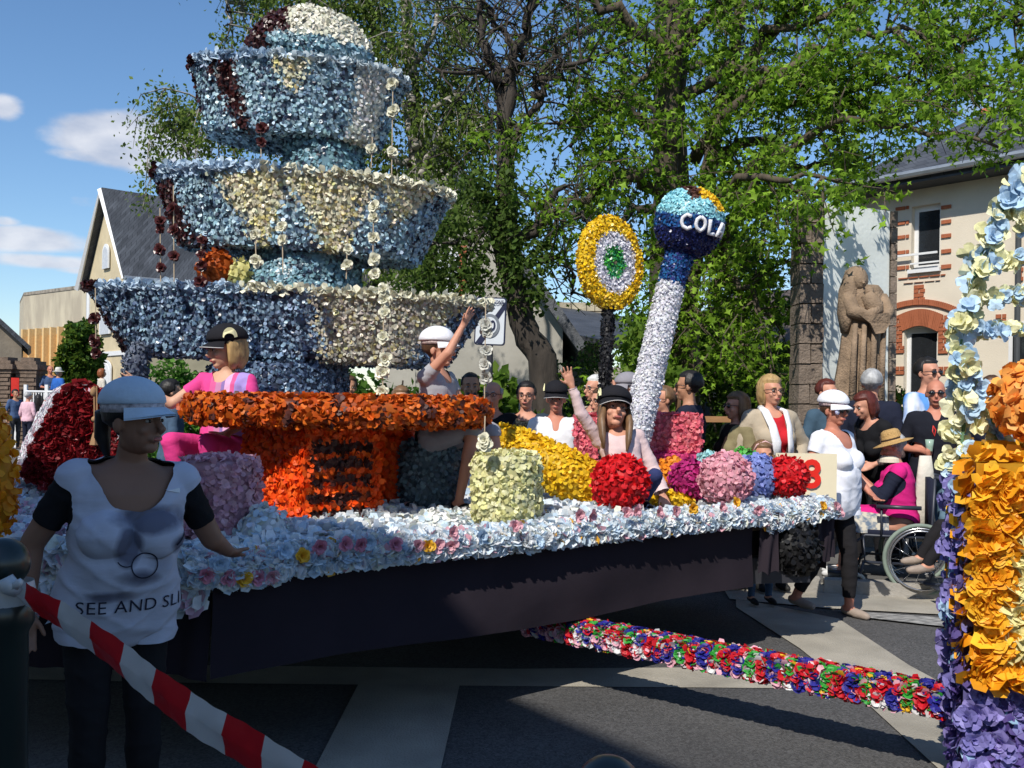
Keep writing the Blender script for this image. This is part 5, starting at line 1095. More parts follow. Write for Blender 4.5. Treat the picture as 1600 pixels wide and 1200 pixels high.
# garland arch
gt = thing('garland_arch', 'open arch garland of large pale blue and cream paper flowers at the right edge', 'garland', tuple(at(1500, 740, 3.75)))
GM = [blossom_mesh('flower', .056, c, layers=((4, 1.0, 66), (4, .8, 40)), seed=40+i) for i, c in enumerate([(.46, .64, .82), (.84, .82, .48), (.50, .67, .84), (.84, .82, .58), (.86, .84, .52)])]
runs = [([(1500, 740), (1503, 690), (1508, 640), (1500, 590), (1500, 545), (1510, 500), (1520, 450), (1530, 405), (1545, 365), (1565, 330), (1590, 300), (1620, 270)], 46, 15),
        ([(1556, 735), (1560, 690), (1568, 650)], 9, 8), ([(1530, 520), (1560, 512), (1600, 515)], 9, 7), ([(1545, 470), (1580, 462), (1610, 470)], 8, 7), ([(1535, 420), (1570, 408), (1605, 402)], 9, 7), ([(1520, 650), (1545, 640), (1560, 700)], 8, 8), ([(1590, 350), (1610, 350)], 4, 6), ([(1505, 560), (1525, 600), (1520, 640)], 8, 8)]
wires = []
for pts, n, spr in runs:
    P = smoothpath([at(x, y, 3.75) for x, y in pts], 4); wires.append(tube([tuple(p) for p in P], .007, 5))
    for i in range(int(n*2.1)):
        f = (i+.5)/(n*2.1)*(len(P)-1); k = int(f); p = P[k].lerp(P[min(k+1, len(P)-1)], f-k); s = random.uniform(.6, 1.0)*(1 if spr > 10 else .75)
        p = p+Vector((random.uniform(-1, 1)*spr*3.75/F, random.uniform(-.05, .05), random.uniform(-.02, .02))); inst('flower', GM[random.randrange(5)], tuple(p), gt, aim((random.uniform(-.9, .9), -1 if random.random() < .8 else .8, random.uniform(-.5, .7))), (s, s, s))
mk('wire', join(*wires), mat('green_wire', (.1, .2, .1)), gt)
t = thing('amber_petal_stack', 'tall amber petal shape cut by the left edge of view', 'petal prop', tuple(at(0, 750, 3.4)))
flowery('body', tube([at(-16, 640, 3.2), at(-12, 700, 3.2), at(-6, 750, 3.2), at(-8, 800, 3.2), at(-22, 850, 3.2)], [.03, .045, .055, .05, .03], 16), .05, choice_col([(.82, .30, .012), (.86, .38, .02)]), t, 1.3)

# ------------- foreground: bollards and tape
BOL = mat('bollard_paint', (.012, .02, .018), rough=.3, spec=.6, var=.2)
def bollard(px, py, Y, lab, r):
    p = at(px, py, Y); t = thing('bollard', lab, 'bollard', (p.x, p.y, 0), 'street bollards with ball tops')
    mk('ball', ell(tuple(p), (r, r, r), 28, 18), BOL, t, smooth=True)
    mk('post', lathe([(.075, 0), (.075, .12), (.05, .15), (.045, p.z-r-.08), (.055, p.z-r-.06), (.055, p.z-r-.03), (.03, p.z-r+.01)], 24, (p.x, p.y, 0)), BOL, t, smooth=True)
bollard(4, 880, 1.75, 'tall dark bollard with ball top and tape tied round it', .047)
bollard(951, 1236, 1.32, 'dark bollard ball just breaking the lower edge of view', .048)
pts = [(-30, 905, 1.80), (30, 925, 1.72), (75, 950, 1.69), (130, 985, 1.66), (200, 1038, 1.60), (265, 1090, 1.55), (340, 1140, 1.50), (420, 1185, 1.45), (520, 1245, 1.40), (700, 1340, 1.3)]
P = smoothpath([at(*p) for p in pts], 12); tot = 0; V = []; Fc = []; fm = []; lens = [0]
for i in range(1, len(P)): lens.append(lens[-1]+(P[i]-P[i-1]).length)
for i, p in enumerate(P):
    d = (P[min(i+1, len(P)-1)]-P[max(i-1, 0)]).normalized(); tw_ = .35+.16*math.sin(i*.06+.6); upv = Vector((0, -math.sin(tw_), math.cos(tw_))); upv = (upv-d*upv.dot(d)).normalized(); nrm = d.cross(upv)
    hw = .026+.010*min(1, i/30); cre = .008
    for j, s in enumerate((-1, -.55, 0, .12, .6, 1)): V.append(tuple(p+upv*hw*s*1.05+nrm*(cre*(1-abs(s-.1))+.0014*math.sin(i*.4+j)+.0009*math.sin(i*1.3+j*2))))
for i in range(len(P)-1):
    for j in range(5): Fc.append((i*6+j, (i+1)*6+j, (i+1)*6+j+1, i*6+j+1)); fm.append(int((lens[i]-.0)/.082) % 2)
def plastic(name, col): return mat(name, col, rough=.28, var=.04, spec=.5, trans=.18)
tp = thing('barrier_tape', 'red and white striped barrier tape stretched from the tall bollard', 'barrier tape', tuple(P[8]))
mk('tape', (V, Fc), [plastic('tape_red', (.52, .012, .02)), plastic('tape_white', (.62, .64, .66))], tp, smooth=True, fm=fm)
k = at(8, 912, 1.68); mk('knot', join(lathe([(.052, -.02), (.056, 0), (.052, .02)], 20, tuple(at(4, 925, 1.75)), cap=False), tube([at(30, 925, 1.70), at(12, 912, 1.69), at(0, 915, 1.69)], [.012, .02, .01], 6), tube([at(20, 918, 1.69), at(32, 908, 1.68)], [.01, .006], 5)), mat('tape_white'), tp, smooth=True)
# ================================================================== PEOPLE
SK = {k: mat('skin_'+k, c, rough=.55, var=.06, scale=12, bump=.08, bscale=60, spec=.35, bdist=.003) for k, c in dict(fair=(.58, .33, .22), rosy=(.56, .27, .18), tan=(.42, .21, .125), red=(.50, .20, .13), dark=(.25, .13, .085)).items()}
def cloth(name, col=(0, 0, 0), var=.08, rough=.9, **kw): return mat('cloth_'+name, col, rough=rough, var=var, scale=kw.pop('scale', 10), bump=kw.pop('bump', .35), bscale=kw.pop('bscale', 60), spec=.15, bdist=.007, **kw)
def hairm(name, col): return mat('hair_'+name, col, rough=.5, var=.4, scale=30, stretch=(1, 1, .15), bump=.8, bscale=45, spec=.4, bdist=.006)
HAIR = dict(black=(.012, .010, .010), brown=(.07, .035, .018), lbrown=(.16, .09, .045), blond=(.40, .26, .11), grey=(.34, .34, .34), white=(.6, .6, .58), red=(.09, .018, .012), auburn=(.24, .07, .02))
LIPM = mat('lips', (.40, .12, .10), rough=.4); EYEW = mat('eye_white', (.42, .40, .38), rough=.3); EYED = mat('iris', (.02, .015, .012), rough=.2)
LENS = mat('dark_lens', (.012, .012, .014), rough=.08, spec=.8); LENSC = mat('spectacle_frame', (.05, .03, .03), rough=.3)
def remesh(G, vox, it=3):
    me = raw_mesh('tmp', G[0], G[1], SK['fair']); o = bpy.data.objects.new('tmp', me); COL.objects.link(o)
    m = o.modifiers.new('r', 'REMESH'); m.mode = 'VOXEL'; m.voxel_size = vox; m.adaptivity = 0
    s = o.modifiers.new('s', 'SMOOTH'); s.factor = .5; s.iterations = it
    dg = bpy.context.evaluated_depsgraph_get(); ev = o.evaluated_get(dg); e = ev.to_mesh(); n = len(e.vertices)
    V = np.empty(n*3, dtype=np.float32); e.vertices.foreach_get('co', V); Nn = np.empty(n*3, dtype=np.float32); e.vertices.foreach_get('normal', Nn)
    lp = np.empty(len(e.loops), dtype=np.int32); e.loops.foreach_get('vertex_index', lp); ok = len(lp) == 4*len(e.polygons)
    ev.to_mesh_clear(); bpy.data.objects.remove(o); assert ok
    return V.reshape(-1, 3).astype(float), Nn.reshape(-1, 3).astype(float), lp.reshape(-1, 4)
ARM = dict(down=lambda s: ((s*.25, .03, 1.13), (s*.27, -.05, .90)), front=lambda s: ((s*.25, .02, 1.12), (s*.10, -.24, 1.10)), up=lambda s: ((s*.30, -.06, 1.58), (s*.30, -.10, 1.84)), hip=lambda s: ((s*.34, .05, 1.15), (s*.20, -.10, 1.02)),
           crossed=lambda s: ((s*.25, -.06, 1.13), (-s*.09, -.22, 1.15+.04*s)), face=lambda s: ((s*.22, -.18, 1.15), (s*.07, -.23, 1.38)), back=lambda s: ((s*.27, .10, 1.13), (s*.15, .16, .95)))
def person(label, loc, yaw=0, H=1.70, w=1.0, skin='fair', hair=('short', 'brown'), lean=0, side=0, twist=0, head=(0, 0, 0), arms=('down', 'down'), legs=None, ph=.93, top=(), vox=.0118, belly=0, bust=0, glasses=None, hat=None, group=None, hands=('relaxed', 'relaxed'), hs=1.0, extras=None, shoes='black', seat=False, cat='person', jowl=0, name='person'):
    """yaw 0 faces the viewer; lean > 0 bends forward. arms are (elbow, wrist) pairs or names, for the viewer's left and right side"""
    t = thing(name, label, cat, loc, group, rz=yaw); k = H/1.70
    TU = Matrix.Translation((0, 0, ph)) @ Matrix.Rotation(side, 4, 'Y') @ Matrix.Rotation(lean, 4, 'X') @ Matrix.Rotation(twist, 4, 'Z') @ Matrix.Translation((0, 0, -.93))
    def U(p): return np.array(TU @ Vector(p))
    G = []; GF = []; segs = []         # segs: name, p, q, r
    def add(nm, p, q, rp, rq): G.append(caps(p, q, rp, rq)); segs.append((nm, np.array(p, float), np.array(q, float), (rp+rq)/2))
    gw = w
    # torso loft
    fem = bust > 0
    rings = [(.82, .10*gw, .085*gw, .0), (.88, .150*gw, .11*gw, .005), (.94, .168*gw, .12*gw, .005), (1.02, .152*gw, (.105+belly*.5)*gw, -belly*.3), (1.10, (.138 if fem else .146)*gw, (.098+belly)*gw, -belly*.7), (1.19, .148*gw, (.105+belly*.6)*gw, -belly*.4), (1.28, .162*gw, .112*gw, 0), (1.36, .165*gw, .098*gw, .005), (1.42, .125*gw, .075*gw, .012), (1.455, .07, .06, .014)]
    V, Fc = [], []; n = 24
    for (z, rx, ry, cy) in rings:
        for i in range(n):
            a = 2*PI*i/n; ca, sa = math.cos(a), math.sin(a); sx = math.copysign(abs(ca)**.85, ca); sy = math.copysign(abs(sa)**.85, sa); V.append(U((rx*sx, cy+ry*sy, z)))
    for j in range(len(rings)-1):
        for i in range(n): q = (i+1) % n; Fc.append((j*n+i, j*n+q, (j+1)*n+q, (j+1)*n+i))
    Fc += [tuple(range(n-1, -1, -1)), tuple((len(rings)-1)*n+i for i in range(n))]; G.append((arr(V), Fc))
    segs.append(('torso', U((0, 0, .86)), U((0, 0, 1.18)), .13*gw)); segs.append(('torso', U((0, 0, 1.18)), U((0, 0, 1.40)), .12*gw)); segs.append(('torso', U((-.09, 0, 1.36)), U((.09, 0, 1.36)), .09))
    if bust:
        for s in (-1, 1): G.append(ell(U((s*.068*gw, -.085*gw-.02*bust, 1.235-.01*bust)), (.062*gw*(.8+.25*bust), .062*(.7+.4*bust), .066*(.8+.25*bust)), 14, 10)); segs.append(('torso', U((s*.068, -.09-.02*bust, 1.235)), U((s*.068, -.09-.02*bust, 1.23)), .06))
    add('neck', U((0, .012, 1.43)), U((0, -.003, 1.55)), .055*(1+.25*(gw-1)), .05*(1+.2*(gw-1)))
    # shoulders and arms
    J = {}
    for i, s in enumerate((-1, 1)):
        sh = U((s*.165*(.6+.4*gw), .01, 1.385)); a = arms[i]; el, wr = (ARM[a](s) if isinstance(a, str) else a[:2]); raw = (not isinstance(a, str)) and len(a) > 2
        el, wr = (np.array(el, float), np.array(wr, float)) if raw else (U(el), U(wr))
        ag = .75+.25*gw if gw > 1 else gw
        d1 = el-sh; L1 = .275; el = sh+d1/np.linalg.norm(d1)*L1; d2 = wr-el; wr = el+d2/np.linalg.norm(d2)*.235
        add('chest', U((s*.10, .01, 1.375)), sh, .062*ag, .056*ag); segs[-1] = ('torso',)+segs[-1][1:]
        add('upper%d' % i, sh, el, .053*ag*ag, .041*ag); add('fore%d' % i, el, wr, .040*ag, .026*ag); J['wr%d' % i] = wr; J['el%d' % i] = el
        # hand
        d = (wr-el)/np.linalg.norm(wr-el); pose = hands[i]; refv = np.array([0, -1., 0]) if abs(d[1]) < .8 else np.array([0, 0, 1.])
        pn = refv-d*np.dot(refv, d); pn /= np.linalg.norm(pn); wv = np.cross(d, pn)      # pn: palm normal, wv: across the palm
        if pose == 'side': pn, wv = wv, -pn
        hsz = 1.0; pc = wr+d*.045
        GF.append(caps(wr-d*.02, wr+d*.01, .026, .025, 8)); GF.append(tube([wr-d*.01, wr+d*.02, wr+d*.055, wr+d*.088], [(.024, .019), (.034, .019), (.041, .018), (.038, .015)], 12, ref=wv)); segs.append(('hand', wr+d*.01, wr+d*.085, .03))
        thick = max(.0088, vox*.82)
        for f, (off, ln) in enumerate(((-.031, .066), (-.0105, .076), (.0105, .072), (.031, .058))):
            if pose == 'open': spread, c1, c2 = off*7.5, .08, .12
            elif pose == 'flat': spread, c1, c2 = off*2, .05, .1
            elif pose in ('grip', 'fist'): spread, c1, c2 = off*1, 1.2, 1.3
            else: spread, c1, c2 = off*1.5, .35, .45
            b = wr+d*.082+wv*off; dv = d+wv*spread; dv /= np.linalg.norm(dv); d1_ = dv*math.cos(c1)+pn*math.sin(c1); d2_ = dv*math.cos(c1+c2)+pn*math.sin(c1+c2)
            m1 = b+d1_*ln*.5; m2 = m1+d2_*ln*.5; GF.append(caps(b-dv*.012, m1, thick*1.05, thick, 8)); GF.append(caps(m1, m2, thick, thick*.85, 8)); segs.append(('hand', b, m1, .009)); segs.append(('hand', m1, m2, .009))
        ts = -s if pose != 'open' else (-s); td = d*.55+wv*(-1.0 if i == 0 else 1.0)*.75*(1 if pose == 'open' else .6)+pn*.3; td /= np.linalg.norm(td); b = wr+d*.03+wv*(-.026 if i == 0 else .026)
        m1 = b+td*.035; m2 = m1+(td*.8+d*.35)*.032; GF.append(caps(b, m1, thick*1.35, thick*1.1, 8)); GF.append(caps(m1, m2, thick*1.1, thick*.9, 8)); segs.append(('hand', b, m2, .011))
    # legs
    for i, s in enumerate((-1, 1)):
        lg = legs[i] if legs else None; hp = np.array([s*.088*(.5+.5*gw), .0, ph-.03]); kn, an = (np.array(lg[0], float), np.array(lg[1], float)) if lg else (np.array([s*.095, -.01, .50*ph/.93]), np.array([s*.10, .02, .085]))
        lgw = .7+.3*gw if gw > 1 else gw
        add('thigh%d' % i, hp, kn, .085*lgw, .056*lgw); G.append(caps(kn, kn*.6+an*.4, .054*lgw, .055*lgw)); segs.append(('calf%d' % i, kn, an, .047)); G.append(caps(kn*.6+an*.4, an, .052*lgw, .034*lgw))
        ft = np.array(lg[2], float) if lg and len(lg) > 2 else np.array([s*.02, -1., 0]); ft /= np.linalg.norm(ft)
        add('foot%d' % i, an+np.array([0, 0, -.03])-ft*.03, an+ft*.13+np.array([0, 0, -.055]), .036, .030); G.append(caps(an+ft*.06+[0, 0, -.052], an+ft*.15+np.array([0, 0, -.058]), .034, .026))
    # head
    HC = U((0, -.005, 1.61)); HM = Matrix.Translation(HC) @ Matrix.Rotation(side*.6, 4, 'Y') @ Matrix.Rotation(lean*.5, 4, 'X') @ Matrix.Rotation(head[0]+twist, 4, 'Z') @ Matrix.Rotation(head[1], 4, 'X') @ Matrix.Rotation(head[2], 4, 'Y') @ Matrix.Scale(hs, 4)
    HR = HM.to_3x3()
    def HV(Gx): return (arr(Gx[0]) @ np.array(HR).T + arr([HC]), Gx[1])
    jw = 1+jowl
    hg = [ell((0, .014, .028), (.077, .095, .086), 20, 14), ell((0, -.018, -.032), (.060*jw, .072, .084*(1+jowl*.3)), 18, 12), ell((0, -.055, -.094), (.030*jw, .028, .022), 12, 8), ell((0, .0, -.07), (.052*jw, .06, .05), 14, 10),
          tube([(0, -.080, .016), (0, -.096, -.008), (0, -.113, -.033), (0, -.100, -.046)], [.009, .0105, .0155, .010], 8), caps((-.036, -.074, .020), (.036, -.074, .020), .013, .013, 8), caps((-.020, -.086, -.066), (.020, -.086, -.066), .0095, .0095, 8)]
    for s in (-1, 1): hg += [ell((s*.078, .012, -.012), (.011, .019, .031), 10, 8), ell((s*.036, -.062, -.032), (.024, .022, .022), 10, 8)]
    nb_ = len(G)
    for g in hg: G.append(HV(g))
    G.append(caps(U((0, .008, 1.47)), U((0, -.003, 1.56)), .050*(1+.25*(gw-1)), .05*(1+.2*(gw-1))))
    segs.append(('head', HC+np.array(HR) @ np.array([0, 0, -.05]), HC+np.array(HR) @ np.array([0, .01, .03]), .085*hs))
    fine = join(*GF, *G[nb_:]); V1, N1, Q1 = remesh(join(*G[:nb_]), vox*1.55, 3); V2_, N2_, Q2_ = remesh(fine, vox*.85, 2)
    V, Nn, Q = np.concatenate([V1, V2_]), np.concatenate([N1, N2_]), np.concatenate([Q1, Q2_+len(V1)])
    # classify the surface
    best = np.full(len(V), 1e9); tg = np.zeros(len(V), int); tp = np.zeros(len(V))
    for j, (nm, p, q, r) in enumerate(segs):
        d = q-p; u = np.clip(((V-p) @ d)/(d @ d+1e-9), 0, 1); dist = np.linalg.norm(V-(p+u[:, None]*d), axis=1)-r*.9; m = dist < best; best[m] = dist[m]; tg[m] = j; tp[m] = u[m]
    names = np.array([s_[0] for s_ in segs])[tg]
    Ti = np.array(TU.inverted()); VR = V @ Ti[:3, :3].T + Ti[:3, 3]
    isT = names == 'torso'; isN = names == 'neck'; body = mk('body', (V*k, Q), SK[skin], t, smooth=True, local=True)
    def shell(nm, mask, th, m, wr=.3, fmask=None, parent=None, flare=None):
        f = mask[Q].all(1)
        if fmask is not None: f &= fmask
        q = Q[f]
        if len(q) == 0: return None
        ids = np.unique(q); mp = np.full(len(V), -1); mp[ids] = np.arange(len(ids)); v = V[ids]; 
        wz = v[:, 2]+.05*np.sin(v[:, 0]*13+1.3)+.03*np.sin(v[:, 1]*17+v[:, 0]*7); wx_ = v[:, 0]+.03*np.sin(v[:, 2]*11)
        wv_ = (.9*(1-np.abs(np.sin(wz*21+wx_*9)))**3+.7*(1-np.abs(np.sin(wz*33-wx_*19+2)))**4+.4*np.sin(wx_*60+wz*8))*.0055*(wr/.35)
        th_ = th*.8+wv_
        if flare is not None: th_ = th_+flare(VR[ids])
        q2 = mp[q]; ed = np.sort(np.concatenate([q2[:, [0, 1]], q2[:, [1, 2]], q2[:, [2, 3]], q2[:, [3, 0]]]), 1); ue, ct = np.unique(ed, axis=0, return_counts=True); be = ue[ct == 1]
        if len(be):
            dg_ = np.bincount(be.ravel(), minlength=len(v)).astype(float); bm_ = dg_ == 2
            for _ in range(6):
                ac = np.zeros_like(v); np.add.at(ac, be[:, 0], v[be[:, 1]]); np.add.at(ac, be[:, 1], v[be[:, 0]]); v[bm_] = .4*v[bm_]+.6*ac[bm_]/dg_[bm_][:, None]
        v = v+Nn[ids]*th_[:, None]
        o = mk(nm, (v*k, mp[q]), m, t if parent is None else parent, smooth=True, local=True); return o
    shells = {}
    for g in top:
        kd = g['k']; m = g['m']; th = g.get('th', .012)
        if kd in ('shirt', 'jacket', 'vest'):
            sl = g.get('sleeve', .6); nk = g.get('neck', .05); nw = g.get('nw', .07); hem = g.get('hem', .88)
            neckz = np.where(VR[:, 1] < .01, 1.445-nk*np.exp(-(VR[:, 0]/nw)**4), 1.45)
            mask = (isT & (VR[:, 2] < neckz) & (VR[:, 2] > hem))
            if g.get('collar'): mask |= isN & (VR[:, 2] < 1.475)
            for i in (0, 1):
                mask |= (names == 'upper%d' % i) & (tp <= sl) & (VR[:, 2] > .0); mask |= (names == 'fore%d' % i) & (tp <= sl-1)
            if hem < .9:
                for i in (0, 1): mask |= (names == 'thigh%d' % i) & (VR[:, 2] > hem) & (not seat)
            if g.get('open'):
                ow = g['open']; mask &= ~((np.abs(VR[:, 0]) < ow*(1+.6*(1.4-VR[:, 2]))) & (VR[:, 1] < 0) & isT)
            lo = g.get('loose', 0)
            fl = (lambda R_, lo=lo, hem=hem: lo*np.clip((1.25-R_[:, 2])/(1.25-hem+.01), 0, 1)) if lo else None
            shells[kd] = shell(g.get('n', kd), mask, th, m, g.get('wr', .35), flare=fl)
        elif kd == 'trousers':
            ln = g.get('len', 2); mask = isT & (VR[:, 2] < 1.01)
            for i in (0, 1): mask |= (names == 'thigh%d' % i) & (tp <= ln); mask |= (names == 'calf%d' % i) & (tp <= ln-1)
            shell(g.get('n', 'trousers'), mask, th, m, g.get('wr', .3))
    if shoes: [shell('shoe', names == 'foot%d' % i, .006, cloth('shoe_'+shoes, dict(black=(.02, .02, .02), taupe=(.30, .24, .20), white=(.6, .6, .6), brown=(.12, .07, .04))[shoes], rough=.5), 0) for i in (0, 1)]
    def hp_(nm, Gx, m, parent=body, smooth=True):
        g = HV(Gx); return mk(nm, (arr(g[0])*k, g[1]), m, t, smooth=smooth, local=True)
    # face
    for s in (-1, 1):
        if glasses != 'dark':
            e = hp_('eye', ell((s*.031, -.0785, -.002), (.0125, .009, .0065), 12, 8), EYEW); g = HV(ell((s*.031, -.0875, -.002), (.006, .004, .0065), 10, 6)); mk('iris', (arr(g[0])*k, g[1]), EYED, e, smooth=True, local=True)
        hp_('eyebrow', tube([(s*.014, -.093, .020), (s*.032, -.093, .026), (s*.05, -.082, .020)], [.003, .0045, .002], 6), hairm(hair[1], HAIR[hair[1]]))
    hp_('lips', ell((0, -.0935, -.066), (.021, .0075, .008), 14, 8), LIPM)
    if glasses:
        lm = LENS if glasses == 'dark' else mat('clear_lens', (.25, .2, .18), rough=.05, spec=.9); gm = LENSC
        gf = hp_('glasses', join(tube([(-.012, -.103, .004), (.012, -.103, .004)], .0028, 5), *[tube([(s*.058, -.092, .006), (s*.078, -.05, .006), (s*.082, .01, -.002)], .003, 5) for s in (-1, 1)], *([tube([(s*.035+.024*math.cos(a), -.099+.006*abs(math.cos(a)), .0+.018*math.sin(a)) for a in np.linspace(0, 2*PI, 13)], .0022, 4) for s in (-1, 1)])), gm)
        if glasses == 'dark':
            for s in (-1, 1): hp_('lens', ell((s*.034, -.092, 0), (.028, .011, .018), 14, 8), lm)
    # hair
    style, hcx = hair; hm = hairm(hcx, HAIR[hcx])
    if style != 'bald':
        n_, m_ = 44, 30; Vh, Fh = ell((0, 0, 0), (1, 1, 1), n_, m_); u = arr(Vh); th_ = np.arctan2(u[:, 0], -u[:, 1]); rad = np.array([.087, .106, .098])
        lowz = dict(short=-.35, cap=-.42, bob=-1.0, long=-1.0, tail=-.35, fringe=-.3, crew=-.25)[style]; thick = dict(short=1.06, cap=1.03, bob=1.12, long=1.08, tail=1.04, fringe=1.02, crew=1.0)[style]
        P = u*rad*thick+np.array([0, .016, .028])
        front = np.clip((np.cos(th_)-.25)/.3, 0, 1)          # 1 in front of the face
        hl = {'short': .52, 'cap': .2, 'bob': .42, 'long': .45, 'tail': .6, 'fringe': .9, 'crew': .62}[style]
        hide = (front > .5) & (u[:, 2] < hl); hide |= (u[:, 2] < lowz) & (style not in ('bob', 'long'))
        sidecut = (np.cos(th_) > .1) & (u[:, 2] < -.15) & (style in ('short', 'crew', 'tail', 'cap', 'fringe')); hide |= sidecut
        if style == 'fringe': hide |= (u[:, 2] > .35)
        if style in ('bob', 'long'):
            dn_ = dict(bob=.085, long=.23)[style]; lo = u[:, 2] < 0; P[lo, 2] = .028-np.abs(u[lo, 2])*(dn_+.06); sc_ = 1+.0*np.abs(u[lo, 2]); fl_ = 1.03-.42*np.abs(u[lo, 2])**5; P[lo, 0] = np.sin(th_[lo])*rad[0]*thick*fl_; P[lo, 1] = -np.cos(th_[lo])*rad[1]*thick*fl_+.016; P[lo, 2] += .012*np.sin(th_[lo]*7)+.008*np.sin(th_[lo]*17)
            hide = (front > .35) & (u[:, 2] < hl)
        st = np.sin(th_*23+u[:, 2]*3)*.5+np.sin(th_*41+u[:, 2]*7)*.3+np.sin(u[:, 2]*17+th_*5)*.4
        P *= (1+.026*st)[:, None]; P[hide] = u[hide]*rad*.70+np.array([0, .02, .0])
        hp_('hair', (P, Fh), hm)
        if style == 'tail': hp_('ponytail', tube([(0, .10, .03), (0, .145, .02), (0, .15, -.06), (0, .13, -.13)], [.02, .03, .028, .01], 10), hm)
        if style == 'long':
            for s in (-1, 1): hp_('hair_lock', tube([(s*.075, -.03, .0), (s*.088, -.05, -.09), (s*.08, -.075, -.19), (s*.07, -.09, -.27)], [(.018, .03), (.024, .032), (.02, .03), (.006, .01)], 10), hm)
    if hat: hat(hp_, t, k)
    if extras: extras(dict(t=t, k=k, U=U, J=J, HV=HV, HC=HC, shell=shell, names=names, VR=VR, tp=tp, isT=isT, V=V, Q=Q, body=body, TU=TU, hp=hp_))
    return t
def cap(col, band=None, trim=None, badge=None, visor=None, big=1.0):
    def f(hp, t, k):
        m = cloth('cap_'+str(col), col, rough=.85); V, Fc = ell((0, 0, 0), (1, 1, 1), 28, 18); u = arr(V); a = np.arctan2(u[:, 0], -u[:, 1]); P = u*np.array([.106, .126, .098])*big
        P[:, :2] *= (1+.03*np.abs(np.sin(a*4)))[:, None]; lo = u[:, 2] < 0; P[lo, 2] *= .12; P += np.array([0, .016, .062]); P[:, 2] += .06*(P[:, 1])*-.0
        c = hp('cap_crown', (P, Fc), m); hp('cap_band', lathe([(.088, -.0), (.094, .0), (.095, .032), (.088, .032)], 28, cap=False) if False else (arr(lathe([(.90, 0), (.97, 0), (.99, .034), (.9, .034)], 30, cap=False)[0])*np.array([.098, .116, 1])*np.array([1, 1, 1])+np.array([0, .014, .030]), lathe([(.90, 0), (.97, 0), (.99, .034), (.9, .034)], 30, cap=False)[1]), cloth('band_'+str(band), band or col, var=.5, scale=60) if band else m)
        Vv, Ff = [], []; n = 18; hp_m = cloth('visor_'+str(visor or col), visor or col)
        for r_ in (0, .5, 1):
            for i in range(n+1):
                a = math.radians(-68+136*i/n); R = 1+.50*r_*math.cos(a*.9)**.7; Vv.append((.098*math.sin(a)*(1+.16*r_), -.110*math.cos(a)*R+.012, .046-.024*r_-.016*math.sin(a)**2*r_))
        for j in range(2):
            for i in range(n): q = j*(n+1)+i; Ff.append((q, q+1, q+n+2, q+n+1))
        V2 = arr(Vv); V3 = V2-np.array([0, 0, .006]); m_ = len(V2); hp('visor', (np.concatenate([V2, V3]), Ff+[tuple(i+m_ for i in reversed(f_)) for f_ in Ff]), hp_m)
        if trim: hp('visor_trim', tube([tuple(V2[2*(n+1)+i]+np.array([0, -.001, -.003])) for i in range(n+1)], .0028, 5), cloth('trim', trim))
        if badge:
            s = badge; B = []
            for i in range(15): a = PI*i/14; B.append((s*(.100-.0), .0-.055*math.cos(a)*.8, .070+.058*math.sin(a)))
            B2 = [(s*.112, -.008-.040*math.cos(PI*i/14)*.8, .066+.026*math.sin(PI*i/14)) for i in range(14, -1, -1)]; G = slab([(x+s*.004*(1 if i < 15 else 0), y, z) for i, (x, y, z) in enumerate(B+B2)], .006); hp('cap_badge', G, cloth('badge', (.74, .70, .42)), smooth=False)
    return f
BLACKCAP = dict(col=(.014, .014, .018), trim=(.5, .5, .5))
def on(px, Y, z=0): p = at(px, 625, Y); return (p.x, Y, z)
def hof(px, py, Y, z=0): return at(px, py, Y).z-z
N_ = lambda **k: k
jean = cloth('jeans', (.06, .10, .16), var=.2); navy = cloth('navy', (.015, .018, .035)); blk = cloth('black', (.012, .012, .014)); blkt = cloth('black_trousers', (.016, .015, .017)); wht = cloth('white', (.74, .75, .78), bump=.5, bscale=16); grey = cloth('grey', (.33, .33, .35)); beige = cloth('beige', (.42, .35, .26), bump=.6, bscale=25); dgrey = cloth('dark_grey', (.05, .05, .055))
def pattern(name, a=(0, 0, 0), b=(0, 0, 0), sc=60): return mat('cloth_'+name, a, rough=.9, scale=sc, col2=b, spec=.15, detail=2)
def spect(label, px, pyt, Y, **kw):
    """spectator whose crown shows at (px, pyt)"""
    z = kw.pop('z', .02); H = hof(px, pyt, Y, z)+kw.pop('dh', 0)-(.045 if kw.get('hat') else 0); return person(label, on(px, Y, z), H=H, **kw)
tr = lambda m, ln=2: dict(k='trousers', m=m, len=ln, th=.010)
R_ = math.radians
# ---- spectators behind the float
spect('bearded young man in black half hidden behind the orange table', 735, 588, 8.6, yaw=0, head=(.15, 0, 0), skin='tan', hair=('crew', 'black'), top=[dict(k='shirt', m=blk, sleeve=2, th=.012), tr(blkt)], extras=lambda e: e['hp']('beard', ell((0, -.055, -.075), (.05, .045, .042), 14, 10), hairm('black', HAIR['black'])))
spect('bald man with glasses and grey side hair in a black shirt', 770, 601, 8.3, yaw=R_(-10), head=(-.1, 0, 0), skin='rosy', hair=('fringe', 'grey'), glasses='clear', w=1.1, belly=.03, top=[dict(k='shirt', m=blk, sleeve=2, th=.014), tr(blkt)])
spect('dark-haired woman in glasses, denim jacket and speckled top', 822, 602, 8.3, yaw=R_(-8), skin='rosy', hair=('short', 'black'), glasses='clear', bust=.7, w=1.05, top=[dict(k='shirt', m=pattern('speckled', (.5, .38, .22), (.12, .07, .03)), sleeve=.5, neck=.06, th=.010), dict(k='jacket', m=cloth('denim_dark', (.03, .045, .065)), sleeve=2, th=.02, open=.07), tr(blkt)])
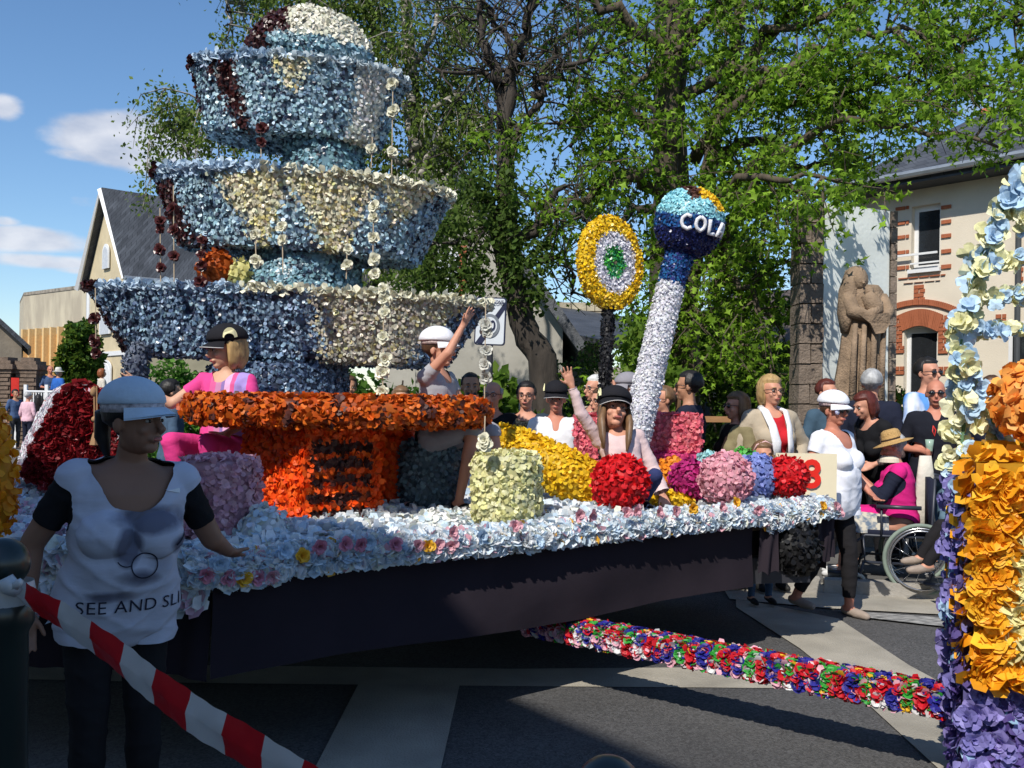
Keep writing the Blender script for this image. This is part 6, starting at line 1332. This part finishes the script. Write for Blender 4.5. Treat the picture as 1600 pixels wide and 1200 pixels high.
spect('man in open-necked white shirt and black festival cap', 869, 598, 7.9, yaw=R_(-3), head=(.0, .05, 0), skin='red', hair=('crew', 'brown'), w=1.12, belly=.02, top=[dict(k='shirt', m=wht, sleeve=.9, neck=.11, nw=.026, th=.018, loose=.03, collar=True), tr(cloth('khaki', (.25, .2, .14)))], hat=cap(badge=-1, **BLACKCAP))
spect('white-haired man looking left behind the black stick', 930, 592, 9.0, yaw=R_(-60), skin='rosy', hair=('short', 'white'), glasses='clear', top=[dict(k='shirt', m=beige, sleeve=2), tr(dgrey)])
spect('brown-haired woman in glasses behind the raised arm', 938, 612, 8.7, yaw=R_(-55), skin='rosy', hair=('short', 'brown'), glasses='clear', bust=.6, top=[dict(k='shirt', m=pattern('floral_pale', (.55, .6, .66), (.3, .45, .6)), sleeve=2), tr(dgrey)])
spect('man in grey peaked cap shading his eyes beside the white stick', 979, 585, 8.8, yaw=R_(-70), skin='rosy', hair=('crew', 'grey'), glasses='dark', arms=('face', ((.20, -.25, 1.45), (.02, -.14, 1.60))), top=[dict(k='shirt', m=beige, sleeve=.6), tr(dgrey)], hat=cap((.25, .24, .27)))
spect('woman in sunglasses with fair hair tied back left of the navy jumper', 1037, 609, 8.4, yaw=R_(-75), skin='rosy', hair=('tail', 'lbrown'), glasses='dark', bust=.6, top=[dict(k='shirt', m=pattern('floral_pale'), sleeve=.6), tr(jean)])
spect('tall man in sunglasses and navy jumper seen from the side', 1076, 586, 8.1, yaw=R_(-110), skin='tan', hair=('short', 'black'), glasses='dark', w=1.1, top=[dict(k='shirt', m=navy, sleeve=2, th=.02), tr(jean)])
spect('brown-haired woman in olive jacket and dark scarf looking left', 1151, 619, 8.0, yaw=R_(-75), skin='rosy', hair=('bob', 'lbrown'), glasses='dark', bust=.6, w=1.1, top=[dict(k='shirt', m=cloth('brown_scarf', (.03, .018, .015)), sleeve=.5, th=.014, neck=.0, collar=True), dict(k='jacket', m=cloth('olive', (.22, .185, .10)), sleeve=2, th=.024, open=.06), tr(blkt)])
def scarf(e):
    U, k = e['U'], e['k']; m = cloth('scarf_white', (.78, .78, .8)); mk('scarf', (arr(join(tube([U((-.07, .03, 1.47)), U((-.09, -.08, 1.44)), U((-.075, -.165, 1.33)), U((-.055, -.20, 1.2)), U((-.06, -.185, 1.05))], [(.03, .02), (.035, .02), (.035, .016), (.04, .014), (.045, .012)], 10), tube([U((-.07, .03, 1.47)), U((0, .075, 1.48)), U((.07, .03, 1.47)), U((.09, -.08, 1.44)), U((.075, -.165, 1.33)), U((.07, -.20, 1.18)), U((.08, -.185, 1.08))], [(.03, .02)]*3+[(.035, .02), (.035, .016), (.04, .014), (.04, .012)], 10))[0])*k, join(tube([(0, 0, 0)]*5, .1, 10), tube([(0, 0, 0)]*7, .1, 10))[1]), m, e['t'], smooth=True, local=True)
spect('blonde woman in beige jacket, red blouse and long white scarf', 1204, 593, 7.9, yaw=R_(15), head=(.1, 0, 0), skin='rosy', hair=('bob', 'blond'), glasses='clear', bust=.8, w=1.1, arms=('down', 'hip'), top=[dict(k='shirt', m=cloth('red', (.5, .02, .03)), sleeve=.5, th=.010), dict(k='jacket', m=beige, sleeve=1.85, th=.026, open=.05, hem=.93), tr(blkt)], extras=scarf)
spect('small girl with a hairband peeping between blue and red balls', 1193, 698, 7.35, yaw=R_(10), skin='rosy', hair=('long', 'lbrown'), hs=1.25, w=.85, top=[dict(k='shirt', m=cloth('pinkish', (.6, .3, .3)), sleeve=1), tr(jean)], extras=lambda e: e['hp']('hairband', tube([(-.09, .0, .03), (-.07, -.03, .09), (0, -.045, .122), (.07, -.03, .09), (.09, 0, .03)], .007, 6), cloth('pale_pink', (.7, .45, .45))))
spect('woman with short auburn hair and denim jacket behind the white peaked cap', 1292, 598, 9.2, yaw=R_(30), skin='rosy', hair=('short', 'red'), w=1.05, bust=.6, top=[dict(k='jacket', m=cloth('denim_teal', (.05, .09, .13)), sleeve=2, th=.02), tr(blkt)])
spect('grey-haired man in dark jacket behind the woman with red-brown hair', 1362, 583, 9.0, yaw=R_(150), skin='rosy', hair=('short', 'grey'), w=1.15, top=[dict(k='jacket', m=navy, sleeve=2, th=.024), tr(blkt)])
person('woman with red-brown hair in black vest and patterned sleeves bending left', on(1388, 8.75, .02), yaw=R_(-75), H=1.66, w=1.08, bust=.8, skin='rosy', hair=('bob', 'red'), lean=.38, head=(0, .1, 0), arms=(((-.3, -.05, 1.12), (-.08, -.28, 1.08)), 'front'),
       top=[dict(k='shirt', m=pattern('checked_taupe', (.16, .11, .10), (.05, .035, .035), 90), sleeve=1.9, th=.012), dict(k='vest', m=blk, sleeve=.12, th=.024, hem=.80), tr(blkt)], extras=lambda e: mk('handbag', (arr(ell(e['J']['wr0']+np.array([.05, -.03, -.02]), (.11, .07, .09), 16, 10)[0])*e['k'], ell((0, 0, 0), (1, 1, 1), 16, 10)[1]), blk, e['t'], smooth=True, local=True))
spect('dark-haired man in sunglasses and blue and white shirt with folded arms', 1449, 565, 8.9, yaw=R_(25), skin='rosy', hair=('short', 'black'), glasses='dark', arms=('crossed', 'crossed'), w=1.02, top=[dict(k='shirt', m=mat('cloth_bluewhite', (.68, .72, .8), rough=.9, scale=4, col2=(.10, .28, .66), detail=1, stretch=(3, 3, .6)), sleeve=1.3, th=.016), tr(jean)])
def cup(e):
    p = (e['J']['wr0']+np.array([.04, -.07, .045]))*e['k']; G = lathe([(.026, -.04), (.030, 0), (.036, .06), (.033, .06), (.024, -.035)], 20, tuple(p), cap=False); mk('plastic_cup', G, mat('green_plastic', (.3, .42, .34), rough=.2, var=.05), e['t'], smooth=True, local=True)
    U, k = e['U'], e['k']; g = tube([U((-.03, -.125, 1.33)), U((-.01, -.135, 1.29)), U((-.02, -.14, 1.24)), U((-.035, -.137, 1.28)), U((-.03, -.125, 1.33))], .005, 5); mk('hanging_spectacles', (arr(g[0])*k, g[1]), mat('red_plastic'), e['t'], local=True)
spect('bald man in sunglasses and black polo shirt holding a plastic cup', 1462, 598, 8.5, yaw=R_(-18), head=(-.05, 0, 0), skin='red', hair=('bald', 'brown'), glasses='dark', w=1.12, jowl=.06, arms=(((-.27, .02, 1.12), (-.02, -.24, 1.10)), ((.27, -.02, 1.12), (.03, -.26, 1.06))), hands=('grip', 'relaxed'),
      top=[dict(k='shirt', m=cloth('polo_black', (.012, .013, .02)), sleeve=.85, neck=.07, nw=.026, th=.018, loose=.025, collar=True), tr(cloth('blue_jeans', (.12, .20, .27), var=.25))], extras=cup)
spect('sunburnt man behind the garland below the orange bloom', 1548, 592, 9.0, yaw=R_(-60), skin='tan', hair=('crew', 'brown'), glasses='dark', top=[dict(k='shirt', m=navy, sleeve=2), tr(jean)])
spect('older man in navy shirt holding a cup behind the garland', 1568, 622, 7.9, yaw=R_(-55), skin='red', hair=('bald', 'brown'), glasses='clear', w=1.1, arms=('front', 'down'), top=[dict(k='shirt', m=navy, sleeve=1, th=.016), tr(dgrey)])
spect('spectator half hidden behind the flower tower foot', 545, 592, 10.5, yaw=R_(20), skin='tan', hair=('short', 'brown'), top=[dict(k='shirt', m=dgrey, sleeve=1), tr(jean)])
spect('fair-haired spectator mostly hidden behind the orange table top', 627, 609, 9.5, yaw=R_(30), skin='fair', hair=('bob', 'lbrown'), top=[dict(k='shirt', m=beige, sleeve=1), tr(jean)])
spect('dark-haired child behind the seated girl in pink', 268, 598, 9.5, yaw=R_(120), skin='fair', hair=('short', 'black'), top=[dict(k='shirt', m=jean, sleeve=1), tr(jean)])
# far left group
spect('man in pink shirt seen from behind below the railing', 44, 614, 24.5, yaw=R_(160), skin='rosy', hair=('short', 'grey'), w=1.1, vox=.014, top=[dict(k='shirt', m=cloth('pale_pink_shirt', (.66, .42, .48)), sleeve=1.4), tr(navy)], group=None)
spect('long-haired woman in dark top beside the pink-shirted man', 60, 618, 25.0, yaw=R_(-150), skin='tan', hair=('long', 'black'), w=1.0, vox=.014, top=[dict(k='shirt', m=blk, sleeve=2), tr(navy)])
spect('dark-haired man in blue shirt left of the pink-shirted man', 24, 610, 25.8, yaw=R_(60), skin='tan', hair=('short', 'black'), vox=.014, top=[dict(k='shirt', m=cloth('blue_shirt', (.06, .10, .2)), sleeve=1), tr(dgrey)])
SITL = (((-.11, -.42, .50), (-.11, -.40, .08)), ((.11, -.42, .50), (.11, -.40, .08)))
for (px, py, lab, hr, mm) in ((73, 614, 'bald man in pale checked shirt sitting below the railing', ('bald', 'brown'), pattern('pale_check', (.6, .5, .5), (.35, .25, .3), 30)), (90, 616, 'reddish-faced woman in striped top sitting nearest the crimson bell', ('short', 'auburn'), pattern('striped_navy', (.55, .45, .5), (.1, .08, .15), 30))):
    p = on(px, 23.5, .05); person(lab, p, yaw=R_(40), H=1.75, ph=.52, legs=SITL, skin='red', hair=hr, vox=.014, arms=('front', 'front'), seat=True, top=[dict(k='shirt', m=mm, sleeve=1), tr(navy)])
    bn = thing('folding_seat', 'low white seat under the ' + lab.split(' in ')[0], 'seat', p); mk('seat', box((p[0], p[1]+.05, .43), (.45, .42, .04)), WHITE, bn)
    for dx in (-.2, .2):
        for dy in (-.12, .22): mk('leg', box((p[0]+dx, p[1]+dy, .23), (.03, .03, .38)), WHITE, bn)
spect('bald man with camera standing behind the railing', 78, 573, 27.0, z=.62, dh=0, yaw=R_(40), skin='red', hair=('bald', 'brown'), vox=.014, arms=('front', 'front'), top=[dict(k='shirt', m=cloth('blue_shirt'), sleeve=1), tr(dgrey)])
def strawhat(col, band=(.05, .03, .02), r=.17):
    def f(hp, t, k):
        hp('hat', lathe([(.0, .165), (.05, .163), (.075, .150), (.085, .125), (.094, .07), (.10, .055), (r*.7, .048), (r, .036), (r, .030), (r*.7, .042), (.09, .048)], 32, (0, .012, 0), cap=False), mat('straw_%d' % int(col[0]*100), col, rough=.85, scale=70, col2=tuple(c*.75 for c in col), bump=.6, bscale=90)); hp('hat_band', lathe([(.0965, .058), (.094, .082)], 32, (0, .012, 0), cap=False), cloth('hb', band))
    return f
spect('man in blue shirt and white brimmed hat behind the railing', 91, 575, 26.5, z=.62, yaw=R_(150), skin='tan', hair=('crew', 'grey'), vox=.014, w=1.15, top=[dict(k='shirt', m=cloth('royal_blue', (.03, .12, .42)), sleeve=1), tr(dgrey)], hat=strawhat((.7, .68, .62)))
spect('auburn-haired woman in cream top behind the railing', 159, 578, 26.0, z=.62, yaw=R_(130), skin='fair', hair=('bob', 'auburn'), vox=.014, arms=('front', 'front'), top=[dict(k='shirt', m=cloth('cream_top', (.55, .5, .42)), sleeve=2), tr(dgrey)])

# ---- riders on the float
def stripes(name, cols, sc):
    m = bpy.data.materials.new(name); m.use_nodes = True; nt = m.node_tree; b = nt.nodes['Principled BSDF']; b.inputs['Roughness'].default_value = .9; N = nt.nodes.new; L = nt.links.new
    tc = N('ShaderNodeTexCoord'); sx = N('ShaderNodeSeparateXYZ'); L(tc.outputs['Object'], sx.inputs[0]); mr = N('ShaderNodeMapRange'); mr.inputs[1].default_value = -sc; mr.inputs[2].default_value = sc; L(sx.outputs[0], mr.inputs[0])
    cr = N('ShaderNodeValToRGB'); cr.color_ramp.interpolation = 'CONSTANT'; e = cr.color_ramp.elements; e[0].color = (*cols[0][1], 1); e[0].position = 0; e[1].position = cols[1][0]; e[1].color = (*cols[1][1], 1)
    for p, c in cols[2:]: q = e.new(p); q.color = (*c, 1)
    L(mr.outputs[0], cr.inputs[0]); L(cr.outputs[0], b.inputs['Base Color']); return m
pinkst = stripes('cloth_pink_stripes', [(0, (.70, .05, .25)), (.36, (.62, .10, .28)), (.46, (.50, .20, .36)), (.55, (.25, .16, .40)), (.60, (.76, .40, .62)), (.68, (.70, .10, .28)), (.74, (.36, .26, .62)), (.90, (.68, .05, .26))], .20)
zs = .95
person('seated girl in pink striped T-shirt and black cap raising a hand at the left', on(352, 5.75, ZP+.02), yaw=R_(-12), H=1.45, ph=.41, w=1.0, skin='fair', hair=('bob', 'blond'), vox=.0085, hs=1.15, head=(R_(-45), .08, 0), seat=True,
       arms=(((-.42, -.12, 1.17), (-.60, -.22, 1.38)), ((.26, -.06, 1.12), (.06, -.26, .98))), hands=('open', 'relaxed'), legs=(((-.16, -.42, .46), (-.10, -.34, .08)), ((.12, -.44, .46), (.14, -.36, .08))),
       top=[dict(k='shirt', m=pinkst, sleeve=.55, neck=.07, nw=.05, th=.012, loose=.02), dict(k='trousers', m=cloth('pink_leggings', (.70, .05, .24)), len=1.5, th=.010)], hat=cap(badge=1, **BLACKCAP), shoes='white')
p = on(352, 5.8, ZP); prop('dark_stool', 'dark petal stool under the seated girl in pink', 'stool', lathe([(.01, ZP), (.19, ZP), (.2, ZP+.24), (.17, ZP+.27), (.01, ZP+.27)], 28, (p[0], p[1], 0), cap=False), .045, choice_col([(.08, .02, .03), (.12, .03, .05)]), p, part='drum')
girl_grey = person('girl in grey top and white cap sitting and waving with one arm high', on(684, 5.62, ZP+.02), yaw=R_(62), H=1.28, ph=.57, w=.98, skin='rosy', hair=('cap', 'brown'), vox=.0085, hs=1.14, head=(R_(8), .0, 0), seat=True,
       arms=(((-.16, -.22, 1.60), (-.02, -.30, 1.90)), ((.22, -.12, 1.12), (.14, -.32, .94))), hands=('open', 'relaxed'), legs=(((-.12, -.40, .64), (-.16, -.30, .10)), ((.12, -.42, .62), (.10, -.52, .16))),
       top=[dict(k='shirt', m=cloth('heather_grey', (.36, .36, .39), bump=.5, bscale=18), sleeve=.45, neck=.10, nw=.05, th=.014, loose=.03), dict(k='trousers', m=cloth('grey_shorts', (.30, .29, .32), bump=.5, bscale=20), len=1.0, th=.018)],
       hat=cap((.74, .75, .80), band=(.5, .4, .38)), shoes='black')
person('small girl in pale pink top and black cap with one arm raised high', on(982, 5.85, ZP+.02), yaw=R_(12), H=1.32, lean=-.16, side=-.12, ph=.10, seat=True, legs=(((-.12, -.3, .30), (-.10, -.1, .08)), ((.12, -.3, .28), (.10, -.1, .08))), w=.92, skin='rosy', hair=('long', 'lbrown'), vox=.0075, hs=1.3, head=(R_(-2), -.20, .20),
       arms=(((-.31, -.10, 1.62), (-.38, -.16, 1.90)), 'down'), hands=('open', 'relaxed'), top=[dict(k='shirt', m=cloth('pale_pink_top', (.66, .50, .50), bump=.6, bscale=16), sleeve=1.95, neck=.05, th=.014, loose=.03), tr(cloth('navy_leggings', (.03, .04, .12)))], hat=cap(badge=-1, **BLACKCAP))

# ---- woman in white walking at the rear of the float
def facepaint(e): 
    e['hp']('painted_flower', ell((-.060, -.071, -.006), (.026, .016, .028), 14, 8), mat('face_paint', (.35, .35, .75), rough=.6, scale=90, col2=(.8, .82, .9), detail=1))
wp = ground(1290, 962)
person('woman in white blouse, white peaked cap and black leggings walking at the float end', (wp.x+.04, wp.y, 0), yaw=R_(38), H=hof(1302, 612, wp.y)-.05, w=1.2, skin='red', hair=('cap', 'brown'), vox=.008, bust=1.1, belly=.03, head=(R_(-2), .05, 0), jowl=.1, glasses='dark',
       arms=(((-.27, .02, 1.14), (-.30, -.14, .95)), ((.29, .04, 1.12), (.27, -.20, .92))), legs=(((-.10, .05, .50), (-.12, .24, .13)), ((.08, -.10, .50), (.09, -.10, .085))),
       top=[dict(k='shirt', m=cloth('white_blouse', (.76, .77, .84), bump=.6, bscale=14), sleeve=.45, neck=.13, nw=.085, th=.014, loose=.055, hem=.78), dict(k='trousers', m=blkt, len=1.85, th=.009)], hat=cap((.76, .77, .82), band=(.6, .45, .45)), shoes='taupe', extras=facepaint)

# ---- woman in the shade in the foreground
def bigprint(e):
    VR, isT, Q, V = e['VR'], e['isT'], e['Q'], e['V']; U, k, t = e['U'], e['k'], e['t']
FOREM = mat('cloth_singlet', (.50, .52, .62), rough=.85, var=.05, scale=3, bump=.5, bscale=7, spec=.15, bdist=.012, stretch=(1, 1, 2.2))
def add_print():
    """printed face outline and greys on the singlet, in the material (flat print on cloth)"""
    m = FOREM; nt = m.node_tree; b = nt.nodes['Principled BSDF']; N = nt.nodes.new; L = nt.links.new; src = b.inputs['Base Color'].links[0].from_socket
    tc = N('ShaderNodeTexCoord'); sx = N('ShaderNodeSeparateXYZ'); L(tc.outputs['Object'], sx.inputs[0])
    def M(op, a, b_=None, cl=False):
        q = N('ShaderNodeMath'); q.operation = op; q.use_clamp = cl
        for i, x in enumerate((a, b_)):
            if x is None: continue
            if isinstance(x, (int, float)): q.inputs[i].default_value = x
            else: L(x, q.inputs[i])
        return q.outputs[0]
    no = N('ShaderNodeTexNoise'); no.inputs['Scale'].default_value = 9; no.inputs['Detail'].default_value = 6; L(tc.outputs['Object'], no.inputs['Vector']); nz = M('MULTIPLY', M('SUBTRACT', no.outputs['Fac'], .5), 1.6)
    def blob(x, z, rx, rz, st):
        d = M('ADD', M('POWER', M('ABSOLUTE', M('DIVIDE', M('SUBTRACT', sx.outputs[0], x), rx)), 2), M('POWER', M('ABSOLUTE', M('DIVIDE', M('SUBTRACT', sx.outputs[2], z), rz)), 2)); return M('MULTIPLY', M('SUBTRACT', M('ADD', 1, nz), d, ), st, True)
    acc = 0
    for bl in ((.06, 1.15, .14, .055, 1.6), (-.01, 1.07, .05, .09, 1.6), (.16, 1.06, .04, .04, 1.5), (-.05, .90, .10, .025, 1.2), (.10, 1.0, .05, .045, .5), (.03, .96, .08, .035, 1.1)):
        acc = M('MAXIMUM', acc, blob(*bl))
    fr = M('LESS_THAN', sx.outputs[1], .02); mx = N('ShaderNodeMix'); mx.data_type = 'RGBA'; L(M('MULTIPLY', M('MULTIPLY', acc, .8), fr), mx.inputs[0]); L(src, mx.inputs[6]); mx.inputs[7].default_value = (.05, .05, .09, 1); L(mx.outputs[2], b.inputs['Base Color'])
add_print()
def singlet_print(e):
    V, Q, VR, t, k = e['V'], e['Q'], e['VR'], e['t'], e['k']
    sh = [c for c in t.children if c.name.startswith('singlet')][0]; me = sh.data; from mathutils.bvhtree import BVHTree
    bvh = BVHTree.FromPolygons([v.co for v in me.vertices], [tuple(p.vertices) for p in me.polygons])
    def press(G, off=.0045):
        out = []
        for x, z in arr(G[0])[:, :2]:
            h = bvh.ray_cast(Vector((x, -1.5, z)), Vector((0, 1, 0)))
            out.append((x, (h[0].y if h[0] else -.1)-off, z))
        ok = np.array([bvh.ray_cast(Vector((x, -1.5, z)), Vector((0, 1, 0)))[0] is not None for x, z in arr(G[0])[:, :2]]); return arr(out), [f for f in G[1] if all(ok[i] for i in f)]
    ink = cloth('print_ink', (.03, .03, .05), rough=.8); PX = lambda G, dx, dz, s=1: (arr(G[0])*s+np.array([dx, dz, 0]), G[1])
    def fine(body, size, x, z, sh_=0):
        G = text_mesh(body, size, 0, 1.05); o = bpy.data.meshes.new('t'); o.from_pydata([tuple(v) for v in G[0]], [], G[1]); import bmesh
        b = bmesh.new(); b.from_mesh(o); bmesh.ops.triangulate(b, faces=b.faces[:]); bmesh.ops.subdivide_edges(b, edges=[e_ for e_ in b.edges if e_.calc_length() > .012], cuts=2, use_grid_fill=True); bmesh.ops.triangulate(b, faces=b.faces[:]); V_ = [tuple(v.co) for v in b.verts]; F_ = [tuple(v.index for v in f.verts) for f in b.faces]; b.free(); return press(PX((V_, F_), x, z))
    [mk('lettering', fine(wd, .060, xo, .862), ink, sh, local=True) for wd, xo in (('SEE', -.105), ('AND', .03), ('SLIM', .175))]
    def ring(cx, cz, r, w, n=48, a0=0, a1=2*PI):
        Vv, Ff = [], []
        for i in range(n+1):
            a = a0+(a1-a0)*i/n
            for rr_ in (r-w, r+w): Vv.append((cx+rr_*math.cos(a), cz+rr_*math.sin(a), 0))
        for i in range(n): Ff.append((2*i, 2*i+1, 2*i+3, 2*i+2))
        return arr(Vv), Ff
    mk('printed_spectacles', press(join(ring(.045, 1.0, .041, .0022), ring(-.01, 1.03, .03, .0018, a0=3.6, a1=5.2), ring(.06, 1.16, .13, .0035, a0=PI*1.72, a1=PI*1.86))), ink, sh, local=True)
    g = on  # name badge
    mk('name_badge', press(([(.12, 1.235, 0), (.165, 1.225, 0), (.165, 1.24, 0), (.12, 1.25, 0)], [(0, 1, 2, 3)]), .006), WHITE, sh, local=True)
Yw = 3.25; wx = at(188, 625, Yw)
person('woman in blue peaked cap and printed white singlet resting a hand on the float', (wx.x, Yw, 0), yaw=R_(32), lean=.17, side=.05, H=hof(235, 592, Yw)-.045, w=1.2, skin='dark', hair=('tail', 'black'), vox=.0062, bust=1.25, belly=.035, jowl=.14, head=(R_(38), -.10, 0), hs=1.03,
       arms=(((-.30, .05, 1.13), (-.30, .0, .90)), ((.36, .02, 1.10), (.42, .16, 1.07))), hands=('relaxed', 'flat'),
       top=[dict(k='shirt', m=blk, sleeve=.70, neck=.19, nw=.13, th=.008, n='black_shirt'), dict(k='shirt', n='singlet', m=FOREM, sleeve=.0, neck=.135, nw=.112, th=.018, loose=.02, hem=.80, wr=.4), dict(k='trousers', m=blkt, len=1.9, th=.010)],
       hat=cap((.50, .61, .72), band=(.48, .44, .47), big=.95), extras=singlet_print)

# ---- wheelchairs
CHR = mat('chrome', (.6, .6, .62), rough=.2, metal=.9, var=.05); TYG = mat('grey_tyre', (.20, .25, .21), rough=.8); FRM = mat('dark_frame', (.03, .035, .05), rough=.4)
def ring_t(c, R, r, ax, n=40, m=8):
    ax = Vector(ax).normalized(); q = ax.to_track_quat('Z', 'Y'); P = [tuple(Vector(c)+q @ Vector((R*math.cos(2*PI*i/n), R*math.sin(2*PI*i/n), 0))) for i in range(n+1)]; return tube(P, r, m)
def wheelchair(label, org, yaw, s=1.0, small=.055):
    t = thing('wheelchair', label, 'wheelchair', org, None, yaw)
    def K(nm, G, m, p=None): return mk(nm, (arr(G[0])*s, G[1]), m, p or t, smooth=True, local=True)
    for sx in (-1, 1):
        ax = (1, 0, 0); c = (sx*.29, .12, .29); w = K('wheel', ring_t(c, .275, .017, ax), TYG); K('rim', ring_t(c, .25, .010, ax), CHR, w); K('push_rim', ring_t((sx*.335, .12, .29), .235, .008, ax), CHR, w); K('hub', tube([(sx*.26, .12, .29), (sx*.33, .12, .29)], .022, 10), FRM, w)
        for i in range(14): a = 2*PI*i/14; K('spoke', tube([(c[0]+sx*.02, c[1]+.02*math.cos(a+1), c[2]+.02*math.sin(a+1)), (c[0], c[1]+.245*math.cos(a), c[2]+.245*math.sin(a))], .0022, 4), CHR, w)
        cc = (sx*.24, -.36, .075); w2 = K('caster', ring_t(cc, .056, .018, ax, 24), mat('pale_tyre', (.42, .40, .34), rough=.7)); K('caster_hub', lathe([(.01, -.012), (.04, -.012), (.04, .012), (.01, .012)], 16) if False else ring_t(cc, .025, .012, ax, 16), FRM, w2)
        K('caster_fork', join(tube([(sx*.24, -.36, .075), (sx*.24, -.33, .16), (sx*.24, -.31, .24)], .012, 8)), FRM)
        K('frame', join(tube([(sx*.24, .22, .95), (sx*.24, .20, .5), (sx*.24, .20, .29)], .012, 8), tube([(sx*.24, .30, .93), (sx*.24, .22, .95)], .016, 8), tube([(sx*.24, .2, .46), (sx*.24, -.3, .46), (sx*.24, -.42, .36), (sx*.22, -.48, .14)], .012, 8), tube([(sx*.24, .2, .24), (sx*.24, -.30, .24), (sx*.24, -.32, .46)], .012, 8)), FRM)
        K('armrest', join(box((sx*.26, -.05, .70), (.05, .34, .03)), tube([(sx*.26, -.18, .46), (sx*.26, -.18, .69)], .01, 6)), FRM); K('footrest', box((sx*.12, -.52, .13), (.16, .14, .015)), FRM)
    K('seat', box((0, -.06, .475), (.46, .44, .05)), navy); K('backrest', box((0, .20, .72), (.46, .04, .42)), navy); K('cross_brace', join(tube([(-.24, 0, .44), (.24, 0, .2)], .01, 6), tube([(.24, 0, .44), (-.24, 0, .2)], .01, 6)), FRM)
    return t
MAGENTA = cloth('magenta', (.62, .02, .20)); wc = on(1413, 8.0, .025); wyaw = R_(-108)
wheelchair('wheelchair with green-grey tyres carrying the woman in the straw hat', wc, wyaw, 1.0)
def lap(e):
    t, k, U = e['t'], e['k'], e['U']
    n = 10; V = []; 
    for j in range(9):
        f = j/8
        for i in range(n+1):
            a = -1+2*i/n; x = a*.20; y = -.10-.42*f; z = .60+.05*(1-a*a)-.02*f+.008*math.sin(i*2+j)
            if abs(a) > .75: z -= .12*(abs(a)-.75)/.25
            V.append((x, y, z))
    V += [(x*1.03, -.54, .50+.01*math.sin(i*2)) for i, x in enumerate(np.linspace(-.2, .2, n+1))]
    Fc = [(j*(n+1)+i, (j+1)*(n+1)+i, (j+1)*(n+1)+i+1, j*(n+1)+i+1) for j in range(9) for i in range(n)]
    mk('skirt', (V, Fc), pattern('floral_skirt', (.5, .46, .38), (.12, .16, .22), 26), t, smooth=True, local=True)
    V2 = [(x*.75, y+.09, z+.035) for x, y, z in V[:(n+1)*7]]; mk('shawl', (V2, [f for f in Fc if max(f) < len(V2)]), cloth('magenta', (.62, .02, .20)), t, smooth=True, local=True)
    c = U((0, -.04, 1.43)); mk('collar', (arr(lathe([(.085, -.05), (.080, -.02), (.062, .005)], 20, tuple(c), cap=False)[0]), lathe([(1, 0), (1, 1), (1, 2)], 20, cap=False)[1]), cloth('cream_collar', (.66, .6, .48)), t, local=True)
p = (wc[0]+.0, wc[1], .025)
person('woman in straw hat and magenta shawl sitting with hands at her mouth', (wc[0]-.01, wc[1]+.02, .03), yaw=wyaw, H=1.56, ph=.60, w=1.18, belly=.02, bust=.8, skin='rosy', hair=('short', 'grey'), vox=.0085, lean=.10, head=(0, .25, 0), seat=True,
       arms=(((-.22, -.20, 1.12), (-.06, -.30, 1.36)), ((.22, -.20, 1.10), (.06, -.30, 1.34))), hands=('flat', 'flat'), legs=(((-.10, -.44, .55), (-.10, -.50, .16)), ((.10, -.44, .55), (.10, -.50, .16))),
       top=[dict(k='shirt', m=navy, sleeve=1.6, th=.014, neck=.03), dict(k='vest', m=cloth('magenta'), sleeve=.1, th=.026, hem=.9)], hat=strawhat((.52, .32, .12), (.30, .13, .08), .18), extras=lap, shoes='white')
w2 = on(1566, 7.5, .02)
wheelchair('second wheelchair half hidden behind the amber float with chrome casters forward', w2, R_(-90), .95)
person('seated person in black with grey shoes on the second wheelchair', (w2[0], w2[1]+.02, .03), yaw=R_(-90), H=1.6, ph=.60, skin='rosy', hair=('short', 'grey'), vox=.011, seat=True, arms=('front', 'front'), legs=(((-.10, -.44, .60), (-.10, -.60, .36)), ((.10, -.44, .58), (.10, -.64, .32))), top=[dict(k='shirt', m=blk, sleeve=2), tr(blkt)], shoes='taupe')
# white shawl hung on the chair handle
b = at(1450, 700, 8.2); sh = mk('draped_shawl', tube([at(1446, 712, 8.1), at(1446, 745, 8.1), at(1444, 790, 8.1), at(1446, 845, 8.1)], [(.05, .03), (.075, .04), (.08, .04), (.10, .04)], 14), cloth('knit_white', (.6, .57, .5), bump=.9, bscale=30), smooth=True); tag(sh, 'cream knitted shawl hanging from the wheelchair handle', 'shawl')
# bench behind
b = at(1118, 655, 8.9); t = thing('wooden_bench', 'low wooden bench with white wall end behind the olive-jacketed woman', 'bench', (b.x, b.y, 0)); mk('seat', box((b.x, b.y, b.z+.0), (.5, .3, .05)), mat('bench_wood', (.33, .17, .07), rough=.7, stretch=(1, 8, 8)), t)
for dx in (-.2, .2): mk('leg', box((b.x+dx, b.y, b.z/2), (.06, .26, b.z-.04)), WHITE, t)
